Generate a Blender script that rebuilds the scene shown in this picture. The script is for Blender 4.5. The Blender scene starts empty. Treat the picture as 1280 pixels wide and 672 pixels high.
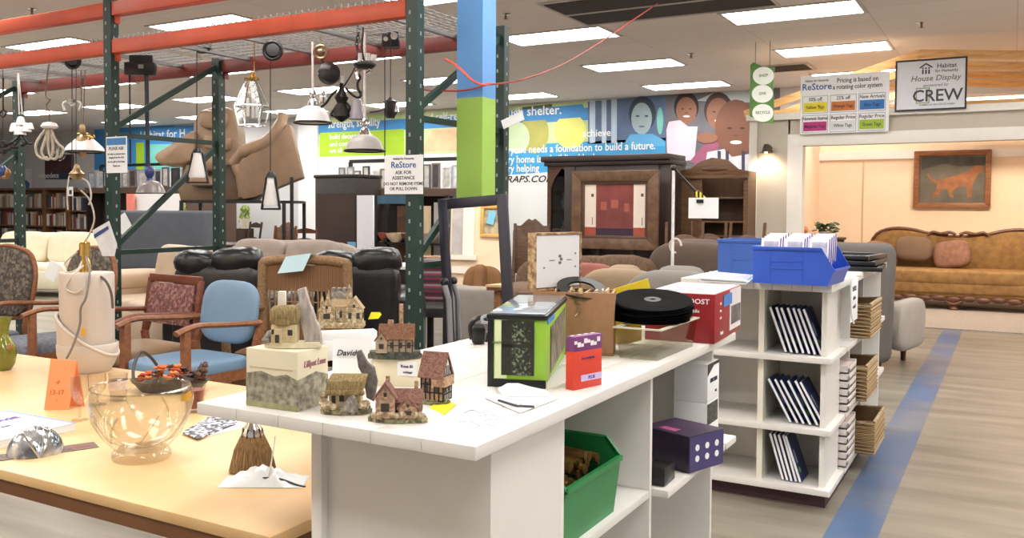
import bpy, bmesh, math, random
from mathutils import Vector as V, Matrix, Euler
random.seed(7)
S = bpy.context.scene
C = S.collection
PI = math.pi
# ---------------------------------------------------------------- camera
YAW, PITCH, ROLL, FPX = math.radians(30.4), math.radians(-2.2), math.radians(0.27), 1133.0
EYE = V((0, 0, 1.3))
Fw = V((-math.sin(YAW)*math.cos(PITCH), math.cos(YAW)*math.cos(PITCH), math.sin(PITCH)))
R0 = V((math.cos(YAW), math.sin(YAW), 0)); U0 = R0.cross(Fw)
Rt = R0*math.cos(ROLL) + U0*math.sin(ROLL); Up = Rt.cross(Fw)
cam = bpy.data.cameras.new('camera'); camo = bpy.data.objects.new('camera', cam); C.objects.link(camo)
camo.matrix_world = Matrix(((Rt.x, Up.x, -Fw.x, EYE.x), (Rt.y, Up.y, -Fw.y, EYE.y), (Rt.z, Up.z, -Fw.z, EYE.z), (0, 0, 0, 1)))
cam.sensor_width = 36; cam.lens = FPX/1280*36; cam.shift_x = 40/1280; cam.shift_y = -33/1280
cam.clip_start = .05; cam.clip_end = 100
S.camera = camo
# ---------------------------------------------------------------- world, exposure
w = bpy.data.worlds.new('world'); S.world = w; w.use_nodes = True
w.node_tree.nodes['Background'].inputs[0].default_value = (.9, .95, 1, 1)
w.node_tree.nodes['Background'].inputs[1].default_value = .25
vs = S.view_settings
vs.view_transform = 'Standard'; vs.look = 'None'; vs.gamma = 1; vs.use_curve_mapping = False
vs.exposure = 0.5
PANEL_GLOW = 12.0
ROOM_GAIN = 1.0
# ---------------------------------------------------------------- rays: where a sight line meets a plane of the room
def ray(u, v): return Fw + Rt*((u-600)/FPX) - Up*((v-303)/FPX)
def gz(u, v, z): r = ray(u, v); return EYE + r*((z-EYE.z)/r.z)
def gy(u, v, y): r = ray(u, v); return EYE + r*(y/r.y)
def gx(u, v, x): r = ray(u, v); return EYE + r*(x/r.x)
# ---------------------------------------------------------------- materials
MC = {}
def lin(c): return tuple(((x/255)/12.92 if x/255 <= .04045 else ((x/255+.055)/1.055)**2.4) for x in c)
def M(name, rgb, rough=.55, metal=0, var=.12, vs_=9, bump=0, bs=40, emit=0, trans=0, ior=1.45, stretch=None, rgb2=None, coat=0, thresh=None):
    if name in MC: return MC[name]
    m = bpy.data.materials.new(name); m.use_nodes = True
    nt = m.node_tree; n = nt.nodes; b = n['Principled BSDF']
    col = lin(rgb)
    b.inputs['Roughness'].default_value = rough; b.inputs['Metallic'].default_value = metal
    b.inputs['Base Color'].default_value = (*col, 1)
    if coat: b.inputs['Coat Weight'].default_value = coat
    tc = n.new('ShaderNodeTexCoord'); src = tc.outputs['Object']
    if stretch:
        mp = n.new('ShaderNodeMapping'); mp.inputs['Scale'].default_value = stretch; nt.links.new(src, mp.inputs[0]); src = mp.outputs[0]
    if var or rgb2:
        no = n.new('ShaderNodeTexNoise'); no.inputs['Scale'].default_value = vs_; no.inputs['Detail'].default_value = 4
        nt.links.new(src, no.inputs['Vector'])
        r = n.new('ShaderNodeValToRGB')
        a = lin(rgb2) if rgb2 else tuple(x*(1-var) for x in col); c = col if rgb2 else tuple(min(1, x*(1+var)) for x in col)
        r.color_ramp.elements[0].color = (*a, 1); r.color_ramp.elements[1].color = (*c, 1)
        lo, hi = thresh if thresh else (.3, .7)
        r.color_ramp.elements[0].position = lo; r.color_ramp.elements[1].position = hi
        nt.links.new(no.outputs[0], r.inputs[0]); nt.links.new(r.outputs[0], b.inputs['Base Color'])
    if bump:
        n2 = n.new('ShaderNodeTexNoise'); n2.inputs['Scale'].default_value = bs; n2.inputs['Detail'].default_value = 3
        nt.links.new(src, n2.inputs['Vector'])
        bp = n.new('ShaderNodeBump'); bp.inputs['Strength'].default_value = bump; bp.inputs['Distance'].default_value = .01
        nt.links.new(n2.outputs[0], bp.inputs['Height']); nt.links.new(bp.outputs[0], b.inputs['Normal'])
    if emit:
        b.inputs['Emission Color'].default_value = (*col, 1); b.inputs['Emission Strength'].default_value = emit
    if trans:
        b.inputs['Transmission Weight'].default_value = trans; b.inputs['IOR'].default_value = ior
    MC[name] = m; return m
def glassy(name, rgb, tint=.85, rough=.02):
    """thin clear plastic or glass: see-through mixed with gloss, so light still passes"""
    if name in MC: return MC[name]
    m = bpy.data.materials.new(name); m.use_nodes = True; nt = m.node_tree; n = nt.nodes
    n.remove(n['Principled BSDF']); out = n['Material Output']
    t = n.new('ShaderNodeBsdfTransparent'); t.inputs[0].default_value = (*[x for x in lin(rgb)], 1)
    g = n.new('ShaderNodeBsdfGlossy'); g.inputs['Roughness'].default_value = rough
    fr = n.new('ShaderNodeLayerWeight'); fr.inputs[0].default_value = .3
    pw_ = n.new('ShaderNodeMath'); pw_.operation = 'POWER'; pw_.inputs[1].default_value = 2.2; nt.links.new(fr.outputs['Facing'], pw_.inputs[0])
    mr_ = n.new('ShaderNodeMapRange'); mr_.inputs[3].default_value = .05; mr_.inputs[4].default_value = 1-tint*.5; nt.links.new(pw_.outputs[0], mr_.inputs[0])
    mx = n.new('ShaderNodeMixShader')
    nt.links.new(mr_.outputs[0], mx.inputs[0]); nt.links.new(t.outputs[0], mx.inputs[1]); nt.links.new(g.outputs[0], mx.inputs[2])
    nt.links.new(mx.outputs[0], out.inputs[0]); MC[name] = m; return m
def wood(name, rgb, rgb2, rough=.45, stretch=(2, 14, 14), scale=3): return M(name, rgb, rough, rgb2=rgb2, stretch=stretch, vs_=scale, bump=.05, bs=20)
def bands(name, cols, axis='X', scale=1.0, rough=.5, extra=.0):
    """constant colour bands repeating along an object axis: woven stripes, book spines, planks"""
    if name in MC: return MC[name]
    m = bpy.data.materials.new(name); m.use_nodes = True; nt = m.node_tree; n = nt.nodes; b = n['Principled BSDF']; b.inputs['Roughness'].default_value = rough
    tc = n.new('ShaderNodeTexCoord'); sp = n.new('ShaderNodeSeparateXYZ'); nt.links.new(tc.outputs['Object'], sp.inputs[0])
    mu = n.new('ShaderNodeMath'); mu.operation = 'MULTIPLY'; mu.inputs[1].default_value = scale; nt.links.new(sp.outputs[axis], mu.inputs[0])
    fr = n.new('ShaderNodeMath'); fr.operation = 'FRACT'; nt.links.new(mu.outputs[0], fr.inputs[0])
    r = n.new('ShaderNodeValToRGB'); r.color_ramp.interpolation = 'CONSTANT'
    k = len(cols)
    for i, c in enumerate(cols):
        e = r.color_ramp.elements[i] if i < 2 else r.color_ramp.elements.new(i/k)
        e.position = i/k; e.color = (*lin(c), 1)
    nt.links.new(fr.outputs[0], r.inputs[0]); nt.links.new(r.outputs[0], b.inputs['Base Color'])
    MC[name] = m; return m
def speckle(name, cols, scale=30, rough=.6, metal=0):
    if name in MC: return MC[name]
    m = bpy.data.materials.new(name); m.use_nodes = True; nt = m.node_tree; n = nt.nodes; b = n['Principled BSDF']; b.inputs['Roughness'].default_value = rough; b.inputs['Metallic'].default_value = metal
    tc = n.new('ShaderNodeTexCoord'); vo = n.new('ShaderNodeTexVoronoi'); vo.inputs['Scale'].default_value = scale
    nt.links.new(tc.outputs['Object'], vo.inputs['Vector'])
    sp = n.new('ShaderNodeSeparateColor'); nt.links.new(vo.outputs['Color'], sp.inputs[0])
    r = n.new('ShaderNodeValToRGB'); r.color_ramp.interpolation = 'CONSTANT'; k = len(cols)
    for i, c in enumerate(cols):
        e = r.color_ramp.elements[i] if i < 2 else r.color_ramp.elements.new(i/k)
        e.position = i/k; e.color = (*lin(c), 1)
    nt.links.new(sp.outputs[0], r.inputs[0]); nt.links.new(r.outputs[0], b.inputs['Base Color'])
    MC[name] = m; return m
# ---------------------------------------------------------------- mesh builder
def rotm(r): return Euler([math.radians(a) for a in r]).to_matrix() if r else Matrix.Identity(3)
class B:
    def __init__(s): s.bm = bmesh.new(); s.mi = 0
    def _f(s, vs_, idx):
        o = []
        for f in idx:
            try:
                fc = s.bm.faces.new([vs_[i] for i in f]); fc.material_index = s.mi; fc.smooth = True; o.append(fc)
            except ValueError: pass
        return o
    def box(s, c, d, rot=None, bev=0, seg=2):
        R = rotm(rot); c = V(c)
        vs_ = [s.bm.verts.new(c + R @ V((x*d[0]/2, y*d[1]/2, z*d[2]/2))) for x in (-1, 1) for y in (-1, 1) for z in (-1, 1)]
        fs = s._f(vs_, [(0, 1, 3, 2), (4, 6, 7, 5), (0, 4, 5, 1), (2, 3, 7, 6), (0, 2, 6, 4), (1, 5, 7, 3)])
        if bev:
            es = list({e for f in fs for e in f.edges})
            bmesh.ops.bevel(s.bm, geom=es, offset=min(bev, min(d)*.49), segments=seg, affect='EDGES', profile=.5, material=s.mi)
        return s
    def boxx(s, x0, x1, y0, y1, z0, z1, bev=0): return s.box(((x0+x1)/2, (y0+y1)/2, (z0+z1)/2), (abs(x1-x0), abs(y1-y0), abs(z1-z0)), None, bev)
    def bar(s, p0, p1, w, h, up=(0, 0, 1), bev=0):
        p0, p1 = V(p0), V(p1); d = p1-p0; L = d.length; x = d.normalized(); u = V(up)
        y = u.cross(x)
        if y.length < 1e-4: y = V((0, 1, 0)).cross(x)
        y.normalize(); z = x.cross(y); m = Matrix((x, y, z)).transposed(); c = (p0+p1)/2
        vs_ = [s.bm.verts.new(c + m @ V((a*L/2, b*w/2, e*h/2))) for a in (-1, 1) for b in (-1, 1) for e in (-1, 1)]
        fs = s._f(vs_, [(0, 1, 3, 2), (4, 6, 7, 5), (0, 4, 5, 1), (2, 3, 7, 6), (0, 2, 6, 4), (1, 5, 7, 3)])
        if bev: bmesh.ops.bevel(s.bm, geom=list({e for f in fs for e in f.edges}), offset=bev, segments=2, affect='EDGES', profile=.5, material=s.mi)
        return s
    def tube(s, pts, r, n=8, closed=False, flat=1.0, smooth=0):
        pts = [V(p) for p in pts]
        if smooth and len(pts) > 2:
            q = []
            N = len(pts); rng = range(N if closed else N-1)
            for i in rng:
                p0 = pts[(i-1) % N] if (closed or i > 0) else pts[0]; p1 = pts[i]; p2 = pts[(i+1) % N]; p3 = pts[(i+2) % N] if (closed or i+2 < N) else pts[-1]
                for k in range(smooth):
                    t = k/smooth
                    q.append(.5*((2*p1)+(p2-p0)*t+(2*p0-5*p1+4*p2-p3)*t*t+(3*p1-p0-3*p2+p3)*t**3))
            if not closed: q.append(pts[-1])
            if not isinstance(r, (int, float)):
                L = len(r); r = [r[min(L-1, int(i/len(q)*L))] for i in range(len(q))]
            pts = q
        N = len(pts); rings = []; prev = None
        for i, p in enumerate(pts):
            a = pts[(i-1) % N] if (closed or i > 0) else p; b = pts[(i+1) % N] if (closed or i < N-1) else p
            t = (b-a); t = t.normalized() if t.length > 1e-9 else V((0, 0, 1))
            if prev is None:
                u = t.cross(V((0, 0, 1)));
                if u.length < .05: u = t.cross(V((0, 1, 0)))
            else: u = prev - t*prev.dot(t)
            if u.length < 1e-6: u = t.orthogonal()
            u.normalize(); prev = u; w_ = t.cross(u)
            rr = r if isinstance(r, (int, float)) else r[min(i, len(r)-1)]
            rings.append([s.bm.verts.new(p + (u*math.cos(2*PI*k/n)*rr + w_*math.sin(2*PI*k/n)*rr*flat)) for k in range(n)])
        for i in range(N if closed else N-1):
            A, Bq = rings[i], rings[(i+1) % N]
            for k in range(n): s._f([A[k], A[(k+1) % n], Bq[(k+1) % n], Bq[k]], [(0, 1, 2, 3)])
        if not closed: s._f(rings[0][::-1], [tuple(range(n))]); s._f(rings[-1], [tuple(range(n))])
        return s
    def cyl(s, p0, p1, r, r2=None, n=16): return s.tube([p0, p1], [r, r if r2 is None else r2], n)
    def lathe(s, prof, c=(0, 0, 0), n=24, rot=None, sx=1, sy=1):
        R = rotm(rot); c = V(c); rings = []
        for r, z in prof:
            if r < 1e-6: rings.append([s.bm.verts.new(c + R @ V((0, 0, z)))])
            else: rings.append([s.bm.verts.new(c + R @ V((r*math.cos(2*PI*k/n)*sx, r*math.sin(2*PI*k/n)*sy, z))) for k in range(n)])
        for A, Bq in zip(rings, rings[1:]):
            for k in range(n):
                if len(A) == 1 and len(Bq) == 1: continue
                if len(A) == 1: s._f([A[0], Bq[(k+1) % n], Bq[k]][::-1], [(0, 1, 2)])
                elif len(Bq) == 1: s._f([A[k], A[(k+1) % n], Bq[0]], [(0, 1, 2)])
                else: s._f([A[k], A[(k+1) % n], Bq[(k+1) % n], Bq[k]], [(0, 1, 2, 3)])
        return s
    def sph(s, c, r, n=12, rot=None):
        r = (r, r, r) if isinstance(r, (int, float)) else r
        m = max(4, n//2); R = rotm(rot); c = V(c); rings = []
        for j in range(m+1):
            t = PI*j/m
            if j in (0, m): rings.append([s.bm.verts.new(c + R @ V((0, 0, -r[2]*math.cos(t))))])
            else: rings.append([s.bm.verts.new(c + R @ V((r[0]*math.sin(t)*math.cos(2*PI*k/n), r[1]*math.sin(t)*math.sin(2*PI*k/n), -r[2]*math.cos(t)))) for k in range(n)])
        for A, Bq in zip(rings, rings[1:]):
            for k in range(n):
                if len(A) == 1: s._f([A[0], Bq[(k+1) % n], Bq[k]], [(2, 1, 0)])
                elif len(Bq) == 1: s._f([A[k], A[(k+1) % n], Bq[0]], [(0, 1, 2)])
                else: s._f([A[k], A[(k+1) % n], Bq[(k+1) % n], Bq[k]], [(0, 1, 2, 3)])
        return s
    def puff(s, c, d, e=.35, rot=None, n=20, wob=0):
        """a stuffed cushion or upholstered block: a superellipsoid, soft at its edges"""
        R = rotm(rot); c = V(c); m = n//2; rings = []
        pw = lambda x, k: math.copysign(abs(x)**k, x)
        for j in range(m+1):
            t = -PI/2 + PI*j/m; ct, st = pw(math.cos(t), e), pw(math.sin(t), e)
            if j in (0, m): rings.append([s.bm.verts.new(c + R @ V((0, 0, d[2]/2*st)))]); continue
            ring = []
            for k in range(n):
                a = 2*PI*(k+.5)/n; q = 1 + (wob*math.sin(3*a+5*t) if wob else 0)
                ring.append(s.bm.verts.new(c + R @ V((d[0]/2*ct*pw(math.cos(a), e)*q, d[1]/2*ct*pw(math.sin(a), e)*q, d[2]/2*st*q))))
            rings.append(ring)
        for A, Bq in zip(rings, rings[1:]):
            for k in range(n):
                if len(A) == 1: s._f([A[0], Bq[(k+1) % n], Bq[k]], [(2, 1, 0)])
                elif len(Bq) == 1: s._f([A[k], A[(k+1) % n], Bq[0]], [(0, 1, 2)])
                else: s._f([A[k], A[(k+1) % n], Bq[(k+1) % n], Bq[k]], [(0, 1, 2, 3)])
        return s
    def prism(s, pts, vec, bev=0):
        """a polygon (3-D points) pushed along vec"""
        a = [s.bm.verts.new(V(p)) for p in pts]; b = [s.bm.verts.new(V(p)+V(vec)) for p in pts]; n = len(pts)
        fs = s._f(a, [tuple(range(n))]) + s._f(b, [tuple(range(n-1, -1, -1))])
        for k in range(n): fs += s._f([a[k], b[k], b[(k+1) % n], a[(k+1) % n]], [(0, 1, 2, 3)])
        if bev: bmesh.ops.bevel(s.bm, geom=list({e for f in fs for e in f.edges}), offset=bev, segments=2, affect='EDGES', profile=.5, material=s.mi)
        return s
    def quad(s, pts): s._f([s.bm.verts.new(V(p)) for p in pts], [tuple(range(len(pts)))]); return s
    def m(s, i): s.mi = i; return s
def obj(name, b, mat, parent=None, loc=None, rot=None, sharp=.7, sub=0):
    me = bpy.data.meshes.new(name); bmesh.ops.recalc_face_normals(b.bm, faces=b.bm.faces); b.bm.to_mesh(me); b.bm.free()
    for x in (mat if isinstance(mat, (list, tuple)) else [mat]): me.materials.append(x)
    me.set_sharp_from_angle(angle=sharp)
    o = bpy.data.objects.new(name, me); C.objects.link(o)
    if parent: o.parent = parent
    if loc is not None: o.location = loc
    if rot: o.rotation_euler = [math.radians(a) for a in rot]
    if sub:
        md = o.modifiers.new('soft', 'SUBSURF'); md.levels = sub; md.render_levels = sub
    return o
def tag(o, label, cat, group=None, kind=None):
    o['label'] = label; o['category'] = cat
    if group: o['group'] = group
    if kind: o['kind'] = kind
    return o
def thing(name, label, cat, loc=(0, 0, 0), rz=0, group=None, rot=None):
    o = bpy.data.objects.new(name, None); C.objects.link(o); o.empty_display_size = .05
    o.location = loc; o.rotation_euler = [math.radians(a) for a in (rot or (0, 0, rz))]
    return tag(o, label, cat, group)
def struct(name, b, mat, **k):
    o = obj(name, b, mat, **k); o['kind'] = 'structure'; return o
def dup(t, label, loc, rz=None, rot=None):
    """copy a thing with its parts and their sub-parts"""
    r = t.copy(); C.objects.link(r); r.location = loc; r['label'] = label
    if rz is not None: r.rotation_euler = (0, 0, math.radians(rz))
    if rot: r.rotation_euler = [math.radians(a) for a in rot]
    for ch in KIDS.get(t.name, list(t.children)):
        c = ch.copy(); C.objects.link(c); c.parent = r
        for g in list(ch.children):
            h = g.copy(); C.objects.link(h); h.parent = c
    return r
KIDS = {}
def lettering(lines, mat, parent, y=0.0, name='lettering', rot=(90, 0, 0), origin=(0, 0, 0), ext=.0006):
    """text lines (string, x, z, height[, align[, width factor[, slant]]]) joined into one mesh lying on a face"""
    bm = bmesh.new(); R = rotm(rot); O = V(origin)
    for ln in lines:
        t, x, z, h = ln[:4]; al = ln[4] if len(ln) > 4 else 'CENTER'; wf = ln[5] if len(ln) > 5 else 1; sl = ln[6] if len(ln) > 6 else 0
        cu = bpy.data.curves.new('t', 'FONT'); cu.body = t; cu.size = h/.70; cu.align_x = al; cu.extrude = ext; cu.shear = sl; cu.resolution_u = 2; cu.offset = h*.02
        o = bpy.data.objects.new('t', cu); C.objects.link(o)
        me = bpy.data.meshes.new_from_object(o.evaluated_get(bpy.context.evaluated_depsgraph_get()))
        bpy.data.objects.remove(o); bpy.data.curves.remove(cu)
        for v in me.vertices: v.co = R @ V((v.co.x*wf + x, v.co.y + z, v.co.z)) + R @ V((0, 0, -y)) + O
        bm.from_mesh(me); bpy.data.meshes.remove(me)
    me = bpy.data.meshes.new(name); bm.to_mesh(me); bm.free(); me.materials.append(mat)
    o = bpy.data.objects.new(name, me); C.objects.link(o); o.parent = parent
    return o
# ---------------------------------------------------------------- common materials
white_lam = M('white laminate', (224, 221, 216), .42, var=.03, vs_=3)
ORANGE = M('orange beam paint', (205, 84, 52), .42, var=.12, vs_=4)
GREEN = M('dark green rack paint', (28, 52, 46), .42, var=.2, vs_=8)
BLACK = M('black metal', (22, 22, 24), .4, var=.1)
BLACKP = M('black plastic', (18, 18, 20), .35, var=.05)
CHROME = M('chrome', (225, 225, 225), .15, 1, var=.04)
BRASS = M('brass', (196, 158, 84), .25, 1, var=.1)
WIRE = M('galvanised wire', (150, 150, 150), .4, .6, var=.1)
PAPER = M('white paper', (238, 238, 240), .8, var=.02)
INK = M('printed ink', (50, 52, 66), .7, var=0)
BLUEINK = M('blue ink', (58, 96, 160), .7, var=0)
MILK = M('frosted glass shade', (228, 224, 222), .35, var=.03)
WALNUT = wood('walnut', (92, 58, 36), (58, 34, 22))
OAK = wood('oak', (150, 98, 54), (112, 70, 36))
DARKWOOD = wood('dark stained wood', (50, 36, 30), (30, 22, 20))
MAHOG = wood('mahogany', (112, 58, 36), (76, 36, 24))
TANL = M('tan leather', (150, 122, 96), .45, var=.1, bump=.08, bs=60)
BLKL = M('black leather', (26, 25, 30), .3, var=.15, bump=.12, bs=40)
BEIGEF = M('beige upholstery', (170, 148, 124), .85, var=.08, bump=.05, bs=150)
GREYF = M('grey upholstery', (112, 110, 112), .9, var=.08, bump=.06, bs=200)
TAGBLUE = M('light blue paper tag', (120, 186, 222), .75, var=.03)
# ================================================================ ROOM SHELL
CEIL = 3.17; YB = 14.5; XL = -24.5; XR = 4.2; YF = -3.2
def tile_mat(name, rgb, line, tx, ty, rough=.8, mortar=.012):
    m = bpy.data.materials.new(name); m.use_nodes = True; nt = m.node_tree; n = nt.nodes; b = n['Principled BSDF']; b.inputs['Roughness'].default_value = rough
    tc = n.new('ShaderNodeTexCoord'); br = n.new('ShaderNodeTexBrick'); br.offset = 0
    br.inputs['Scale'].default_value = 1; br.inputs['Brick Width'].default_value = tx; br.inputs['Row Height'].default_value = ty; br.inputs['Mortar Size'].default_value = mortar
    a = lin(rgb); br.inputs['Color1'].default_value = (*a, 1); br.inputs['Color2'].default_value = (*[x*.95 for x in a], 1); br.inputs['Mortar'].default_value = (*lin(line), 1)
    nt.links.new(tc.outputs['Object'], br.inputs['Vector']); nt.links.new(br.outputs[0], b.inputs['Base Color'])
    return m
CEILM = tile_mat('ceiling tiles', (228, 220, 216), (206, 197, 192), 1.22, .61, .85, .006)
def floor_mat():
    m = M('vinyl floor', (158, 150, 136), .3, rgb2=(116, 108, 96), stretch=(.5, 3, 1), vs_=2.2, thresh=(.3, .72))
    nt = m.node_tree; n = nt.nodes; b = n['Principled BSDF']
    base = b.inputs['Base Color'].links[0].from_socket
    tc = n.new('ShaderNodeTexCoord'); sp = n.new('ShaderNodeSeparateXYZ'); nt.links.new(tc.outputs['Object'], sp.inputs[0])
    def math_(op, a, v):
        q = n.new('ShaderNodeMath'); q.operation = op
        for i, s_ in enumerate((a, v)):
            if isinstance(s_, (int, float)): q.inputs[i].default_value = s_
            else: nt.links.new(s_, q.inputs[i])
        return q.outputs[0]
    band = math_('MULTIPLY', math_('GREATER_THAN', sp.outputs['X'], -.62), math_('LESS_THAN', sp.outputs['X'], -.43))
    no = n.new('ShaderNodeTexNoise'); no.inputs['Scale'].default_value = 1.3; no.inputs['Detail'].default_value = 5; nt.links.new(tc.outputs['Object'], no.inputs['Vector'])
    wear = n.new('ShaderNodeMapRange'); wear.inputs[1].default_value = .38; wear.inputs[2].default_value = .55; wear.inputs[3].default_value = .45; wear.inputs[4].default_value = .95; nt.links.new(no.outputs[0], wear.inputs[0])
    mx = n.new('ShaderNodeMix'); mx.data_type = 'RGBA'
    nt.links.new(math_('MULTIPLY', band, wear.outputs[0]), mx.inputs[0]); nt.links.new(base, mx.inputs[6]); mx.inputs[7].default_value = (*lin((72, 104, 146)), 1)
    nt.links.new(mx.outputs[2], b.inputs['Base Color']); return m
struct('floor', B().boxx(XL, XR, YF, YB, -.1, 0), floor_mat())
struct('ceiling', B().boxx(XL, XR, YF, YB, CEIL, CEIL+.1), CEILM)
WALLM = M('pale wall paint', (206, 204, 206), .8, var=.03, vs_=1)
struct('wall_back', B().boxx(XL, XR, YB, YB+.12, -.1, CEIL+.1), WALLM)
struct('wall_left', B().boxx(XL-.12, XL, YF, YB, -.1, CEIL+.1), WALLM)
struct('wall_right', B().boxx(XR, XR+.12, YF, YB, -.1, CEIL+.1), WALLM)
struct('wall_front', B().boxx(XL, XR, YF-.12, YF, -.1, CEIL+.1), WALLM)
# ---- ceiling lights
GLOW = M('fluorescent diffuser', (255, 253, 248), .5, var=0, emit=PANEL_GLOW)
FRAMEW = M('white light frame', (190, 184, 180), .5, var=.02)
def make_light(loc, label, group):
    t = thing('ceiling_light', label, 'ceiling light', loc, 0, group)
    f = B()
    f.box((.61, 0, -.006), (1.26, .03, .012)).box((.61, .61, -.006), (1.26, .03, .012)).box((0, .305, -.006), (.03, .58, .012)).box((1.22, .305, -.006), (.03, .58, .012))
    obj('frame', f, FRAMEW, t); obj('diffuser', B().box((.61, .305, -.004), (1.19, .58, .004)), GLOW, t)
    KIDS[t.name] = list(bpy.data.objects[-2:]) if False else [o for o in C.objects if o.parent == t]
    return t
COLX = [-17.6, -15.2, -12.72, -10.28, -7.79, -4.92, -2.46, 0.0, 2.4]
ROWY = [-2.6, -.4, 1.9, 4.15, 6.42, 8.7, 10.98, 13.2]
ORD = ['first', 'second', 'third', 'fourth', 'fifth', 'sixth', 'seventh', 'eighth', 'ninth']
proto = None
for j, y in enumerate(ROWY):
    for i, x in enumerate(COLX):
        if y > 10.5 and x > -.5: continue
        if y < -1 and not -9 < x < -4: continue
        if y < 0 and x < -9: continue
        fx = [V((x+a, y+b, CEIL))-EYE for a, b in ((0, 0), (1.22, 0), (1.22, .61), (0, .61))]
        px = [(600+FPX*q.dot(Rt)/q.dot(Fw), 303-FPX*q.dot(Up)/q.dot(Fw)) if q.dot(Fw) > .3 else None for q in fx]
        seen = any(p and 0 < p[0] < 1280 and p[1] > 0 for p in px)
        if seen: lab = 'fluorescent ceiling panel, %s from back wall, %s from left end' % (ORD[len(ROWY)-1-j]+' row', ORD[i])
        else: lab = 'lit fluorescent ceiling panel overhead, beyond the edge of the picture'
        if proto is None: proto = make_light((x, y, CEIL), lab, 'fluorescent ceiling panels')
        else: dup(proto, lab, (x, y, CEIL))
# ---- return-air opening and small ceiling fittings
VENTDARK = M('vent dark', (52, 44, 42), .8, var=.1)
a, b_, c_, d_ = gz(672, 4, CEIL), gz(740, 28, CEIL), gz(884, 16, CEIL), gz(850, 2, CEIL)
t = thing('ceiling_vent', 'large dark return-air grille split by a pale bar, in the ceiling at top centre', 'vent', (a.x, a.y, CEIL))
W_, D_ = 1.9, 1.15
obj('grille', B().box((W_/2, D_*.28, -.004), (W_*.98, D_*.42, .004)).box((W_/2, D_*.75, -.004), (W_*.98, D_*.42, .004)), VENTDARK, t)
f = B().box((W_/2, 0, -.006), (W_, .03, .01)).box((W_/2, D_, -.006), (W_, .03, .01)).box((W_/2, D_*.515, -.006), (W_, .03, .01)).box((0, D_/2, -.006), (.03, D_, .01)).box((W_, D_/2, -.006), (.03, D_, .01))
obj('frame', f, FRAMEW, t)
p = gz(985, 84, CEIL)
t = thing('ceiling_vent', 'small slatted air diffuser in the ceiling left of the roof trusses', 'vent', (p.x, p.y, CEIL))
f = B()
for k in range(5): f.box((0, -.22+.11*k, -.012), (.5, .05, .008), (25, 0, 0))
obj('slats', f, M('vent slats', (120, 108, 100), .6), t); obj('frame', B().box((0, -.29, -.008), (.6, .03, .016)).box((0, .29, -.008), (.6, .03, .016)).box((-.29, 0, -.008), (.03, .6, .016)).box((.29, 0, -.008), (.03, .6, .016)), FRAMEW, t)
for u, v, lb in ((40, 11, 'far left above the upper orange beam'), (864, 67, 'between two light panels at top centre right'), (1152, 28, 'at top right above the roof trusses'), (632, 17, 'just right of the blue column')):
    p = gz(u, v, CEIL)
    t = thing('sprinkler', 'small ceiling sprinkler head ' + lb, 'sprinkler', (p.x, p.y, CEIL))
    obj('escutcheon', B().lathe([(0, 0), (.05, -.004), (.03, -.014), (0, -.014)]), CHROME, t); obj('head', B().cyl((0, 0, -.014), (0, 0, -.05), .01).lathe([(0, -.05), (.025, -.052), (0, -.056)]), M('dull brass', (120, 100, 80), .4, .8), t)
# ---- painted steel column
p0 = gx(571, 123, -2.925); y0 = p0.y; x1 = gy(603, 123, y0).x
zs = p0.z
cb = B(); cb.boxx(-2.925, x1, y0, y0+.16, 0, zs); cb.m(1).boxx(-2.925, x1, y0, y0+.16, zs, CEIL)
struct('column', cb, [M('lime green paint', (152, 190, 84), .5, var=.03), M('sky blue paint', (92, 148, 208), .5, var=.03)])
# ================================================================ MODEL ROOM AT THE RIGHT
HY = 11.0; HB = 14.3
hx = lambda u, y=HY: gy(u, 250, y).x
hz = lambda v, u=1050, y=HY: gy(u, v, y).z
HX0, HXJ0, HXJ1, HXR = hx(938), hx(984), hx(1003), 2.3
ZO, ZT, ZT2 = hz(181), hz(168), hz(142)
TRIMW = M('white painted trim', (232, 226, 218), .5, var=.02)
HWALL = M('warm grey wall paint', (196, 186, 172), .8, var=.02)
PEACH = M('peach wall paint', (238, 214, 186), .8, var=.02)
struct('wall_house', B().boxx(HX0, HXJ0+.02, HY, HY+.12, 0, ZT2).boxx(HXJ0, HXR, HY, HY+.12, ZO, ZT2), HWALL)
struct('wall_house_left', B().boxx(HX0, HX0+.1, HY+.12, HB, 0, ZT2), HWALL)
XIL = gy(1024, 250, HB).x
struct('wall_house_inner', B().boxx(XIL-.05, XIL, HY+.9, HB, 0, 2.45).boxx(HX0+.11, XIL-.05, HY+.9, HY+.96, 0, 2.45), PEACH)
struct('wall_house_back', B().boxx(XIL, HXR, HB-.02, HB+.1, 0, 2.45), PEACH)
struct('wall_house_right', B().boxx(HXR, HXR+.1, HY, HB, 0, ZT2), PEACH)
tr = B().boxx(HX0-.02, HX0+.07, HY-.02, HY, 0, ZT2)
struct('trim_1', tr, TRIMW)
struct('trim_2', B().boxx(HXJ0, HXJ1, HY-.03, HY+.14, 0, ZO), TRIMW)
struct('trim_3', B().boxx(HXJ0, HXR, HY-.035, HY, ZO, hz(166), .004), TRIMW)
struct('trim_4', B().boxx(HX0-.05, HXR+.1, HY-.06, HY+.02, hz(147), hz(138.5)), TRIMW)
struct('trim_light_band', B().boxx(XIL, HXR, HB-.045, HB-.02, gy(1100, 199, HB).z, gy(1100, 189, HB).z), TRIMW)  # white moulding that also stands in for a bright band of reflected light
struct('trim_6', B().boxx(gy(1077.5, 250, HB).x, gy(1079.5, 250, HB).x, HB-.03, HB-.02, .1, 2.0), M('seam strip', (206, 180, 146), .7, var=.02))
struct('baseboard_house', B().boxx(XIL, HXR, HB-.04, HB-.02, 0, .12), TRIMW)
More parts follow.
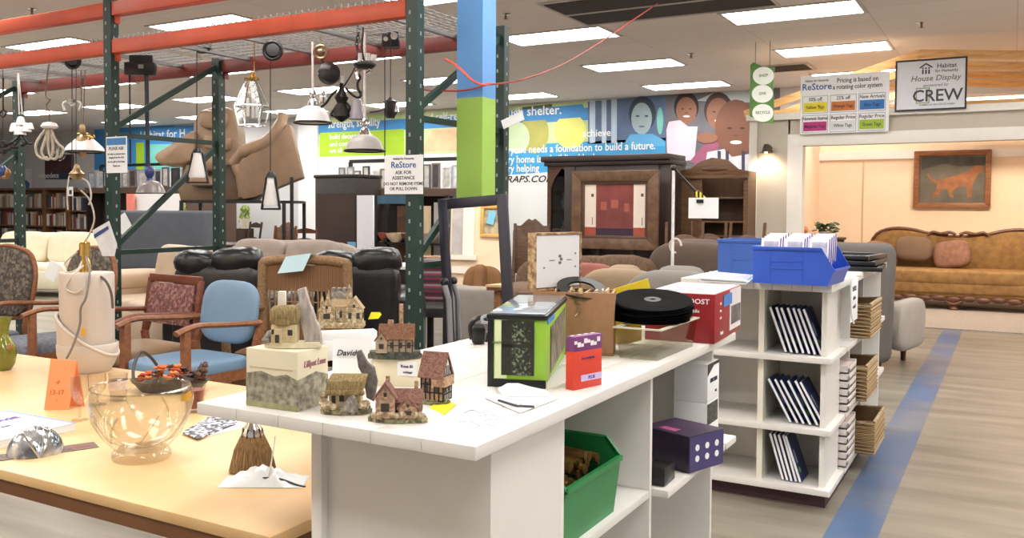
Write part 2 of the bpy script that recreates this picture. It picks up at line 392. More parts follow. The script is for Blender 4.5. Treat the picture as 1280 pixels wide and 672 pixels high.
struct('floor', B().boxx(HXJ1, HXR, HY+.05, HB-.02, 0, .012), M('grey carpet', (150, 138, 128), .95, var=.1, vs_=30, bump=.2, bs=200))
# roof trusses
LUMBER = wood('raw lumber', (232, 190, 132), (206, 156, 98), .7)
names = ['nearest', 'second', 'third', 'farthest']
apex = V((gy(1150, 72, HY+.3).x, 0, 3.02))
for k in range(4):
    y = HY+.12+k*.85
    t = thing('roof_truss', 'bare lumber roof truss over the model room, %s of four' % names[k], 'roof truss', (0, y, ZT2), 0, 'bare roof trusses over the model room')
    ax, az = apex.x, apex.z-ZT2
    obj('bottom_chord', B().bar((HX0, .03, .045), (HXR, .03, .045), .04, .09), LUMBER, t)
    obj('rafter', B().bar((HX0-.12, .03, .06), (ax, .03, az), .04, .09), LUMBER, t)
    obj('rafter', B().bar((HXR, .03, az-.3), (ax, .03, az), .04, .09), LUMBER, t)
    obj('web', B().bar(((HX0+ax)/2, .03, .09), ((HX0+ax)/2, .03, az/2), .04, .07), LUMBER, t)
    obj('web', B().bar((ax, .03, .09), (ax, .03, az-.04), .04, .07), LUMBER, t)
# warm lamps over the model room
t = thing('ceiling_lamp', 'warm lamp bar hanging inside the model room, hidden behind its header', 'lamp', ((HXJ1+HXR)/2, HY+1.3, 2.62))
obj('housing', B().box((0, 0, .03), (1.6, .12, .04), None, .006), FRAMEW, t); obj('tube', B().cyl((-.78, 0, 0), (.78, 0, 0), .018), M('warm lamp tube', (255, 228, 190), .5, var=0, emit=12), t)
for s_ in (-.7, .7): obj('hanger', B().cyl((s_, 0, .05), (s_, 0, CEIL-2.62), .004), BLACK, t)
def area(name, loc, rot, sx, sy, power, col):
    l = bpy.data.lights.new(name, 'AREA'); l.shape = 'RECTANGLE'; l.size = sx; l.size_y = sy; l.energy = power; l.color = col
    o = bpy.data.objects.new(name, l); C.objects.link(o); o.location = loc; o.rotation_euler = [math.radians(a) for a in rot]; return o
area('model_room_light', ((HXJ1+HXR)/2, HY+1.3, 2.58), (12, 0, 0), 1.5, .1, 52, (1, .86, .68))
p = gy(960, 186, HY)
t = thing('wall_sconce', 'small dark wall sconce glowing downward beside the model room opening', 'wall lamp', (p.x, HY, p.z))
obj('backplate', B().lathe([(0, 0), (.05, 0), (.05, .012), (0, .016)], rot=(90, 0, 0)), BLACK, t)
obj('arm', B().tube([(0, -.01, 0), (0, -.07, .02), (0, -.1, .01)], .01, smooth=4), BLACK, t)
obj('lamp_shade', B().lathe([(.03, .05), (.05, .02), (.085, -.05), (.08, -.05), (.045, .02), (0, .045)], (0, -.1, 0)), M('dark bronze glass', (70, 52, 44), .4), t)
obj('bulb', B().sph((0, -.1, -.03), .025), M('warm bulb', (255, 220, 170), .5, var=0, emit=30), t)
l = bpy.data.lights.new('sconce_light', 'SPOT'); l.energy = 12; l.color = (1, .82, .6); l.spot_size = 2.4; l.spot_blend = .8; l.shadow_soft_size = .04
o = bpy.data.objects.new('sconce_light', l); C.objects.link(o); o.location = (p.x, HY-.11, p.z-.06); o.rotation_euler = (math.radians(12), 0, 0)
# ================================================================ BANNERS ON THE BACK WALL
BY = YB-.01
def bp(u, v, y): q = gy(u, v, y); return (q.x, q.z)
def poly(pts, y, mat, parent, name, org, th=.002):
    q = [bp(u, v, y+org[1]) for u, v in pts]
    return obj(name, B().prism([(x-org[0], y, z-org[2]) for x, z in q], (0, th, 0)), mat, parent)
def ell(u, v, ru, rv, n=20, a0=0, a1=360): return [(u+ru*math.cos(math.radians(a0+(a1-a0)*k/(n-1 if a1-a0 < 360 else n))), v+rv*math.sin(math.radians(a0+(a1-a0)*k/(n-1 if a1-a0 < 360 else n)))) for k in range(n)]
WTXT = M('white print', (245, 245, 245), .6, var=0); KTXT = M('black print', (20, 20, 24), .6, var=0)
PR = lambda n, c, v=.06: M('print ' + n, c, .6, var=v, vs_=3)
def ltext(parent, org, y, items, mat, name='lettering'):
    """items: string, pixel u left, pixel v baseline, pixel cap height[, width factor, slant]"""
    L = []
    for it in items:
        s_, u, v, h = it[:4]; x, z = bp(u, v, org[1]+y); x2, z2 = bp(u, v-h, org[1]+y)
        L.append((s_, x-org[0], z-org[2], z2-z, 'LEFT', it[4] if len(it) > 4 else 1, it[5] if len(it) > 5 else 0))
    return lettering(L, mat, parent, y=y, name=name)
def banner(label, u0, u1, vt0, vb0, mat, vt1=None, vb1=None):
    x, z = bp(u0, vb0, BY); org = (x, BY, z)
    t = thing('wall_banner', label, 'banner', org)
    poly([(u0, vt0), (u1, vt0 if vt1 is None else vt1), (u1, vb0 if vb1 is None else vb1), (u0, vb0)], 0, mat, t, 'backing', org, .006)
    return t, org
CY = PR('cyan blue', (62, 158, 214)); SKYB = PR('sky blue', (66, 142, 206)); LIME = PR('lime', (168, 206, 40)); PALEG = PR('pale green', (196, 214, 160), .12); WHITE = PR('white', (232, 232, 232), .02)
t, og = banner('blue wall banner at far left with white lettering above a lime panel, behind the recliner', 118, 245, 158, 212, SKYB, 157, 214)
poly([(170, 178), (180, 178), (180, 212), (170, 212)], -.002, LIME, t, 'lime_panel', og)
poly([(184, 180), (244, 180), (244, 213), (184, 213)], -.002, PR('teal', (120, 200, 190)), t, 'teal_panel', og)
ltext(t, og, -.004, [('Habitat for H', 175, 174, 10, 1.05)], WTXT)
t, og = banner('wide printed wall banner in blue, lime and white with slogan lettering, behind the column', 398, 832, 148, 245, PALEG, 120, 200)
ltop = lambda u: 148+(u-398)/434*-28
poly([(398, ltop(398)+7), (735, ltop(735)+8), (735, 150), (398, 168)], -.002, SKYB, t, 'blue_band', og)
poly([(400, 166), (505, 161), (505, 198), (400, 198)], -.003, LIME, t, 'lime_panel', og)
poly([(540, 162), (574, 160), (574, 188), (525, 190)], -.003, PR('straw', (226, 192, 150), .2), t, 'straw_panel', og)
poly([(630, 182), (832, 172), (832, 205), (630, 220)], -.003, CY, t, 'blue_panel', og)
poly([(398, 196), (630, 190), (630, 219), (830, 205), (832, 320), (398, 320)], -.0035, WHITE, t, 'white_panel', og)
poly([(735, 127), (832, 118), (832, 176), (735, 180)], -.003, PR('slate blue', (96, 116, 150), .2), t, 'photo_panel', og)
for k, (a_, b2) in enumerate(((737, 744), (752, 758), (764, 771))): poly([(a_, 124), (b2, 124), (b2, 178), (a_, 179)], -.005, PR('pale stripe', (190, 208, 226)), t, 'stripe', og)
# printed faces: a yellow-tinted child and a child in a blue shirt
SKY_Y = PR('yellow skin', (206, 204, 110), .08)
poly(ell(668, 166, 18, 26), -.005, PR('olive skin', (176, 172, 92), .1), t, 'printed_face', og); poly(ell(713, 164, 20, 22), -.0055, PR('yellow blouse', (226, 226, 120)), t, 'printed_sleeve', og)
poly(ell(646, 172, 16, 20), -.0052, PR('pale collar', (200, 220, 180)), t, 'printed_collar', og)
poly([(653, 134), (690, 130), (690, 137), (653, 142)], -.006, PR('dark olive', (96, 98, 62)), t, 'printed_hair', og)
poly([(630, 139), (728, 130), (735, 146), (630, 153)], -.007, SKYB, t, 'blue_band', og)
poly(ell(803, 142, 17, 22), -.005, PR('dark hair', (62, 74, 92)), t, 'printed_hair', og); poly(ell(802, 148, 13, 20), -.006, PR('pale face', (168, 190, 198), .05), t, 'printed_face', og)
poly([(782, 176), (788, 168), (815, 167), (830, 175), (831, 182), (781, 186)], -.007, PR('blue shirt', (100, 176, 226)), t, 'printed_shirt', og)
for uu in (797, 808): poly(ell(uu, 145, 2.4, 1.2, 10), -.0075, PR('dark eyes', (70, 84, 100)), t, 'printed_eye', og)
poly(ell(802, 158, 4, 1.2, 10), -.0075, PR('lips', (120, 128, 140)), t, 'printed_mouth', og)
poly(ell(825, 151, 4, 17), -.0085, PR('mint', (130, 200, 190)), t, 'printed_ornament', og)
ltext(t, og, -.009, [('strength, stability', 410, 160, 10, .82), ('and self-reliance', 526, 152, 10, .9), ('through shelter.', 610, 147, 11, 1.0)], WTXT)
ltext(t, og, -.009, [('achieve', 728, 171, 9, 1.0), ('build decent homes', 412, 174, 6, 1.0), ('and communities', 412, 183, 6, 1.0), ('we all want to be', 412, 191, 6, 1.0)], WTXT)
ltext(t, og, -.009, [('everyone needs a foundation to build a future.', 621, 192, 9, .86), ('every home is a building block.', 621, 204, 9, .86), ('every helping', 621, 215, 9, .86)], WTXT)
ltext(t, og, -.009, [('WRAPS.COM', 620, 228, 8, 1.2, .3)], KTXT)
t, og = banner('printed photograph banner of a smiling family, on the back wall above the oak hutch', 832, 975, 114, 226, PR('photo slate', (110, 108, 116), .15), 108, 222)
SK1 = PR('brown skin', (150, 104, 82), .06); SK2 = PR('deep skin', (128, 84, 64), .06); HAIR = PR('black hair', (46, 38, 40))
def face(u, v, ru, rv, sk, hair, y=-.004, hair_up=1.0, smile=True):
    poly(ell(u, v-rv*.25*hair_up, ru*1.2, rv*1.12), y, hair, t, 'printed_hair', og)
    poly(ell(u, v, ru, rv), y-.001, sk, t, 'printed_face', og)
    for s_ in (-1, 1): poly(ell(u+s_*ru*.36, v-rv*.12, ru*.15, rv*.045, 10), y-.002, PR('soft brown', (74, 52, 46)), t, 'printed_eye', og)
    poly(ell(u, v+rv*.17, ru*.17, rv*.05, 10), y-.002, PR('nose shade', (112, 74, 60)), t, 'printed_nose', og)
    poly(ell(u, v+rv*.43, ru*.34, rv*.075, 14), y-.002, WHITE if smile else PR('rose', (150, 84, 80)), t, 'printed_mouth', og)
poly([(905, 110), (938, 108), (938, 128), (870, 126)], -.002, PR('pale window', (186, 196, 200)), t, 'printed_window', og)
face(858, 138, 13, 17, SK1, HAIR, -.003)
poly([(833, 162), (836, 152), (850, 150), (860, 158), (872, 158), (868, 200), (834, 202)], -.0065, PR('pale pink dress', (226, 208, 222)), t, 'printed_dress', og)
poly([(862, 202), (880, 180), (902, 172), (896, 190), (880, 208)], -.007, PR('mauve strap', (160, 90, 120)), t, 'printed_sleeve', og)
face(898, 142, 15, 20, SK1, PR('dark brown hair', (70, 54, 54)), -.0075, .9)
face(920, 164, 22, 32, SK2, SK2, -.012, .5)
poly([(884, 190), (905, 186), (915, 196), (938, 192), (940, 218), (880, 218)], -.016, PR('plaid shirt', (214, 214, 222), .2), t, 'printed_shirt', og)
for uu in (897, 907, 927): poly([(uu, 188), (uu+4, 189), (uu+4, 216), (uu, 216)], -.018, PR('navy plaid', (60, 64, 84)), t, 'printed_plaid', og)
poly(ell(884, 172, 13, 7), -.0195, SK1, t, 'printed_hand', og)
t, og = banner('dark red printed banner with white lettering, above the bookcases at far left', 56, 92, 193, 216, PR('maroon photo', (74, 48, 52), .35))
poly([(56, 216), (92, 216), (92, 224), (56, 224)], -.001, PR('ink blue', (56, 66, 92)), t, 'lower_band', og); ltext(t, og, -.004, [('independence', 48, 222.5, 6.5, .78)], WTXT)
t, og = banner('white sign with a blue house emblem, standing above the bookcases at far left', 22, 39, 211, 239, WHITE)
poly([(25, 232), (24, 226), (28, 223), (33, 225), (37, 229), (36, 236), (32, 236), (32, 231), (29, 230), (28, 236), (24, 236)], -.002, PR('emblem blue', (70, 110, 180)), t, 'emblem', og)
# white pilaster strip on the back wall
struct('trim_7', B().boxx(gy(374, 200, BY-.02).x, gy(398, 200, BY-.02).x, BY-.06, BY, 0, gy(380, 157, BY-.02).z), M('white pilaster', (236, 234, 238), .6, var=.02))
# ================================================================ PLACING BY SIGHT: a thing whose local x runs along the picture, y away, z up
YD = math.degrees(YAW); RZI = Matrix.Rotation(-YAW, 3, 'Z')
class PX:
    def __init__(s, name, label, cat, u, v, y=None, z=None, x=None, group=None, d=None):
        s.O = gy(u, v, y) if y is not None else gz(u, v, z) if z is not None else gx(u, v, x) if x is not None else EYE+ray(u, v)*d
        s.d = (s.O-EYE).dot(Fw); s.s = s.d/FPX
        s.t = thing(name, label, cat, s.O, YD, group)
    def p(s, u, v, dy=0):
        r = ray(u, v); q = EYE + r*s.d
        l = RZI @ (q-s.O); 
        k = 1 + dy/s.d if dy else 1
        if dy: l = RZI @ (EYE + r*(s.d+dy) - s.O)
        return V(l)
# ================================================================ PALLET RACK
RX = [-8.4, -5.67, -3.0]; RY0, RY1 = 4.36, 5.39; ZB = 2.45; ZU = 2.72
HOLE = M('rack hole', (150, 160, 156), .6, var=0)
rack = thing('pallet_rack', 'tall green pallet rack with orange beams and wire deck, hung with lamps', 'rack', (0, 0, 0))
def post(x, y, z1):
    b = B()
    b.boxx(x-.04, x+.04, y-.035, y-.030, 0, z1).boxx(x-.04, x-.034, y-.03, y+.035, 0, z1).boxx(x+.034, x+.04, y-.03, y+.035, 0, z1)
    b.boxx(x-.07, x+.07, y-.06, y+.06, 0, .01).m(1)
    z = .12
    while z < z1-.05:
        b.box((x-.012, y-.0355, z), (.012, .002, .022)).box((x+.0405, y, z-.02), (.002, .012, .022)); z += .1
    return obj('post', b, [GREEN, HOLE], rack)
for i, x in enumerate(RX):
    post(x, RY0, 3.12); post(x, RY1, 2.52)
    for z in (.2, .96, 1.82): obj('strut', B().bar((x, RY0+.035, z), (x, RY1-.035, z), .03, .035), GREEN, rack)
    obj('diagonal_brace', B().bar((x, RY0+.035, 1.02), (x, RY1-.035, 1.78), .03, .04), GREEN, rack)
    obj('diagonal_brace', B().bar((x, RY0+.035, 1.88), (x, RY1-.035, 2.44), .03, .04), GREEN, rack)
def beam(x0, x1, y, z, h=.1, m=ORANGE):
    b = B().boxx(x0+.045, x1-.045, y-.03, y+.02, z-h/2, z+h/2, .006).boxx(x0+.045, x1-.045, y+.02, y+.04, z-h/2, z+h/2-.03)
    for xx in (x0+.045, x1-.045): b.boxx(xx-.006, xx+.006, y+.0, y+.045, z-h/2-.05, z+h/2+.01)
    o = obj('beam', b, m, rack)
    return o
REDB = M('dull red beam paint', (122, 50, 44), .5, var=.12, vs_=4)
for a, b_ in ((0, 1), (1, 2)):
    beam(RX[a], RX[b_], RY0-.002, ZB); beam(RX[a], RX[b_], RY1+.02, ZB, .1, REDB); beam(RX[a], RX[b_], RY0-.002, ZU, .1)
    w_ = B(); x = RX[a]+.08
    while x < RX[b_]-.06:
        w_.bar((x, RY0-.038, ZB+.055), (x, RY1+.04, ZB+.055), .005, .005).bar((x, RY0-.038, ZB+.068), (x, RY0-.038, ZB+.04), .006, .006); x += .052
    for yy in [RY0-.02+k*.105 for k in range(11)]: w_.bar((RX[a]+.06, yy, ZB+.05), (RX[b_]-.06, yy, ZB+.05), .005, .005)
    for k in range(4):
        xx = RX[a]+.35+k*.65; w_.boxx(xx-.02, xx+.02, RY0, RY1, ZB+.02, ZB+.045)
    obj('wire_deck', w_, WIRE, rack)
KIDS[rack.name] = []
# left bay beyond the frame is carried on by a stub of beam
DECK = ZB+.02
# ---- signs taped on the posts
q = gy(146, 216, RY0-.045)
t = thing('sign', 'white notice with a blue heading taped to the left front rack post', 'sign', (q.x, RY0-.045, q.z), 0)
obj('sheet', B().box((0, 0, .13), (.225, .004, .26)), PAPER, t); obj('heading', B().box((0, -.003, .225), (.21, .002, .05)), M('blue heading', (72, 128, 190), .7, var=0), t)
lettering([('PLEASE ASK', 0, .165, .022), ('for help to remove items', 0, .13, .013), ('hanging from the rack', 0, .105, .013), ('do not pull on the lamps', 0, .075, .013), ('Thank you', 0, .045, .013)], INK, t, y=-.003)
q = gy(504.5, 243, RY0-.045)
t = thing('sign', 'white notice asking for assistance, taped to the right front rack post', 'sign', (q.x, RY0-.045, q.z), 0)
obj('sheet', B().box((0, 0, .115), (.27, .004, .225)), PAPER, t)
lettering([('ReStore', 0, .155, .036, 'CENTER', 1.05)], BLUEINK, t, y=-.003, name='heading')
lettering([('Habitat for Humanity', 0, .202, .012), ('ASK FOR', 0, .118, .02), ('ASSISTANCE', 0, .087, .02), ('DO NOT REMOVE ITEMS', 0, .054, .018), ('OR PULL DOWN', 0, .025, .018)], INK, t, y=-.003)
# ---- orange strap round the column and red cord to the ceiling
strap = B()
pts = [gy(557, 74, 4.64), gy(572, 83, 4.62), gy(590, 100, 4.62), gy(604, 106, 4.62), gy(612, 104, 4.70)]
strap.tube(pts, .014, 6, flat=.4, smooth=4)
tag(obj('strap', strap, M('orange red webbing', (206, 66, 44), .6)), 'orange red strap tied around the blue column and the brace', 'strap')
pc = gz(818, 8, CEIL-.01)
pts = [gy(608, 106, 4.70), gy(650, 100, 5.0), gy(700, 82, 5.6), gy(745, 56, 6.3), gy(790, 26, 7.0), gy(822, 4, 7.5)]
tag(obj('extension_cord', B().tube(pts, .006, 6, smooth=8).tube([gy(608, 106, 4.70), gy(580, 113, 4.66), gy(540, 113, 4.6), gy(522, 110, 4.5)], .006, 6, smooth=6), M('red cord', (150, 60, 50), .5)), 'thin red cord hanging from the ceiling opening to the blue column', 'cord')
q = gy(640, 150, 5.3)
tag(obj('paper_strip', B().bar((gy(628, 156, 5.32)), gy(654, 144, 5.32), .004, .06), PAPER), 'white paper strip sticking out beside the blue column', 'paper')
# ================================================================ HANGING LAMPS
HG = 'lamps hanging from the rack deck'
DKIRON = M('dark iron', (44, 40, 40), .4, .5, var=.15)
GLASSC = glassy('clear lamp glass', (244, 246, 246), .95, .06)
NICK = M('brushed nickel', (176, 172, 168), .3, .9, var=.06)
ROD = M('pale rod', (214, 204, 200), .4, var=.03)
def lamp(label, u, y=4.9):
    P = PX('pendant_lamp', label, 'hanging lamp', u, 60, y=y, group=HG)
    P.t.location.z = DECK; P.O = V((P.O.x, P.O.y, DECK)); P.d = (P.O-EYE).dot(Fw); P.s = P.d/FPX
    return P
def canopy(P, u, v, rpx, mat=BLACK, ring=True):
    c = P.p(u, v); r = rpx*P.s
    b = B().tube([c+V((r*math.cos(a*PI/8), 0, r*math.sin(a*PI/8))) for a in range(16)], r*.22, 8, closed=True)
    b.lathe([(0, .02), (r*.75, .015), (r*.8, -.01), (r*.4, -.03), (0, -.03)], c, 20, rot=(80, 0, 10))
    b.cyl((c.x, c.y, c.z+r), (c.x, c.y, 0), .004)
    obj('canopy', b, mat, P.t)
def cord(P, u, v0, v1, r=.004, mat=BLACK, to_deck=False):
    a, b = P.p(u, v0), P.p(u, v1)
    if to_deck: a = V((b.x, b.y, 0))
    obj('cord', B().cyl(a, b, r, n=8), mat, P.t)
# two matching pendants with a black yoke and white glass
def yoke(P, u, v0, v1, wt, wb, gl0, gl1):
    s = P.s; top = P.p(u, v0); bot = P.p(u, v1); H = top.z-bot.z
    b = B().lathe([(0, .02), (.02, .02), (.035, 0), (.04, -.02), (0, -.02)], top, 16)
    for sx in (-1, 1):
        b.tube([top+V((sx*.03, 0, -.01)), top+V((sx*wt*s*.8, 0, -H*.12)), top+V((sx*wt*s, 0, -H*.35)), bot+V((sx*wb*s, 0, H*.03)), bot+V((sx*wb*s, 0, 0))], .010, 8, smooth=4)
    b.bar(bot+V((-wb*s, 0, 0)), bot+V((wb*s, 0, 0)), .014, .014)
    obj('yoke', b, BLACK, P.t)
    a, c = P.p(u, gl0), P.p(u, gl1); h = a.z-c.z; r0, r1 = wt*s*.62, wb*s*.82
    obj('lamp_shade', B().lathe([(.02, h), (r0, h*.97), (r0*1.1, h*.8), (r1, .02), (r1*.98, 0), (r1*.92, .01), (r0, h*.8)], c, 24), MILK, P.t)
P = lamp('pendant with black yoke and white glass, on a long cord before the recliner footrest', 247); canopy(P, 253, 55, 10); cord(P, 246, 62, 188); yoke(P, 247, 188, 228, 8, 13, 190, 222)
P = lamp('pendant with black yoke and white glass, hanging lowest at the recliner\'s right side', 338); canopy(P, 341, 63, 11); cord(P, 338, 72, 218); yoke(P, 338.5, 218, 261, 7, 11, 222, 257)
# clear glass lantern with brass cap
P = lamp('clear glass lantern with brass cap and silver edges, hanging above the recliner', 316, 4.8); cord(P, 318, 58, 96, .004, BRASS, True)
c0, c1, c2 = P.p(315, 98), P.p(315, 133), P.p(315, 157)
obj('cap', B().lathe([(0, .05), (.012, .045), (.016, .015), (.055, 0), (.05, -.012), (0, -.012)], c0, 18), BRASS, P.t)
edge = B(); pane = B(); R1, R2, R3 = 6*P.s, 21*P.s, 16*P.s
pt = lambda c, r, k: c+V((r*math.cos(k*PI/3+.3), r*math.sin(k*PI/3+.3), 0))
for k in range(6):
    edge.tube([pt(c0, R1, k), pt(c1, R2, k), pt(c2, R3, k)], .006, 6); edge.tube([pt(c1, R2, k), pt(c1, R2, k+1)], .005, 6); edge.tube([pt(c2, R3, k), pt(c2, R3, k+1)], .005, 6)
    pane.quad([pt(c0, R1, k), pt(c0, R1, k+1), pt(c1, R2, k+1), pt(c1, R2, k)]); pane.quad([pt(c1, R2, k), pt(c1, R2, k+1), pt(c2, R3, k+1), pt(c2, R3, k)])
obj('frame', edge, CHROME, P.t); obj('pane', pane, GLASSC, P.t)
obj('candle_tube', B().cyl(c1+V((-.03, 0, -.07)), c1+V((-.03, 0, .06)), .012).cyl(c1+V((.035, 0, -.08)), c1+V((.035, 0, .05)), .012).cyl(c1+V((.0, .03, -.08)), c1+V((0, .03, .12)), .012), MILK, P.t)
# white enamel domes on rods
def dome(P, u, vrod, v0, v1, w, mat, knob=True, plate=False):
    cord(P, u, 0, vrod+3, .009, ROD, True)
    s = P.s; bot = P.p(u, v1); top = P.p(u, v0); h = top.z-bot.z; r = w*s
    sh = obj('lamp_shade', B().lathe([(.028, h+.005), (.05, h), (r*.62, h*.86), (r*.84, h*.5), (r*.93, h*.12), (r, 0), (r*.98, -.006), (r*.9, .008), (r*.8, h*.45), (r*.55, h*.8)], bot, 32), mat, P.t)
    obj('rim', B().tube([bot+V((r*math.cos(k*PI/16), r*math.sin(k*PI/16), -.002)) for k in range(32)], .008, 6, closed=True), DKIRON, sh)
    q = P.p(u, vrod)
    obj('neck', B().lathe([(0, q.z-top.z), (.012, q.z-top.z), (.03, (q.z-top.z)*.8), (.034, (q.z-top.z)*.65), (.014, (q.z-top.z)*.5), (.026, (q.z-top.z)*.35), (.04, .01), (.044, 0), (0, 0)], top, 20), CHROME, P.t)
GREYSH = M('grey enamel shade', (176, 170, 166), .35, var=.03)
P = lamp('wide grey dome lamp on a pale rod, lower and right of the black scroll chandelier', 456); dome(P, 456, 148, 169, 188, 25, GREYSH)
P = lamp('white dome lamp on a pale rod, left of the black scroll chandelier', 391, 5.0); dome(P, 391, 112, 133, 153, 23, MILK)
q = P.p(403, 118); obj('socket', B().sph(q, (.03, .03, .03)).lathe([(.02, -.06), (.03, -.02), (.02, .02)], q), CHROME, P.t)
# ring lamp and ribbed disc
P = lamp('black ribbed disc lamp under a brass ring, left of the scroll chandelier', 405, 4.85)
c = P.p(401, 65); r = 8*P.s
obj('ring', B().tube([c+V((r*math.cos(k*PI/10), 0, r*math.sin(k*PI/10))) for k in range(20)], .012, 8, closed=True).sph(c, (.03, .02, .025)).cyl(c+V((0, 0, r)), V((c.x, c.y, 0)), .004), M('aged brass', (150, 128, 100), .3, .8, var=.2), P.t)
c2 = P.p(411, 93); r = 14*P.s; b = B()
b.lathe([(0, -.02), (r*.3, -.02), (r*.34, -.03), (r*.55, -.025), (r*.6, -.035), (r*.8, -.02), (r*.85, -.028), (r, 0), (r*.96, .04), (r*.5, .07), (0, .075)], c2, 32, rot=(72, 0, 14))
obj('ribbed_disc', b, DKIRON, P.t); obj('stem', B().cyl(c+V((0, 0, -r*.6)), c2+V((0, .03, r*.5)), .008), DKIRON, P.t)
# black scroll chandelier
P = lamp('black iron scroll chandelier with bell glass, hanging at the centre of the bay', 428, 4.95)
ctr = P.p(427, 122)
b = B().lathe([(0, .1), (.012, .1), (.02, .05), (.05, .0), (.03, -.04), (.055, -.09), (.06, -.13), (.02, -.16), (0, -.17)], ctr, 16)
obj('body', b, DKIRON, P.t)
for pts in ([(422, 112), (415, 118), (408, 128), (401, 134)], [(432, 110), (440, 118), (447, 122), (451, 119), (449, 114)], [(424, 128), (418, 136), (414, 143), (420, 146)], [(431, 126), (437, 134), (434, 143), (428, 146)], [(445, 88), (450, 96), (447, 104), (448, 112), (452, 116)]):
    obj('arm', B().tube([P.p(*q_) for q_ in pts], .009, 8, smooth=5), DKIRON, P.t)
ch = B()
for k in range(11):
    v = 34+k*4.2; c = P.p(447+1.2*math.sin(k), v)
    ch.tube([c+V((.010*math.cos(a*PI/4)*(1 if k % 2 else .4), .010*math.cos(a*PI/4)*(.4 if k % 2 else 1), .014*math.sin(a*PI/4))) for a in range(8)], .004, 5, closed=True)
ch.cyl(P.p(447, 36), V((P.p(447, 36).x, 0, 0)), .004).tube([P.p(447, 78), P.p(440, 92), P.p(430, 108)], .005, 6)
obj('chain', ch, DKIRON, P.t)
c = P.p(446, 149); obj('lamp_shade', B().lathe([(.02, .14), (.035, .13), (.04, .08), (.05, .02), (.055, 0), (.05, .005), (.035, .08)], c, 20), M('smoky glass', (150, 142, 150), .2, var=.05), P.t)
c = P.p(420, 104); obj('candle_cup', B().lathe([(0, 0), (.02, 0), (.028, .05), (.022, .05), (.016, .01)], c, 14).lathe([(0, 0), (.02, 0), (.028, .05), (.022, .05), (.016, .01)], P.p(427, 104), 14), MILK, P.t)
# dish fitting
P = lamp('dark dish fitting with pale cups on a short chain, right of the scroll chandelier', 456, 4.75)
c = P.p(456, 80)
obj('dish', B().lathe([(0, .005), (.03, .02), (.05, .012), (14*P.s, 0), (14*P.s, -.01), (.05, -.03), (0, -.035)], c, 28), DKIRON, P.t)
obj('cup', B().cyl(c+V((-.03, 0, .02)), c+V((-.03, 0, .07)), .014).cyl(c+V((.02, 0, .02)), c+V((.02, 0, .07)), .016).cyl(c+V((.055, 0, .02)), c+V((.06, 0, .06)), .02), [MILK], P.t)
obj('chain', B().tube([c, c+V((-.02, 0, .1)), V((c.x-.01, 0, 0))], .007, 6), DKIRON, P.t)
obj('arm', B().tube([P.p(452, 84), P.p(446, 92), P.p(447, 99)], .012, 8, smooth=4).tube([P.p(460, 84), P.p(464, 88), P.p(458, 92)], .01, 8, smooth=4), CHROME, P.t)
# black box with cord
P = lamp('black box transformer with a long straight cord, beside the right rack post', 486, 5.2)
a, b_ = P.p(478, 40), P.p(499, 60)
obj('housing', B().boxx(a.x, b_.x, -.06, .06, b_.z, a.z, .01).cyl((a.x+.05, 0, a.z), (a.x+.05, 0, 0), .004), BLACKP, P.t); cord(P, 481, 60, 196)
obj('dial', B().cyl((b_.x-.03, -.06, a.z-.04), (b_.x-.03, -.075, a.z-.04), .025).cyl((a.x+.03, -.06, a.z-.06), (a.x+.03, -.07, a.z-.06), .016), NICK, P.t)
P = lamp('small dark carriage lantern with a side bracket, left of the right rack post', 490, 5.1)
c = P.p(488, 133)
obj('bracket', B().tube([P.p(462, 140), P.p(476, 138), P.p(486, 134)], .007, 6, smooth=3).tube([P.p(488, 122), V((P.p(488, 122).x, 0, 0))], .003, 6), DKIRON, P.t)
obj('lantern', B().lathe([(0, .07), (.012, .06), (.016, .05), (.05, .035), (.05, .025), (.04, .025), (.045, -.05), (.03, -.07), (.03, -.08), (0, -.08)], c, 6), DKIRON, P.t)
obj('bulb', B().cyl(P.p(495, 140), P.p(495, 132), .02, .014), CHROME, P.t)
# ---- left bay
P = lamp('white glass chandelier with dark leafy arms on twin cords, far left', 25, 4.9)
obj('cord', B().tube([V((P.p(22, 100).x, 0, 0)), P.p(24, 143)], .006, 6).tube([V((P.p(23, 100).x, 0, 0)), P.p(28, 143)], .006, 6), ROD, P.t)
for u, v, r in ((18, 160, 5), (25, 163, 6), (33, 160, 5), (26, 152, 5), (38, 158, 3.5)):
    c = P.p(u, v); r *= P.s; obj('lamp_shade', B().lathe([(r*.4, r*1.3), (r*.7, r*1.1), (r*1.05, 0), (r*1.2, -r*.9), (r*1.1, -r*.9), (r*.9, 0), (r*.5, r)], c, 16), MILK, P.t)
for pts in ([(26, 168), (18, 176), (8, 180), (1, 176)], [(28, 168), (34, 178), (40, 180)], [(26, 172), (14, 186), (3, 188)], [(2, 186), (0, 180), (6, 176)]):
    obj('arm', B().tube([P.p(*q_) for q_ in pts], .01, 7, smooth=4), DKIRON, P.t)
lf = B()
for u, v in ((6, 182), (12, 179), (18, 184), (30, 180), (4, 190)): lf.sph(P.p(u, v), (.035, .008, .018), 8, (0, random.uniform(-40, 40), 20))
obj('leaf', lf, DKIRON, P.t)
P = lamp('black scroll fitting hooked at the far left edge', 3, 5.0)
obj('scroll', B().tube([V((P.p(4, 134).x, 0, 0)), P.p(4, 134), P.p(8, 140), P.p(4, 146), P.p(0, 142), P.p(3, 138)], .008, 7, smooth=5), DKIRON, P.t)
P = lamp('teardrop chandelier of cream beaded loops, right of the left rear post', 62, 4.7)
CREAM = M('cream bead', (196, 184, 166), .4, var=.1, vs_=30)
top = P.p(62, 150)
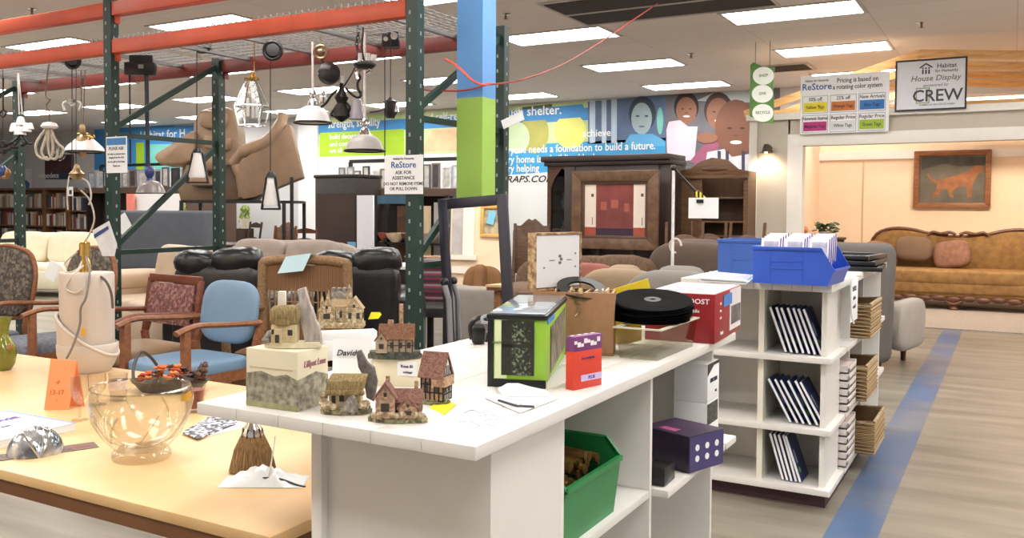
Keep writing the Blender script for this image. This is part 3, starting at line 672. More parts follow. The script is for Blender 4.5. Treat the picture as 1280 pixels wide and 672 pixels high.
for pts in ([(60, 158), (52, 168), (45, 180), (46, 192), (53, 198), (59, 196)], [(63, 158), (68, 172), (73, 180), (79, 186), (76, 195), (70, 196)], [(60, 160), (56, 176), (52, 190), (58, 199), (64, 196), (66, 184), (64, 168)], [(62, 160), (60, 180), (63, 196), (70, 198), (72, 186)]):
    obj('loop', B().tube([P.p(u, v) for u, v in pts], .011, 7, smooth=5), CREAM, P.t)
obj('crown', B().lathe([(0, .04), (.05, .03), (.07, 0), (.06, -.015), (0, -.02)], P.p(62, 158), 16), MILK, P.t)
obj('chain', B().tube([V((P.p(61, 110).x, 0, 0)), P.p(57, 118), P.p(63, 124), P.p(58, 132), P.p(62, 140), P.p(61, 156)], .006, 6, smooth=4), M('brown chain', (110, 92, 82), .5, .4), P.t)
obj('lamp_shade', B().sph(P.p(74, 192), (.05, .05, .06)), GLASSC, P.t)
P = lamp('black ring canopy with a long cord and clear curled arms, over the left table chairs', 91, 4.75); canopy(P, 91, 76, 9); cord(P, 90, 83, 222)
for sx in (-1, 1): obj('arm', B().tube([P.p(90, 132), P.p(90+sx*6, 127), P.p(90+sx*11, 130), P.p(90+sx*9, 138)], .010, 7, smooth=4), M('white glass arm', (226, 226, 226), .2), P.t)
obj('cup', B().lathe([(0, -.02), (.04, -.01), (.05, .015), (.02, .02), (0, .02)], P.p(90, 127), 16), CHROME, P.t)
obj('beam_tag', B().box(P.p(86, 64, -.42), (.05, .003, .045)), PAPER, P.t)
P = lamp('brass oil-lamp chandelier with a white glass half dome on twin chains', 103, 5.05)
obj('chain', B().tube([V((P.p(101, 110).x, 0, 0)), P.p(102, 160)], .005, 6).tube([V((P.p(106, 110).x, 0, 0)), P.p(104, 160)], .005, 6), M('brown chain', (110, 92, 82), .5, .4), P.t)
obj('body', B().lathe([(0, .16), (.02, .15), (.03, .1), (.018, .07), (.045, .04), (.05, -.02), (.025, -.07), (.03, -.11), (0, -.14)], P.p(103, 178), 18), M('dull brass body', (176, 150, 112), .35, .8, var=.12), P.t)
obj('brass_arm', B().tube([P.p(103, 172), P.p(110, 170), P.p(117, 172), P.p(117, 168)], .009, 7, smooth=4).tube([P.p(103, 172), P.p(112, 174), P.p(112, 168)], .008, 7, smooth=4).tube([P.p(97, 167), P.p(110, 167)], .008, 6), BRASS, P.t)
c = P.p(106, 189, .06); r = 25*P.s; obj('lamp_shade', B().lathe([(.03, r*.72), (r*.45, r*.6), (r*.8, r*.28), (r, 0), (r*.97, 0), (r*.75, r*.27), (r*.4, r*.55)], c, 28), MILK, P.t)
obj('rim', B().tube([c+V((r*math.cos(k*PI/14), r*math.sin(k*PI/14), -.005)) for k in range(28)], .008, 6, closed=True), DKIRON, P.t)
P = lamp('tarnished brass lamp with a hanging white price tag, below the ring canopy', 97, 4.7)
obj('chain', B().tube([V((P.p(95, 110).x, 0, 0)), P.p(95, 205)], .003, 6), DKIRON, P.t)
obj('body', B().lathe([(0, .08), (.02, .07), (.03, .03), (.06, 0), (.05, -.03), (.02, -.05), (0, -.06)], P.p(96, 217), 16), M('dull brass body', (176, 150, 112), .35, .8), P.t)
obj('arm', B().tube([P.p(92, 212), P.p(86, 222), P.p(84, 245), P.p(85, 262)], .006, 6, smooth=4).tube([P.p(101, 222), P.p(110, 228), P.p(114, 244), P.p(111, 256)], .007, 6, smooth=4), ROD, P.t)
obj('price_tag', B().box(P.p(88, 239, -.02), (.045, .003, .075)), PAPER, P.t); obj('barcode', B().box(P.p(88, 240, -.023), (.02, .002, .035)), INK, P.t)
P = lamp('ribbed glass dome lamp on a dark pole under a black track box', 183, 4.8)
a, b_ = P.p(157, 78), P.p(194, 94)
obj('track_box', B().boxx(a.x, b_.x, -.04, .04, b_.z, a.z, .008).boxx(a.x+.03, b_.x-.02, -.01, .01, a.z, 0), BLACK, P.t); obj('label_plate', B().box(P.p(176, 83, -.05), (.04, .004, .03)), M('grey label', (130, 130, 128), .6), P.t)
obj('pole', B().cyl(P.p(183, 94), P.p(185, 212), .017, n=10), M('dark blue grey pole', (50, 56, 66), .35, .4), P.t); obj('cord', B().cyl(P.p(162, 94), P.p(163, 204), .007, n=8), BLACK, P.t)
obj('neck', B().lathe([(0, .06), (.02, .055), (.035, .02), (.035, -.01), (.02, -.04), (.03, -.06), (0, -.06)], P.p(187, 216), 16), M('cobalt glaze', (52, 66, 120), .2), P.t)
c = P.p(188.5, 241); r = 18*P.s; obj('lamp_shade', B().lathe([(.025, r*.85), (r*.6, r*.75), (r*.85, r*.4), (r, 0), (r*.95, 0), (r*.8, r*.4), (r*.5, r*.7)], c, 32), M('ribbed smoked glass', (150, 142, 140), .25, bump=.3, bs=30), P.t)
for n_, col in (('blue lamp globe hanging at the far left with an amber flower', None),):
    P = lamp(n_, 4, 4.7); obj('globe', B().sph(P.p(3, 214), (.045, .045, .055)), M('cobalt glaze', (52, 66, 120), .2), P.t); obj('flower', B().sph(P.p(9, 216), (.03, .03, .04)).sph(P.p(6, 221), (.03, .03, .02)), M('amber glass', (150, 110, 60), .3), P.t); obj('cord', B().cyl(P.p(3, 204), V((P.p(3, 204).x, 0, 0)), .003), BLACK, P.t)
# ================================================================ FRONT COUNTER (boards on a white shelf body)
CT = .98; CX0, CX1, CY0, CY1 = -1.143, -.612, 1.035, 2.36
counter = thing('shelf_counter', 'white shelf counter in the foreground, topped with boards and carrying cottages and boxes', 'counter', (0, 0, 0))
w_ = B(); nb = 6; bw = (CX1-CX0)/nb
for k in range(nb): w_.boxx(CX0+k*bw+.0007, CX0+(k+1)*bw-.0007, CY0, CY1, CT-.0195, CT, .0008)
obj('worktop', w_, white_lam, counter)
DVS = [gx(u, 560, -.645).y for u in (700, 811, 887)]
BX0, BX1 = gy(389, 590, 1.11).x, -.64
ZS = .712
obj('side_panel', B().boxx(BX1-.012, BX1, 1.1402, DVS[0]-.008, 0, CT-.02), white_lam, counter)
obj('front_panel', B().boxx(BX0+.02, BX1, 1.125, 1.14, 0, CT-.02), white_lam, counter)
obj('stile', B().boxx(BX0, BX0+.021, 1.11, 1.14, 0, CT-.02, .001), white_lam, counter)
for i, y in enumerate(DVS): obj('divider', B().boxx(BX0+.02, BX1, y-.007, y+.007, 0, CT-.02, .001), white_lam, counter)
obj('end_panel', B().boxx(BX0+.02, BX1-.12, CY1-.05, CY1-.035, 0, CT-.02), white_lam, counter)
obj('back_panel', B().boxx(BX0, BX0+.018, 1.14, CY1-.04, 0, CT-.02), white_lam, counter)
ys = [1.14]+DVS+[CY1]
for k in range(4):
    x1 = -.605 if k >= 2 else BX1
    obj('shelf', B().boxx(BX0+.02, x1, ys[k]+.008, ys[k+1]-.008, ZS-.016, ZS, .001), white_lam, counter)
    obj('shelf', B().boxx(BX0+.02, BX1, ys[k]+.008, ys[k+1]-.008, .30, .316), white_lam, counter)
obj('base_board', B().boxx(BX0, BX1, 1.15, CY1-.04, 0, .07), white_lam, counter)
# ================================================================ BACK COUNTER
DX0, DX1, DY0, DY1 = -1.30, -.645, 4.03, 5.95
KT = .985
c2 = thing('shelf_counter', 'white shelf counter farther back, with leaning notebooks and blue bins on top', 'counter', (0, 0, 0))
w_ = B(); nb = 8; bw = (DX1-DX0)/nb
for k in range(nb): w_.boxx(DX0+k*bw+.0006, DX0+(k+1)*bw-.0006, DY0, DY1, KT-.036, KT, .001)
obj('worktop', w_, white_lam, c2)
F0 = DY0+.07; xd = gy(951.5, 420, F0).x
CREAMW = M('cream laminate', (226, 222, 206), .45, var=.02)
obj('side_panel', B().boxx(DX1-.052, DX1-.03, F0, F0+.36, .08, KT-.036), white_lam, c2)
obj('divider', B().boxx(xd-.012, xd+.012, F0, F0+.36, .08, KT-.036), CREAMW, c2)
obj('side_panel', B().boxx(DX0+.02, DX0+.04, F0, F0+.36, .08, KT-.036), white_lam, c2)
obj('back_panel', B().boxx(DX0+.04, DX1-.05, F0+.34, F0+.36, .08, KT-.036), white_lam, c2)
for z in (.665, .355, .095): obj('shelf', B().boxx(DX0+.02, DX1, DY0+.03, F0+.34, z-.026, z, .002), white_lam, c2)
yy = [F0+.36, 4.75, 5.2, DY1-.03]
obj('spine_panel', B().boxx(-1.0, -.98, F0+.36, DY1-.02, .08, KT-.036), white_lam, c2)
for y in yy[1:]: obj('divider', B().boxx(-.98, DX1-.03, y-.01, y+.01, .08, KT-.036), white_lam, c2)
for k in range(3):
    for z in (.665, .355, .095): obj('shelf', B().boxx(-.98, DX1, yy[k]+.01, yy[k+1]-.01, z-.026, z, .002), white_lam, c2)
obj('plinth', B().boxx(DX0+.05, DX1-.03, F0+.03, DY1-.05, 0, .069), M('dark plinth', (70, 44, 52), .6), c2)
# ---- helper: a box whose three bottom corners are seen
def lmr(name, label, cat, L, Mm, R, vt, z, group=None):
    l, m, r = gz(*L, z), gz(*Mm, z), gz(*R, z)
    lm, mr = m-l, r-m; a1 = math.atan2(lm.y, lm.x); a2 = math.atan2(mr.y, mr.x)-PI/2
    wl, wr = abs(Mm[0]-L[0])**1.5, abs(R[0]-Mm[0])**1.5; an = (a1*wl+a2*wr)/(wl+wr)
    ex = V((math.cos(an), math.sin(an), 0)); ey = V((-ex.y, ex.x, 0))
    def reach(dirv, u):   # how far along dirv from m the sight line u is met
        k = (u-600)/FPX; q = m-EYE; A = q.dot(Rt)-k*q.dot(Fw); Bq = dirv.dot(Rt)-k*dirv.dot(Fw); return -A/Bq
    w, d = reach(-ex, L[0]), reach(ey, R[0]); l = m-ex*w
    dm = (m-EYE).dot(Fw); top = EYE+ray(Mm[0], vt)*dm; h = top.z-z
    t = thing(name, label, cat, (l.x, l.y, z), math.degrees(math.atan2(ex.y, ex.x)), group)
    return t, w, d, h
def rtext(lines, mat, t, w, **k): return lettering(lines, mat, t, y=-.0008, rot=(90, 0, 90), origin=(w, 0, 0), **k)
# ---- boxed cottage carton
t, w, d, h = lmr('carton', 'cream collectible carton printed with a village street, thatched cottage standing on it', 'box', (308, 505), (372, 515), (410, 500), 440, CT)
VILL = M('village print', (172, 166, 146), .6, rgb2=(112, 104, 92), vs_=90, thresh=(.35, .65))
CRM = M('cream card', (226, 216, 188), .6, var=.02)
obj('carton_body', B().boxx(0, w, 0, d, 0, h, .0008), CRM, t)
pts = [(0, .0), (w, .0), (w, h*.52), (w*.8, h*.6), (w*.55, h*.55), (w*.3, h*.62), (0, h*.56)]
obj('printed_scene', B().prism([(x, -.0006, z+.001) for x, z in pts], (0, .0006, 0)).prism([(w, y*d/w, z+.001) for y, z in ((0, 0), (w, 0), (w, h*.5), (w*.6, h*.6), (0, h*.52))], (.0006, 0, 0)), VILL, t)
obj('grass_print', B().boxx(0, w, -.0012, -.0006, .001, h*.1), M('grass print', (150, 150, 110), .6, var=.2, vs_=60), t)
obj('print_panel', B().boxx(w*.08, w*.9, -.0008, 0, h*.68, h*.7), M('pale print', (206, 196, 168), .6), t)
lettering([('Lilliput Lane', d*.55, h*.72, .010, 'CENTER', .8, .2)], M('mauve ink', (170, 120, 130), .6), t, y=-.0008, rot=(90, 0, 90), origin=(w, 0, 0))
ZL = CT+h
# ---- cottage models
STONE = speckle('stone grey', [(150, 142, 132), (128, 120, 112), (170, 162, 150), (140, 130, 122)], 220)
BEIGEST = speckle('beige stone', [(186, 168, 134), (166, 146, 112), (204, 188, 156), (150, 130, 100)], 240)
THATCH = M('thatch', (178, 156, 108), .9, rgb2=(126, 104, 66), stretch=(60, 60, 8), vs_=6, bump=.5, bs=20)
ROOFR = M('red brown tiles', (154, 112, 98), .8, rgb2=(112, 74, 64), vs_=220, bump=.5, bs=300)
ROOFB = M('brown tiles', (140, 96, 66), .8, rgb2=(98, 64, 46), vs_=200, bump=.4, bs=300)
BRICK = speckle('brick model', [(176, 140, 112), (150, 114, 92), (190, 158, 126), (160, 128, 106)], 260)
MOSS = speckle('model moss', [(120, 118, 84), (150, 140, 104), (96, 96, 70), (178, 166, 130)], 200)
DARKG = speckle('dark model base', [(70, 74, 64), (52, 58, 52), (92, 92, 78)], 160)
WINM = M('model window', (58, 50, 44), .5, var=.1)
def block(W, Rf, Wn, x, y, z, w, d, h, rh, axis='x', ov=.002, wins=2, thick=.003):
    """walls, a gable roof and windows; ridge along axis"""
    W.boxx(x-w/2, x+w/2, y-d/2, y+d/2, z, z+h)
    if axis == 'x':
        W.prism([(x-w/2, y-d/2, z+h), (x-w/2, y+d/2, z+h), (x-w/2, y, z+h+rh)], (w, 0, 0))
        for s in (-1, 1): Rf.prism([(x-w/2-ov, y+s*(d/2+ov), z+h-ov), (x-w/2-ov, y, z+h+rh), (x-w/2-ov, y, z+h+rh+thick*1.4), (x-w/2-ov, y+s*(d/2+ov*2), z+h-ov+thick*.6)], (w+2*ov, 0, 0))
    else:
        W.prism([(x-w/2, y-d/2, z+h), (x+w/2, y-d/2, z+h), (x, y-d/2, z+h+rh)], (0, d, 0))
        for s in (-1, 1): Rf.prism([(x+s*(w/2+ov), y-d/2-ov, z+h-ov), (x, y-d/2-ov, z+h+rh), (x, y-d/2-ov, z+h+rh+thick*1.4), (x+s*(w/2+ov*2), y-d/2-ov, z+h-ov+thick*.6)], (0, d+2*ov, 0))
    for k in range(wins):
        xx = x-w/2+w*(k+.5)/wins; Wn.box((xx, y-d/2-.0002, z+h*.55), (w/wins*.42, .0014, h*.42))
        if axis == 'y' and k == 0: Wn.box((x, y-d/2-.0002, z+h+rh*.3), (w*.16, .0014, rh*.3))
    for k in range(2): Wn.box((x+w/2+.0002, y-d/2+d*(k+.5)/2, z+h*.55), (.0014, d*.2, h*.42))
def base_disc(b, rx, ry, h, n=18, seed=1):
    r = random.Random(seed); q = [1+r.uniform(-.1, .1) for _ in range(n)]
    ring = lambda k, z, s: (rx*s*q[k]*math.cos(2*PI*k/n), ry*s*q[k]*math.sin(2*PI*k/n), z)
    b.prism([ring(k, 0, 1) for k in range(n)], (0, 0, h*.6)); b.prism([ring(k, h*.6, .94) for k in range(n)], (0, 0, h*.4))
def bushes(b, pts, r=.004):
    for i, (x, y, z) in enumerate(pts): b.sph((x, y, z), (r*1.2, r, r*.9), 8)
CG = 'miniature cottages on the front counter'
def shard(b, pts, P, dy, th): b.prism([P.p(u, v)+V((0, dy, 0)) for u, v in pts], (0, th, 0), .0012)
def cott(label, u, v, z): P = PX('miniature_cottage', label, 'ornament', u, v, z=z, group=CG); return P, B(), B(), B(), B()
def fin(P, W, R_, N, G, mw, mr, mg=MOSS, extra=()):
    obj('base', G, mg, P.t); obj('walls', W, mw, P.t); obj('roof', R_, mr, P.t); obj('windows', N, WINM, P.t)
    for n_, b, m in extra: obj(n_, b, m, P.t)
# A: thatched cottage with a ruined spire, on the carton
P, W, R_, N, G = cott('miniature thatched cottage with white chimney and tall grey ruined spire, on the cream carton', 368, 433, ZL+.001); s = P.s
base_disc(G, 35*s, 16*s, 6*s, seed=3); z = 5*s
W.boxx(-27*s, 4*s, -11*s, 13*s, z, z+24*s, .002); R_.puff((-11*s, 1*s, z+34*s), (38*s, 30*s, 26*s), .6, wob=.04)
R_.puff((-12*s, -10*s, z+27*s), (20*s, 10*s, 10*s), .6)
W.boxx(-22*s, -13*s, -16*s, -8*s, z, z+18*s); N.box((-18*s, -16.3*s, z+7*s), (5*s, .6*s, 10*s)).box((-3*s, -11.3*s, z+14*s), (6*s, .6*s, 7*s)).box((-24*s, -11.3*s, z+15*s), (4*s, .6*s, 6*s))
ch = B().box((-16*s, 4*s, z+50*s), (9*s, 9*s, 28*s), None, .0008); sp = B()
shard(sp, [(371, 362), (381, 359), (385, 378), (390, 386), (393, 400), (398, 406), (402, 431), (381, 431), (379, 412), (374, 398), (377, 386)], P, 0, 12*s)
shard(sp, [(366, 384), (374, 376), (378, 392), (372, 396)], P, 2*s, 8*s)
st = B(); bushes(st, [(-34*s+k*3*s, -6*s+2*s*(k % 2), z+(4+k % 3*4)*s) for k in range(4)], 5*s)
fin(P, W, R_, N, G, M('cream model wall', (206, 188, 150), .8, var=.12, vs_=150), THATCH, M('cream base', (214, 204, 176), .8, var=.1, vs_=80), [('chimney', ch, M('white model chimney', (226, 218, 204), .8, var=.06)), ('ruined_spire', sp, M('pale grey stone', (198, 188, 180), .85, rgb2=(150, 138, 132), vs_=120, stretch=(1, 1, .3))), ('boulders', st, STONE)])
# white gift box that carries the manor
t, w, d, h = lmr('gift_box', 'low white box with a blue patch, under the beige manor model', 'box', (402, 447), (466, 444), (474, 436), 410, CT)
obj('box_body', B().boxx(0, w, 0, d+.03, 0, h*.7, .001), PAPER, t); obj('lid', B().boxx(-.002, w+.002, -.002, d+.032, h*.7, h, .0012), PAPER, t)
obj('blue_patch', B().prism([(w+.0022, -.0005+y, z) for y, z in ((.0, h*.72), (.012, h*.74), (.012, h*.98), (0, h*.96))], (.0008, 0, 0)).prism([(x, -.0028, z) for x, z in ((w*.78, h*.5), (w, h*.45), (w, h*.95), (w*.86, h*.96))], (0, .0006, 0)), M('cobalt print', (48, 92, 190), .6), t)
ZB2 = CT+h
P, W, R_, N, G = cott('miniature beige manor with turret spires and battlements, on the low white box', 427, 409, ZB2+.001); s = P.s
G.boxx(-29*s, 28*s, -10*s, 16*s, 0, 7*s, .002); z = 6*s
block(W, R_, N, -17*s, 0, z, 20*s, 18*s, 16*s, 13*s, 'y', .0012, 1); block(W, R_, N, 17*s, -2*s, z, 20*s, 18*s, 18*s, 13*s, 'y', .0012, 2); block(W, R_, N, 0, 3*s, z, 24*s, 16*s, 20*s, 8*s, 'x', .001, 3)
W.boxx(-12*s, 10*s, 3*s, 14*s, z, z+40*s); tw = B().boxx(-13*s, 11*s, 2*s, 15*s, z+28*s, z+40*s)
for k in range(4): tw.boxx((-13+6.8*k)*s, (-9.5+6.8*k)*s, 2*s, 15*s, z+40*s, z+43*s)
sp = B().lathe([(4*s, 0), (4*s, z+34*s), (0, z+49*s)], (9*s, 4*s, 0), 6).lathe([(3.6*s, 0), (3.6*s, z+28*s), (0, z+41*s)], (-17*s, 6*s, 0), 6).lathe([(2.6*s, 0), (2.6*s, z+24*s), (0, z+36*s)], (-25*s, 6*s, 0), 6)
fin(P, W, R_, N, G, BEIGEST, M('beige slate', (172, 150, 116), .8, var=.15, vs_=160), BEIGEST, [('battlement', tw, STONE), ('spires', sp, BEIGEST)])
P.t['label'] = 'miniature beige manor with turret spires and battlements, on the low white box'
obj('sticky_note', B().prism([P.p(u, v, .005) for u, v in ((460, 399), (464, 390), (475, 390), (477, 393), (473, 398))], (0, .0006, 0)), M('yellow note', (246, 232, 40), .8, var=.03), P.t)
# standing folded card with a handwritten name
P = PX('name_card', 'white folded card with a handwritten name, standing behind the front thatched cottage', 'card', 440, 471, z=CT)
a, b_ = P.p(415, 471), P.p(465, 471); hh = P.p(440, 425).z
obj('card_face', B().prism([(a.x, 0, 0), (b_.x, 0, 0), (b_.x-.002, .012, hh), (a.x+.001, .012, hh)], (0, .0006, 0)).prism([(a.x, .03, 0), (b_.x, .03, 0), (b_.x-.002, .013, hh), (a.x+.001, .013, hh)], (0, .0006, 0)), PAPER, P.t)
lettering([('David', (a.x+b_.x)/2-.012, hh*.58, .011, 'CENTER', 1.0, .3)], M('pen ink', (40, 44, 60), .7), P.t, y=-.003, rot=(80, 0, 0), origin=(0, 0, 0))
# C: timber farmhouse on cream box
t, w, d, h = lmr('carton', 'small cream carton with a handwritten label, under the brown roofed farmhouse model', 'box', (466, 482), (522, 484), (532, 476), 450, CT)
obj('carton_body', B().boxx(0, w, 0, d+.03, 0, h, .001), CRM, t); obj('label_sticker', B().boxx(w*.55, w*.99, -.0008, 0, h*.42, h*.95), PAPER, t)
lettering([('Rose Bl', w*.76, h*.72, .005), ('cottage', w*.78, h*.52, .004)], INK, t, y=-.0012)
ZC = CT+h
P, W, R_, N, G = cott('miniature timber farmhouse with brown roof and tall thin chimney, on the small cream carton', 494, 447, ZC+.001); s = P.s
base_disc(G, 33*s, 15*s, 9*s, seed=5); z = 8*s
block(W, R_, N, 2*s, 2*s, z, 42*s, 24*s, 17*s, 15*s, 'x', .002, 4); block(W, R_, N, -16*s, -4*s, z, 14*s, 18*s, 15*s, 10*s, 'y', .0015, 1)
ch = B().box((7*s, 5*s, z+38*s), (5*s, 5*s, 42*s)).box((-6*s, 4*s, z+30*s), (7*s, 6*s, 18*s), None, .0006)
tm = B()
for k in range(6): tm.box(((-18+8*k)*s, -10.4*s, z+8*s), (1.3*s, .8*s, 17*s))
tm.box((2*s, -10.4*s, z+9*s), (42*s, .8*s, 1.2*s)).box((2*s, -10.4*s, z+17*s), (42*s, .8*s, 1.4*s))
fin(P, W, R_, N, G, M('greyed plaster', (168, 150, 128), .85, var=.15, vs_=120), ROOFB, DARKG, [('chimney', ch, BRICK), ('timbers', tm, M('model timber', (70, 54, 44), .8))])
# D: front thatched cottage
P, W, R_, N, G = cott('miniature thatched cottage with a rubble wall and dark leaning stones, front left on the counter', 432, 516, CT+.0005); s = P.s
base_disc(G, 32*s, 13*s, 9*s, seed=8); z = 8*s
W.boxx(-20*s, 20*s, -6*s, 14*s, z, z+22*s, .001); R_.prism([(-24*s, -12*s, z+20*s), (-22*s, -10*s, z+34*s), (-17*s, 2*s, z+42*s), (-22*s, 16*s, z+32*s), (-24*s, 18*s, z+20*s)], (46*s, 0, 0), .0016)
for k in range(7): R_.puff(((-20+7*k)*s, -12*s, z+20*s), (8*s, 7*s, 7*s), .8, n=10)
N.box((-4*s, -6.3*s, z+13*s), (6*s, .7*s, 10*s)).box((12*s, -6.3*s, z+12*s), (6*s, .7*s, 8*s)).box((-14*s, -6.3*s, z+8*s), (5*s, .7*s, 14*s))
ru = B(); shard(ru, [(430, 511), (433, 499), (438, 492), (444, 488), (447, 494), (450, 512)], P, -15*s, 6*s)
dk = B(); shard(dk, [(443, 442), (449, 440), (456, 456), (466, 462), (470, 480), (466, 505), (456, 500), (452, 470), (446, 462)], P, 14*s, 10*s)
gl = B(); bushes(gl, [(-27*s, -7*s, z+6*s), (-24*s, -10*s, z+3*s), (-19*s, -12*s, z+5*s), (-14*s, -13*s, z+3*s), (22*s, -10*s, z+4*s), (26*s, -6*s, z+6*s), (-27*s, -2*s, z+14*s)], 5*s)
fin(P, W, R_, N, G, M('cream model wall', (206, 188, 150), .8), THATCH, MOSS, [('rubble_wall', ru, STONE), ('leaning_stones', dk, M('dark grey stone', (118, 112, 108), .85, rgb2=(84, 78, 74), vs_=120)), ('garden', gl, BEIGEST)])
# E: twin gable brick cottage
P, W, R_, N, G = cott('miniature brick cottage with twin red gables, foremost on the counter', 498, 526, CT+.0005); s = P.s
base_disc(G, 36*s, 14*s, 9*s, seed=11); z = 7*s
block(W, R_, N, -15*s, -2*s, z, 24*s, 26*s, 24*s, 17*s, 'y', .002, 1); block(W, R_, N, 9*s, 4*s, z, 40*s, 20*s, 18*s, 12*s, 'x', .002, 3); block(W, R_, N, 13*s, -7*s, z, 22*s, 16*s, 12*s, 12*s, 'y', .002, 1)
ch = B().box((22*s, 6*s, z+34*s), (5*s, 5*s, 18*s), None, .0005).box((-14*s, 8*s, z+42*s), (5*s, 5*s, 14*s), None, .0005)
gl = B(); bushes(gl, [((-28+7*k)*s, (-11-2*(k % 2))*s, z+(3+k % 2*2)*s) for k in range(9)], 4.6*s)
fin(P, W, R_, N, G, BRICK, ROOFR, MOSS, [('chimney', ch, BRICK), ('garden', gl, BEIGEST)])
# F: tudor house
P, W, R_, N, G = cott('miniature black and white timbered house with steep red brown roof, right of the other cottages', 540, 503, CT+.0005); s = P.s
base_disc(G, 24*s, 14*s, 6*s, seed=13); z = 5*s
block(W, R_, N, 4*s, 3*s, z, 30*s, 26*s, 30*s, 26*s, 'x', .003, 2)
W.boxx(5*s, 23*s, -13*s, 16*s, z+18*s, z+30*s)
tm = B(); X1 = 19.4*s; yA, yB_ = -10*s, 16*s
for k in range(6): tm.box((X1, yA+(yB_-yA)*k/5, z+15*s), (1*s, 2*s, 30*s))
for zz in (0, 8, 15, 22, 30): tm.box((X1, 3*s, z+zz*s), (1*s, 27*s, 1.6*s))
for k in range(4): tm.box((X1, (-4+4.6*k)*s, z+36*s), (1*s, 1.6*s, (10+4*(1.5-abs(k-1.5)))*s))
tm.bar((X1, yA, z+30*s), (X1, 3*s, z+56*s), 1.2*s, 2.4*s, (1, 0, 0)).bar((X1, yB_, z+30*s), (X1, 3*s, z+56*s), 1.2*s, 2.4*s, (1, 0, 0))
for k in range(6): tm.box(((-10+6*k)*s, -10.4*s, z+15*s), (1.8*s, .9*s, 30*s))
for zz in (0, 10, 20, 30): tm.box((4*s, -10.4*s, z+zz*s), (30*s, .9*s, 1.6*s))
gb = B().prism([(19.1*s, -10*s, z), (19.1*s, 16*s, z), (19.1*s, 16*s, z+30*s), (19.1*s, 3*s, z+55*s), (19.1*s, -10*s, z+30*s)], (.2*s, 0, 0))
ch = B().box((-12*s, 6*s, z+34*s), (9*s, 8*s, 34*s), None, .0006)
P.t.rotation_euler.z += math.radians(-22)
fin(P, W, R_, N, G, BRICK, ROOFR, MOSS, [('timbers', tm, M('black timber', (28, 24, 26), .7)), ('plaster_gable', gb, M('white plaster', (216, 212, 206), .8)), ('chimney', ch, BRICK)])
# notes and papers on the counter
def sheet(label, cat, pts, z, mat, name, th=.0006, curl=0):
    q = [gz(u, v, z) for u, v in pts]; o = q[0]
    ob = obj(name, B().prism([(p.x-o.x, p.y-o.y, 0) for p in q], (0, 0, th)), mat, loc=(o.x, o.y, z))
    return tag(ob, label, cat)
sheet('bright yellow sticky note lying on the counter beside the timbered house', 'note', [(537, 510), (556, 518), (569, 506), (550, 498)], CT+.0012, M('yellow note', (246, 232, 40), .8, var=.03), 'sticky_note')
sheet('white paper slip under the yellow sticky note', 'paper', [(520, 517), (545, 520), (566, 507), (556, 500)], CT+.0003, PAPER, 'paper_slip')
def scribbled(label, pts, z, marks, extra=None):
    q = [gz(u, v, z) for u, v in pts]; o = q[0]
    t = thing('paper_sheet', label, 'paper', (o.x, o.y, z))
    obj('sheet', B().prism([(p.x-o.x, p.y-o.y, 0) for p in q], (0, 0, .0006)), PAPER, t)
    mk = B()
    for m_ in marks: mk.tube([gz(u, v, z+.0008)-o for u, v in m_], .0005, 4, flat=1, smooth=3)
    obj('handwriting', mk, M('pencil', (110, 110, 122), .8), t); return t
scribbled('white sheet with faint handwriting, lying at the front edge of the counter', [(548, 532), (596, 548), (655, 522), (608, 508)], CT+.0002, [[(580, 504+12), (590, 512), (600, 516), (612, 514)], [(574, 528), (584, 526), (592, 528), (600, 532)], [(598, 520), (612, 518), (624, 521)], [(590, 536), (606, 530), (618, 533)], [(606, 526), (616, 523), (628, 525)]])
scribbled('white sheet with faint handwriting, lying before the green and black box', [(606, 497), (650, 516), (698, 498), (664, 482)], CT+.0016, [[(625, 497), (640, 498), (655, 501)], [(640, 506), (648, 504), (656, 508)]])
# curled sheet at the foot of the green box
P = PX('curled_paper', 'curled white sheet lying at the foot of the green and black box', 'paper', 655, 490, z=CT)
pr = [(622, 487), (634, 480), (648, 480), (662, 484), (676, 487), (684, 490)]
b = B()
for (a, c), (a2, c2_) in zip(pr, pr[1:]):
    p1, p2 = P.p(a, c), P.p(a2, c2_); b.quad([p1+V((0, 0, .002)), p2+V((0, 0, .002)), p2+V((.01, -.05, -p2.z+.003)), p1+V((.01, -.05, -p1.z+.003))])
obj('sheet', b, PAPER, P.t)
tag(obj('pen', B().tube([gz(623, 500, CT+.006), gz(646, 507, CT+.006), gz(668, 508, CT+.006)], .0022, 6), M('dark pen', (60, 60, 72), .4)), 'thin dark pen lying on the handwritten sheets', 'pen')
# ---- green and black product box
t, w, d, h = lmr('product_box', 'black framed green product box with a dark window, standing on the front counter', 'box', (609, 484), (682, 486), (707, 478), 394, CT)
obj('corner_post', B().boxx(0, w*.1, 0, d, 0, h, .0012).boxx(w*.1, w, .003, .006, 0, h*.08).prism([(w*.1, 0, 0), (w*.16, 0, 0), (w*.24, 0, h*.05), (w*.7, 0, h*.05), (w*.8, 0, 0), (w, 0, 0), (w, 0, h*.11), (w*.1, 0, h*.11)], (0, .003, 0)), BLACKP, t)
LIM = M('lime print', (150, 196, 60), .45, var=.05); PLIM = M('pale lime print', (226, 238, 190), .5, var=.03)
obj('carton_body', B().boxx(w*.1, w*.995, .003, d, h*.06, h*.99, .001), LIM, t)
obj('pale_panel', B().boxx(w*.12, w*.33, .0015, .003, h*.12, h*.96), PLIM, t)
obj('window_print', B().boxx(w*.24, w*.80, .0005, .0016, h*.17, h*.92), speckle('window print', [(40, 46, 34), (28, 32, 26), (70, 78, 58), (36, 40, 30), (120, 128, 100), (24, 26, 22)], 260, .4), t)
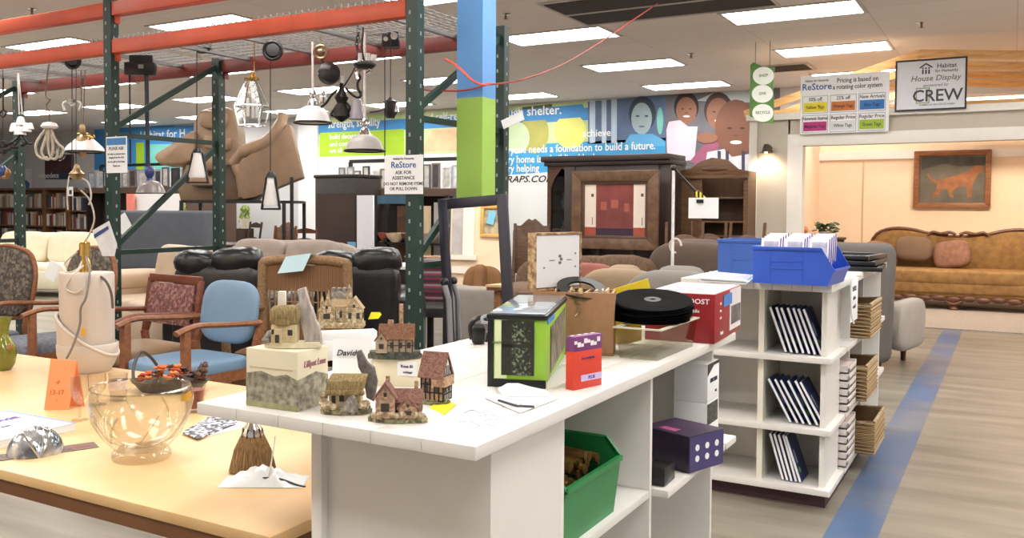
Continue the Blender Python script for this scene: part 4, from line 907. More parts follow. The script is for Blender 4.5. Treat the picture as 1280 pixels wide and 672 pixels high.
obj('window_fill', B().boxx(w*.24, w*.42, .0002, .001, h*.17, h*.92).boxx(w*.74, w*.80, .0002, .001, h*.17, h*.92).boxx(w*.24, w*.8, .0002, .001, h*.55, h*.60), M('window dark', (34, 38, 28), .4, var=.3, vs_=200), t)
obj('photo_print', B().prism([(w+.0006, y, z) for y, z in ((d*.2, h*.12), (d*.92, h*.22), (d*.92, h*.86), (d*.2, h*.78))], (.0006, 0, 0)), M('photo print', (150, 140, 120), .5, rgb2=(70, 60, 56), vs_=40), t)
obj('blue_sticker', B().boxx(w+.0006, w+.0012, d*.05, d*.35, h*.86, h*.98), M('sticker blue', (70, 130, 210), .6), t)
TOPC = M('clear lid', (150, 160, 170), .12, var=.05, coat=.5)
obj('lid', B().boxx(-.002, w+.002, -.001, d+.002, h*.93, h*1.0, .002), BLACKP, t); obj('lid_top', B().boxx(.002, w-.002, .004, d-.002, h, h*1.02, .001), TOPC, t)
obj('lid_hook', B().tube([(-.002, .004, h*.98), (-.01, .0, h*.95), (-.008, 0, h*.89), (0, .002, h*.88)], .003, 7, smooth=4), M('clear plastic hook', (170, 174, 178), .2), t)
lettering([('READY', w*.17, h*.6, .004, 'CENTER', 1)], M('green ink', (90, 120, 50), .6), t, y=-.0004)
# ---- red carton
t, w, d, h = lmr('carton', 'small red and violet carton with white letter tiles, beside the green product box', 'box', (707, 485), (717, 488), (752, 480), 421, CT)
RED = M('red print', (214, 62, 40), .45, var=.03); VIO = M('violet print', (120, 58, 116), .45, var=.04)
obj('carton_body', B().boxx(0, w, 0, d, 0, h*.72, .0006), RED, t); obj('carton_top', B().boxx(0, w, 0, d, h*.72, h, .0006), VIO, t)
tl = B()
for k in range(4):
    tl.boxx(w, w+.0008, d*(.12+.23*k), d*(.12+.23*k)+d*.11, h*(.86 if k % 2 else .80), h*(.95 if k % 2 else .89)); tl.boxx(w*.1+.0, w*.3, d*(.1+.24*k), d*(.1+.24*k)+d*.12, h, h+.0006)
    tl.boxx(w, w+.0008, d*(.0+.23*k)+.001, d*(.0+.23*k)+d*.1, h*(.80 if k % 2 else .86), h*(.86 if k % 2 else .92))
obj('letter_tile', tl, M('white tile print', (240, 236, 236), .5), t)
obj('band', B().boxx(w, w+.0007, d*.25, d, h*.14, h*.26), M('lilac band', (206, 188, 226), .5), t)
rtext([('PLUS', d*.62, h*.17, .006), ('the word game', d*.5, h*.56, .004)], M('blue violet ink', (90, 70, 150), .5), t, w)
# ---- record case, lid hinged at its left
KX0, KX1, KY0, KY1 = -.925, -.728, 1.79, 1.97; kh = .137; kw, kd = .176, .10
t = thing('record_case', 'brown record case, lid open at left, behind the green product box', 'case', (-.904, 1.772, CT), 19)
CASEB = M('brown leatherette', (158, 116, 82), .6, var=.08, vs_=60, bump=.1, bs=200)
b = B().boxx(0, kw, 0, .006, 0, kh, .0015).boxx(0, kw, kd-.006, kd, 0, kh, .0015).boxx(0, .006, .006, kd-.006, 0, kh).boxx(kw-.006, kw, .006, kd-.006, 0, kh).boxx(0, kw, 0, kd, 0, .006)
obj('case_body', b, CASEB, t)
ld = .15
l = B().boxx(-.024, -.021, 0, ld, kh, kh+.128).boxx(-.021, -.001, 0, .005, kh, kh+.128).boxx(-.021, -.001, ld-.005, ld, kh, kh+.128).boxx(-.021, -.001, .005, ld-.005, kh+.123, kh+.128).boxx(-.021, -.001, .005, ld-.005, kh, kh+.004)
lo = obj('lid', l, M('worn paper trim', (198, 168, 128), .7, rgb2=(128, 92, 62), vs_=70, thresh=(.4, .6)), t)
obj('lid_lining', B().boxx(-.0205, -.003, .006, ld-.006, kh+.006, kh+.122), M('white lining', (226, 224, 226), .7, var=.02), lo)
mk = B()
for y, z in ((.08, .06), (.084, .068), (.08, .075)): mk.box((-.0028, y, kh+z), (.001, .008, .006))
for y in (.055, .11): mk.box((-.0028, y, kh+.066), (.001, .016, .002))
for y, z in ((.13, .08), (.13, .05), (.03, .05)): mk.box((-.0028, y, kh+z), (.001, .004, .004))
obj('lining_print', mk, M('grey print', (120, 116, 100), .7), lo)
lo.rotation_euler = (0, 0, math.radians(-38)); lo.location = (.004, .004, .0)
obj('latch', B().boxx(kw*.52, kw*.62, -.003, 0, kh*.82, kh*.99, .001).tube([(kw*.56, -.004, kh*.8), (kw*.58, -.005, kh*.7), (kw*.54, -.004, kh*.62)], .003, 7, smooth=3), M('aged brass', (150, 128, 100), .3, .8), t)
pk = B(); r = random.Random(4)
for k in range(14): pk.box((kw*(.12+.06*k), kd*.5, kh*.64+r.uniform(0, .022)), (.004, kd*.86, kh*.5), (0, r.uniform(-14, 14), r.uniform(-5, 5)))
obj('paper_sleeves', pk, M('kraft sleeves', (222, 198, 156), .8, rgb2=(190, 156, 108), vs_=20), t)
obj('dark_disc', B().lathe([(.03, 0), (.055, .002), (.055, .004), (.03, .004)], (kw*.58, kd*.45, kh+.004), 24, rot=(20, 8, 0)), BLACKP, t)
# ---- yellow envelope, clear tray, records
YEL = M('yellow card', (238, 206, 34), .6, var=.03)
P = PX('envelope', 'yellow envelope with a small blue sticker, leaning behind the black records', 'envelope', 785, 428, y=2.02)
f = [(764, 362), (810, 348), (813, 360), (802, 390), (802, 425), (766, 434)]
b0 = P.p(785, 428).z
obj('envelope_body', B().prism([P.p(u, v) for u, v in f], (.0, .004, 0)), YEL, P.t); obj('blue_sticker', B().prism([P.p(u, v, -.001) for u, v in ((776, 365), (787, 361), (788, 373), (777, 376))], (0, .0007, 0)), M('sticker blue', (70, 130, 210), .6), P.t)
tx0, tx1, ty0, ty1, th_ = -.728, -.628, 1.815, 2.075, .066
t = thing('plastic_tray', 'clear plastic tray with a flared rim, holding the black records', 'tray', (tx0, ty0, CT))
CLEARP = glassy('clear plastic', (226, 226, 214), .72, .08)
w2, d2 = tx1-tx0, ty1-ty0; b = B(); fl = .008
def shell(b, w, d, h, fl, t_=.002):
    lo = [(fl, fl), (w-fl, fl), (w-fl, d-fl), (fl, d-fl)]; hi = [(0, 0), (w, 0), (w, d), (0, d)]
    for k in range(4):
        a, c = lo[k], lo[(k+1) % 4]; e, g = hi[(k+1) % 4], hi[k]
        b.quad([(*a, 0), (*c, 0), (*e, h), (*g, h)])
    b.quad([(*q, 0) for q in lo])
    return b
obj('tray_body', shell(b, w2, d2, th_, fl), CLEARP, t)
b = B()
for p, q in (((-.004, 0), (w2+.004, 0)), ((-.004, d2), (w2+.004, d2)), ((0, 0), (0, d2)), ((w2, 0), (w2, d2))): b.bar((*p, th_), (*q, th_), .009, .003)
obj('rim', b, M('frosted plastic rim', (206, 204, 190), .3, var=.02), t)
RECM = M('black vinyl', (9, 9, 10), .75, var=.1)
RECM.node_tree.nodes['Principled BSDF'].inputs['Specular IOR Level'].default_value = .05
rec0 = None
for k in range(13):
    th = 2.5+k*.72; zr = YD-8+random.uniform(-3, 3); a = math.radians(th); rr_ = .084
    loc = (-.664-math.sin(math.radians(zr))*rr_*math.cos(a)+random.uniform(-.002, .002), 1.866+.0012*k+math.cos(math.radians(zr))*rr_*math.cos(a), CT+.070+.0024*k+rr_*math.sin(a)); rot = (th, 0, zr)
    if rec0 is None:
        rec0 = thing('vinyl_record', 'black seven-inch vinyl record leaning in the stack in the clear tray', 'record', loc, 0, 'black records in the clear tray', rot)
        prof = [(.019, -.0007), (.085, -.0008), (.0885, 0), (.085, .0008), (.082, .0005)]
        for q in range(6): prof += [(.078-q*.0065, .0009), (.075-q*.0065, .0004)]
        prof += [(.019, .0007), (.019, -.0007)]
        obj('disc', B().lathe(prof, n=48), RECM, rec0); obj('hub', B().lathe([(.006, -.0009), (.019, -.0009), (.019, .0009), (.006, .0009)], n=24), M('dark label', (40, 36, 40), .5), rec0)
        KIDS[rec0.name] = list(rec0.children) or [o for o in C.objects if o.parent == rec0]
    else:
        dup(rec0, rec0['label'], loc, rot=rot)
# ---- dark red carton
t, w, d, h = lmr('carton', 'dark red product carton with white top, at far end of front counter', 'box', (806, 424), (893, 430), (925, 416), 368, CT)
MAR = M('maroon print', (150, 24, 34), .4, var=.04)
obj('carton_body', B().boxx(0, w, 0, d, 0, h, .001), MAR, t); obj('top_print', B().boxx(.002, w-.002, .002, d-.002, h, h+.0008), M('pale top print', (224, 214, 220), .4, rgb2=(196, 150, 160), vs_=14), t)
obj('top_photo', B().boxx(w*.15, w*.6, d*.2, d*.6, h+.0008, h+.0014), M('grey photo', (120, 120, 134), .4, rgb2=(190, 190, 200), vs_=40), t)
obj('side_panel', B().boxx(w, w+.0008, d*.55, d, h*.1, h*.98), M('white side print', (226, 222, 224), .5), t); obj('side_photo', B().boxx(w+.0008, w+.0014, d*.6, d*.98, h*.22, h*.62), M('dark photo', (60, 58, 64), .4, rgb2=(120, 116, 120), vs_=50), t)
obj('blue_sticker', B().boxx(w+.0008, w+.0016, d*.3, d*.62, h*.68, h*.92), M('sticker blue', (70, 130, 210), .6), t)
lettering([('BOOST', w*.56, h*.80, .012, 'LEFT', 1.1), ('Mobile', w*.6, h*.62, .008, 'LEFT', 1.0)], WTXT, t, y=-.0008)
rtext([('boost', d*.25, h*.12, .009), ('talk', d*.2, h*.75, .006), ('text', d*.2, h*.6, .006), ('web', d*.2, h*.45, .006)], WTXT, t, w)
# ---- camera-like black object with strap behind the green box
P = PX('headphones', 'black padded headphones lying behind the green product box', 'headphones', 600, 430, z=CT)
obj('ear_pad', B().puff(P.p(598, 417), (.035, .03, .05), .6), BLACKP, P.t); obj('ear_pad', B().puff(P.p(606, 424, .05), (.03, .03, .04), .6), BLACKP, P.t)
obj('headband', B().tube([P.p(590, 424), P.p(588, 408), P.p(594, 399), P.p(603, 397), P.p(610, 404)], .006, 8, smooth=5), BLKL, P.t); obj('cable', B().tube([P.p(606, 430), P.p(596, 433.5), P.p(588, 430)], .0025, 6, smooth=4), BLACKP, P.t)
# ---- in the shelf openings
def hopper(name, label, loc, rz, L, D, H, mat, lip=.45, group=None, cat='bin'):
    t = thing(name, label, cat, loc, rz, group); b = B(); th = .003
    side = [(0, 0), (L*.93, 0), (L, H*lip), (L*.84, H), (0, H)]
    for y in (0, D-th): b.prism([(x, y, z) for x, z in side], (0, th, 0))
    b.boxx(0, th, th, D-th, 0, H).boxx(th, L*.93, th, D-th, 0, th); b.prism([(L*.93, th, 0), (L*.93-th, th, 0), (L-th, th, H*lip), (L, th, H*lip)], (0, D-2*th, 0))
    bb = obj('bin_body', b, mat, t)
    r = B()
    for y in (-.004, D+.004-.001): r.boxx(-.004, L*.84, y-.003, y+.003, H-.012, H+.002, .001)
    r.boxx(-.006, .001, -.006, D+.004, H-.012, H+.002, .001).bar((L, 0, H*lip), (L, D, H*lip), .008, .01)
    for y in (0, D): r.bar((L*.84, y, H), (L, y, H*lip), .006, .006)
    obj('rim', r, mat, bb)
    k = B()
    for z in (.42, .62): k.boxx(L*.22, L*.62, -.003, .001, H*z-.0025, H*z+.0025, .0008)
    k.boxx(L*.22-.003, L*.22, -.002, .001, H*.1, H*.9).boxx(L*.62, L*.62+.003, -.002, .001, H*.1, H*.9)
    obj('label_slot', k, mat, bb)
    return t
GBIN = M('green plastic', (34, 128, 70), .4, var=.06)
t = hopper('storage_bin', 'green plastic bin full of brass pieces, in the front counter below the top', (-.84, DVS[0]+.014, ZS), 0, .20, .25, .145, GBIN, .75)
BR2 = M('brown brass', (150, 116, 70), .35, .7, rgb2=(84, 60, 36), vs_=12)
rods = 0
for k in range(12):
    r = random.Random(k*3+1); y = DVS[0]+.035+.0165*k; x = -.82+r.uniform(0, .01)
    o = obj('brass_rod', B().tube([(0, 0, 0), (.06, .004, .002), (.14, 0, 0)], [.008, .006, .009], 8), BRASS if k % 3 == 0 else BR2, loc=(x, y, ZS+.120+r.uniform(-.008, .008)), rot=(0, r.uniform(-6, 6), r.uniform(-8, 8)))
    tag(o, 'worn brass rod among others in the green bin', 'rod', 'brass rods in the green bin')
    o2 = obj('brass_rod', B().tube([(0, 0, 0), (.06, .004, .002), (.14, 0, 0)], [.008, .006, .009], 8), BR2, loc=(x, y+.006, ZS+.098+r.uniform(-.004, .004)), rot=(0, r.uniform(-6, 6), r.uniform(-8, 8)))
    tag(o2, 'worn brass rod among others in the green bin', 'rod', 'brass rods in the green bin')
t, w, d, h = lmr('carton', 'dark purple carton with white dots on its end, in the front counter', 'box', (800, 573), (861, 592), (884, 574), 546, ZS+.001)
d = max(d, .13)
obj('carton_body', B().boxx(0, w, 0, d, 0, h, .002), M('black violet', (40, 30, 50), .35, var=.1), t); obj('top_print', B().boxx(.001, w-.001, .001, d-.001, h, h+.0008), M('purple print', (66, 46, 78), .4, var=.15, vs_=12), t)
obj('pink_tag', B().boxx(w*.3, w*.62, d*.12, d*.3, h+.0008, h+.0016), M('pink tag', (180, 80, 130), .6), t)
obj('end_print', B().boxx(w, w+.0008, .002, d-.002, .002, h-.002), M('violet end', (66, 58, 112), .4), t)
dt = B()
for i in range(3):
    for j in range(2): dt.cyl((w+.0008, d*(.22+.28*i), h*(.36+.3*j)), (w+.0016, d*(.22+.28*i), h*(.36+.3*j)), h*.09, n=14)
obj('dots', dt, WTXT, t)
q = gz(822, 605, ZS)
tag(obj('flat_box', B().box((0, 0, .02), (.10, .07, .038), None, .002), BLACKP, loc=(q.x-.03, q.y+.02, ZS+.001)), 'flat black box in front of the purple carton on the counter shelf', 'box')
for k, (z0, z1_, lab) in enumerate(((0, .108, 'white and black carton, lower of two stacked below the dark red carton'), (.109, .205, 'white carton with black corner, upper of two stacked below the dark red carton'))):
    t = thing('carton', lab, 'box', (-.72, 2.19, ZS+.001+z0)); w, d, h = .085, .10, z1_-z0
    obj('carton_body', B().boxx(0, w, 0, d, 0, h, .001), PAPER, t)
    if k == 0: obj('dark_print', B().boxx(w, w+.0008, 0, d*.9, h*.5, h*.98), speckle('box photo', [(30, 30, 32), (52, 52, 54), (20, 20, 22), (90, 90, 92)], 220, .4), t); rtext([('I I I', d*.5, h*.12, .014)], INK, t, w)
    else: obj('dark_print', B().prism([(w, y*d, z*h) for y, z in ((0, .7), (.5, .92), (1, .92), (1, 1), (0, 1))], (.0008, 0, 0)), BLACKP, t); rtext([('KITCHEN', d*.5, h*.5, .010), ('set', d*.7, h*.2, .008)], INK, t, w)
# ================================================================ THINGS ON AND IN THE BACK COUNTER
BLUEB = M('blue bin plastic', (44, 88, 196), .35, var=.05); BLUEB2 = M('darker blue bin plastic', (52, 92, 168), .4, var=.05)
nb_ = gz(941, 353, KT)
ang = -3
t = hopper('storage_bin', 'bright blue hopper bin full of disc cases, nearest on the back counter', (nb_.x, nb_.y+.0, KT), ang, .33, .30, .155, BLUEB, .42)
hopper('storage_bin', 'blue bin half hidden behind the bright blue disc bin', (-1.24, 4.42, KT), 0, .33, .28, .165, BLUEB2, .45)
cd0 = None; n = 0
for row in range(4):
    for k in range(3):
        x = nb_.x+.02+k*.098; y = nb_.y+.035+row*.05+.006*k; loc = (x, y, KT+.075+.006*row); rot = (-10, 0, -2+4*(k-1)*.5)
        lab = 'white disc case with a printed cover, standing in the bright blue bin'
        if cd0 is None:
            cd0 = thing('disc_case', lab, 'disc case', loc, 0, 'disc cases in the blue bin', rot)
            obj('case', B().boxx(0, .085, 0, .008, 0, .118, .001), PAPER, cd0); obj('cover_print', B().boxx(.012, .073, -.0008, 0, .05, .104), M('cover print', (170, 168, 190), .5, rgb2=(226, 222, 230), vs_=30), cd0)
            obj('spine', B().boxx(.080, .085, -.0006, 0, 0, .118), M('violet spine', (110, 84, 160), .5), cd0)
            KIDS[cd0.name] = [o for o in C.objects if o.parent == cd0]
        else: dup(cd0, lab, loc, rot=rot)
fp = [gz(866, 352, KT), gz(930, 356, KT), gz(940, 348, KT), gz(880, 343, KT)]
for k, (lab, m_, du) in enumerate((('white flat folder at the bottom of the pile on the back counter', PAPER, 0), ('pale blue flat folder on the pile at the left end of the back counter', M('pale blue folder', (196, 214, 230), .6), .006), ('white glossy brochure topmost on the pile on the back counter', M('glossy brochure', (232, 232, 236), .25, var=.06, vs_=20), -.004))):
    o = fp[0]; q = [p-o for p in fp]
    tag(obj('folder', B().prism([(p.x*.92+du, p.y+du, 0) for p in q], (0, 0, .005)), m_, loc=(o.x+.02, o.y+.03, KT+.0055*k)), lab, 'folder')
for k in range(3):
    lab = ('lowest', 'middle', 'topmost')[k]
    t = thing('picture_frame', 'black picture frame lying flat at the far end of the back counter, %s' % lab, 'picture frame', (-.70-.02*k, 5.15+.05*k, KT+.026*k), 4-5*k)
    f = B()
    for a in (-1, 1): f.box((0, a*.2, .012), (.26, .03, .022), None, .003).box((a*.115, 0, .012), (.03, .37, .022), None, .003)
    obj('frame', f, BLACKP, t); obj('glass', B().box((0, 0, .01), (.205, .37, .004)), M('dark frame glass', (120, 124, 130), .08, var=.05), t)
P = PX('sign', 'white printed notice in a bent clear holder on the side of the back counter', 'sign', 1071, 400, x=-.618)
y0 = gx(1064, 372, -.62).y; y1 = gx(1080, 372, -.62).y; zt_, zb_ = gx(1072, 346, -.62).z, gx(1072, 398, -.62).z
P.t.location = (-.625, y0, zb_); P.t.rotation_euler = (0, 0, 0)
obj('sheet', B().boxx(0, .003, 0, .22, 0, zt_-zb_, .0005), PAPER, P.t); obj('holder', B().tube([(.02, -.005, .0), (.006, -.004, .06), (.006, -.004, zt_-zb_), (.03, .1, zt_-zb_+.012)], .004, 6, smooth=4), M('clear holder edge', (216, 220, 220), .2), P.t)
lettering([('NOTICE', .11, .14, .022), ('all sales', .11, .1, .018), ('are final', .11, .06, .018)], INK, P.t, y=-.0035, rot=(90, 0, 90))
# notebooks
NAVY = M('navy cover', (40, 56, 104), .35, var=.08); nb0 = None
def notebook(loc, rot, lab, grp, big=False):
    global nb0
    if nb0 is None:
        nb0 = thing('notebook', lab, 'notebook', loc, 0, grp, rot)
        obj('pages', B().boxx(.001, .011, 0, .15, .002, .208), PAPER, nb0); obj('cover', B().boxx(.011, .0125, -.001, .151, 0, .21).boxx(-.0005, .001, -.001, .151, 0, .21), NAVY, nb0)
        obj('emblem', B().cyl((.0125, .03, .05), (.0132, .03, .05), .012, n=14), M('lime emblem', (130, 190, 70), .6), nb0)
        obj('title_print', B().boxx(.0125, .0131, .02, .04, .08, .14), M('grey title', (150, 160, 190), .6), nb0)
        KIDS[nb0.name] = [o for o in C.objects if o.parent == nb0]
    else: r = dup(nb0, lab, loc, rot=rot); r['group'] = grp
for z, n, u0, u1, vb, lean, nm in ((.665, 7, 980, 1024, 436, -19, 'top'), (.355, 6, 986, 1028, 518, -27, 'middle'), (.095, 5, 976, 998, 603, -15, 'bottom')):
    for k in range(n):
        u = u0+(u1-u0)*k/(n-1); x = gy(u, vb, F0+.0).x
        notebook((x, F0+.01+random.uniform(0, .012), z+.003), (0, lean-random.uniform(0, 2)-(2 if k == n-1 else 0), 0), ('navy notebook with white pages, leaning among others on the %s shelf of the back counter' % nm) if k < n-1 else 'rightmost navy notebook with its cover showing, %s shelf of the back counter' % nm, 'leaning notebooks on the %s shelf' % nm)
# wicker baskets and letter-tray stacks on the side
WICK = bands('wicker weave', [(178, 150, 110), (138, 108, 72), (200, 174, 134), (120, 92, 60)], 'Z', 60, .8); WICKD = M('wicker rim', (206, 186, 150), .7, rgb2=(150, 122, 86), vs_=40)
def basket(label, y, z, L=.34, D=.2, H=.155, x0=-.79, tilt=0):
    t = thing('wicker_basket', label, 'basket', (x0, y, z), tilt); b = B()
    for k in range(9):
        zz = H*(k+.5)/9; e = .0 if k % 2 else .002; b.tube([(e, e, zz), (D-e, e, zz), (D-e, L-e, zz), (e, L-e, zz)], H/16, 6, closed=True)
    obj('weave', b, WICK, t); obj('liner', B().boxx(.004, D-.004, .004, L-.004, 0, .006).boxx(.003, .006, .004, L-.004, 0, H).boxx(D-.006, D-.003, .004, L-.004, 0, H).boxx(.004, D-.004, .003, .006, 0, H).boxx(.004, D-.004, L-.006, L-.003, 0, H), M('basket inside', (112, 84, 56), .9), t)
    obj('rim', B().tube([(0, 0, H), (D, 0, H), (D, L, H), (0, L, H)], .010, 8, closed=True), WICKD, t); return t
yk = gx(1079, 413, -.6).y
basket('wicker basket on the upper side shelf of the back counter', 4.775, .667, .41, .2, .165)
basket('wicker basket on the middle side shelf of the back counter', 4.765, .357, .40, .2, .17, -.80)
basket('wicker basket holding papers on the lowest side shelf of the back counter', 4.765, .097, .40, .24, .16, -.80)
tag(obj('pamphlet', B().box((0, 0, .08), (.004, .12, .16)), M('pale blue pamphlet', (170, 190, 216), .6), loc=(-.68, 4.86, .11), rot=(0, -15, 0)), 'pale blue pamphlet sticking out of the lowest wicker basket', 'pamphlet')
tag(obj('pamphlet', B().box((0, 0, .08), (.004, .12, .16)), PAPER, loc=(-.64, 4.90, .11), rot=(0, -15, 0)), 'white pamphlet sticking out of the lowest wicker basket', 'pamphlet')
for z, nm in ((.357, 'middle'), (.097, 'lowest')):
    for k in range(6):
        t = thing('letter_tray', 'white letter tray with dark slots, %s of the stack on the %s side shelf' % (['bottom', 'second', 'third', 'fourth', 'fifth', 'top'][k], nm), 'tray', (-.93, 4.475, z+.001+.036*k), 0, 'letter trays on the side shelves')
        obj('tray', B().boxx(0, .29, 0, .26, 0, .005).boxx(0, .29, 0, .004, 0, .033).boxx(0, .29, .256, .26, 0, .033).boxx(.286, .29, 0, .26, 0, .026, .001), M('white tray plastic', (232, 222, 220), .4, var=.02), t)
        obj('slot', B().boxx(.29, .291, .01, .04, .006, .022), BLACKP, t); obj('papers', B().boxx(.01, .28, .008, .25, .005, .022), M('pinkish paper', (226, 206, 200), .8), t)
# ================================================================ WOODEN TABLE AT THE LEFT
TZ = .76; TY0, TY1 = 1.09, 1.985
table = thing('table', 'long light wooden table with a dark edge, carrying glassware and a ceramic lamp', 'table', (0, 0, 0))
MAPLE = wood('maple top', (226, 192, 142), (210, 172, 120), .35, (3, 1, 3), 2)
TXR = -1.035
obj('tabletop', B().boxx(-3.32, TXR, TY0, TY1, TZ-.022, TZ, .003), MAPLE, table); obj('edge', B().boxx(-3.31, TXR-.01, TY0+.004, TY1-.01, TZ-.05, TZ-.0225), M('dark table edge', (110, 72, 44), .5), table)
for x in (-3.22, TXR-.1):
    for y in (TY0+.07, TY1-.08): obj('leg', B().boxx(x-.03, x+.03, y-.03, y+.03, 0, TZ-.05, .004), OAK, table)
obj('apron', B().boxx(-3.22, TXR-.1, TY1-.1, TY1-.08, TZ-.13, TZ-.05), OAK, table)
# ---- white ceramic lamp
P = PX('table_lamp', 'tall white ceramic lamp without shade, a brass socket and loose wires, on the wooden table', 'lamp', 110, 463, z=TZ); s = P.s
CERM = M('white ceramic', (196, 184, 174), .35, var=.03)
r = 33*s; H = 120*s
obj('base', B().lathe([(0, 0), (r*.8, 0), (r*.97, 10*s), (r*1.08, 22*s), (r*1.1, 34*s), (r*1.06, 36*s), (r, 30*s), (0, 26*s)], n=40), CERM, P.t)
# the slanting wrap around the foot
wr = B(); ring = []
for k in range(40):
    a = 2*PI*k/40; hh = (46+26*math.cos(a-PI))*s
    ring.append((r*1.07*math.cos(a), r*1.07*math.sin(a), hh))
obj('wrap_rim', B().tube(ring, .006, 8, closed=True), CERM, P.t)
for k in range(40):
    a, c = ring[k], ring[(k+1) % 40]; wr.quad([a, c, (c[0], c[1], 28*s), (a[0], a[1], 28*s)])
obj('wrap', wr, CERM, P.t)
obj('body', B().lathe([(0, 22*s), (r*.96, 22*s), (r*.97, H*.7), (r*.98, H), (r*.94, H+3*s), (r*.8, H+2*s), (0, H+1*s)], n=40), CERM, P.t)
obj('slit_shade', B().tube([P.p(125, 345, -r*.7), P.p(133, 352, -r*.8), P.p(139, 366, -r*.6), P.p(141, 385, -r*.5)], .004, 6, smooth=4), M('painted slit shade', (90, 82, 78), .8), P.t)  # dark tube on the ceramic, painted shade in place of a slit
tp = P.p(106, 340)
obj('socket', B().cyl(tp, P.p(106, 318), 4.2*s, 4.2*s).cyl(P.p(106, 320), P.p(106, 304), 6.5*s, 6.5*s).tube([P.p(100, 340), P.p(101, 330), P.p(104, 322)], .004, 6).tube([P.p(113, 340), P.p(112, 330), P.p(109, 322)], .004, 6).sph(P.p(106, 303), (6*s, 6*s, 2*s)), M('shiny brass', (206, 170, 96), .2, 1, var=.05), P.t)
obj('wire', B().tube([P.p(107, 320, -.02), P.p(112, 340, -.08), P.p(108, 370, -.11), P.p(101, 385, -.11), P.p(100, 405, -.11), P.p(92, 430, -.12), P.p(83, 448, -.12)], .0035, 6, smooth=6), M('grey wire', (120, 112, 106), .5), P.t)
obj('wire', B().tube([P.p(96, 315), P.p(80, 330), P.p(84, 340, -.06), P.p(97, 336, -.05), P.p(103, 325)], .003, 6, smooth=6).tube([P.p(104, 332, -.03), P.p(90, 345, -.09), P.p(82, 360, -.1), P.p(94, 366, -.1), P.p(103, 362, -.1)], .003, 6, smooth=6), M('clear cable', (190, 182, 166), .4), P.t)
obj('harp', B().tube([P.p(104, 305), P.p(113, 290), P.p(118, 272), P.p(112, 250), P.p(101, 238)], .003, 6, smooth=5), M('silver harp', (180, 172, 160), .3, .7), P.t)
obj('price_tag', B().prism([P.p(u, v, -r*1.02) for u, v in ((102, 408), (108, 412), (106, 420), (101, 419))], (0, .0006, 0)), M('amber tag', (224, 174, 70), .7), P.t)
obj('manual', B().prism([P.p(u, v, .1) for u, v in ((115, 288), (136, 276), (146, 305), (143, 320), (128, 320))], (0, .003, 0)), M('grey leaflet', (206, 206, 212), .7, var=.1, vs_=40), P.t)
obj('manual_heading', B().prism([P.p(u, v, .098) for u, v in ((117, 293), (135, 282), (136, 286), (118, 298))], (0, .0006, 0)), M('navy heading', (52, 66, 116), .7), P.t)
# ---- green glass vase at the edge
P = PX('glass_vase', 'round green glass vase at the left edge of the wooden table', 'vase', 4, 462, z=TZ); s = P.s
GGL = M('green glass', (112, 114, 36), .12, var=.2, vs_=20, coat=.4)
obj('vase_body', B().lathe([(0, 0), (9*s, 0), (14*s, 8*s), (16*s, 20*s), (15*s, 30*s), (9*s, 40*s), (6.5*s, 46*s), (8*s, 56*s), (11*s, 66*s), (10*s, 66*s), (5.5*s, 48*s), (8*s, 40*s), (13*s, 30*s), (13.5*s, 18*s), (8*s, 4*s), (0, 4*s)], n=32), GGL, P.t)
obj('amber_patch', B().sph((13*s, -8*s, 30*s), (4*s, 3*s, 5*s)), M('amber glass', (150, 110, 60), .3), P.t)
# ---- orange price card (a tent)
P = PX('price_card', 'orange folded price card with pencilled figures, on the wooden table', 'card', 75, 512, z=TZ)
a, b_, c_ = P.p(55, 511), P.p(86, 515), P.p(95, 511)
ORC = M('orange card', (246, 156, 104), .75, var=.03)
t0, t1 = P.p(60, 449), P.p(93, 452)
obj('front_leaf', B().prism([(a.x, 0, 0), (b_.x, 0, 0), (t1.x, .02, t1.z), (t0.x, .02, t0.z)], (0, .0008, 0)), ORC, P.t); obj('back_leaf', B().prism([(a.x+.006, .045, 0), (c_.x+.004, .045, 0), (t1.x, .021, t1.z), (t0.x, .021, t0.z)], (0, .0008, 0)), ORC, P.t)
lettering([('$', (a.x+b_.x)/2, t0.z*.52, .016), ('13-17', (a.x+b_.x)/2-.002, t0.z*.30, .012), ('x', (a.x+b_.x)/2, t0.z*.18, .006)], M('brown pencil', (200, 104, 60), .8), P.t, y=-.001, rot=(80, 0, 0))
# ---- glasses
GLS = glassy('drinking glass', (248, 246, 244), .2)
def goblet(label, u, v, h_px, r_px, stem=.35):
    P = PX('wine_glass', label, 'glass', u, v, z=TZ, group='drinking glasses on the wooden table'); s = P.s; h, r = h_px*s, r_px*s
    obj('foot', B().lathe([(0, 0), (r*.95, 0), (r*.9, .002), (.006, .005), (.0035, .010), (0, .010)], n=24), GLS, P.t)
    obj('stem', B().lathe([(0, .009), (.0035, .009), (.003, h*stem*.6), (.0055, h*stem*.8), (.004, h*stem), (0, h*stem)], n=14), GLS, P.t)
    obj('bowl', B().lathe([(0, h*stem), (r*.55, h*(stem+.08)), (r*.9, h*(stem+.25)), (r, h*.72), (r*.93, h), (r*.9, h), (r*.96, h*.72), (r*.85, h*(stem+.26)), (r*.5, h*(stem+.1)), (0, h*(stem+.03))], n=28), GLS, P.t)
goblet('clear stemmed wine glass standing right of the orange price card', 100, 525, 57, 11)
goblet('clear stemmed glass behind the first wine glass, before the ceramic lamp', 122, 506, 40, 11, .3)
P = PX('tumbler', 'clear etched tumbler right of the stemmed glasses', 'glass', 148, 500, z=TZ, group='drinking glasses on the wooden table'); s = P.s
obj('wall', B().lathe([(0, 0), (10*s, 0), (12*s, 34*s), (11*s, 34*s), (9*s, 4*s), (0, 4*s)], n=28), GLS, P.t); obj('etched_band', B().lathe([(11.2*s, 14*s), (12*s, 26*s)], n=28), M('etched glass', (226, 208, 206), .5, var=.2, vs_=60), P.t)
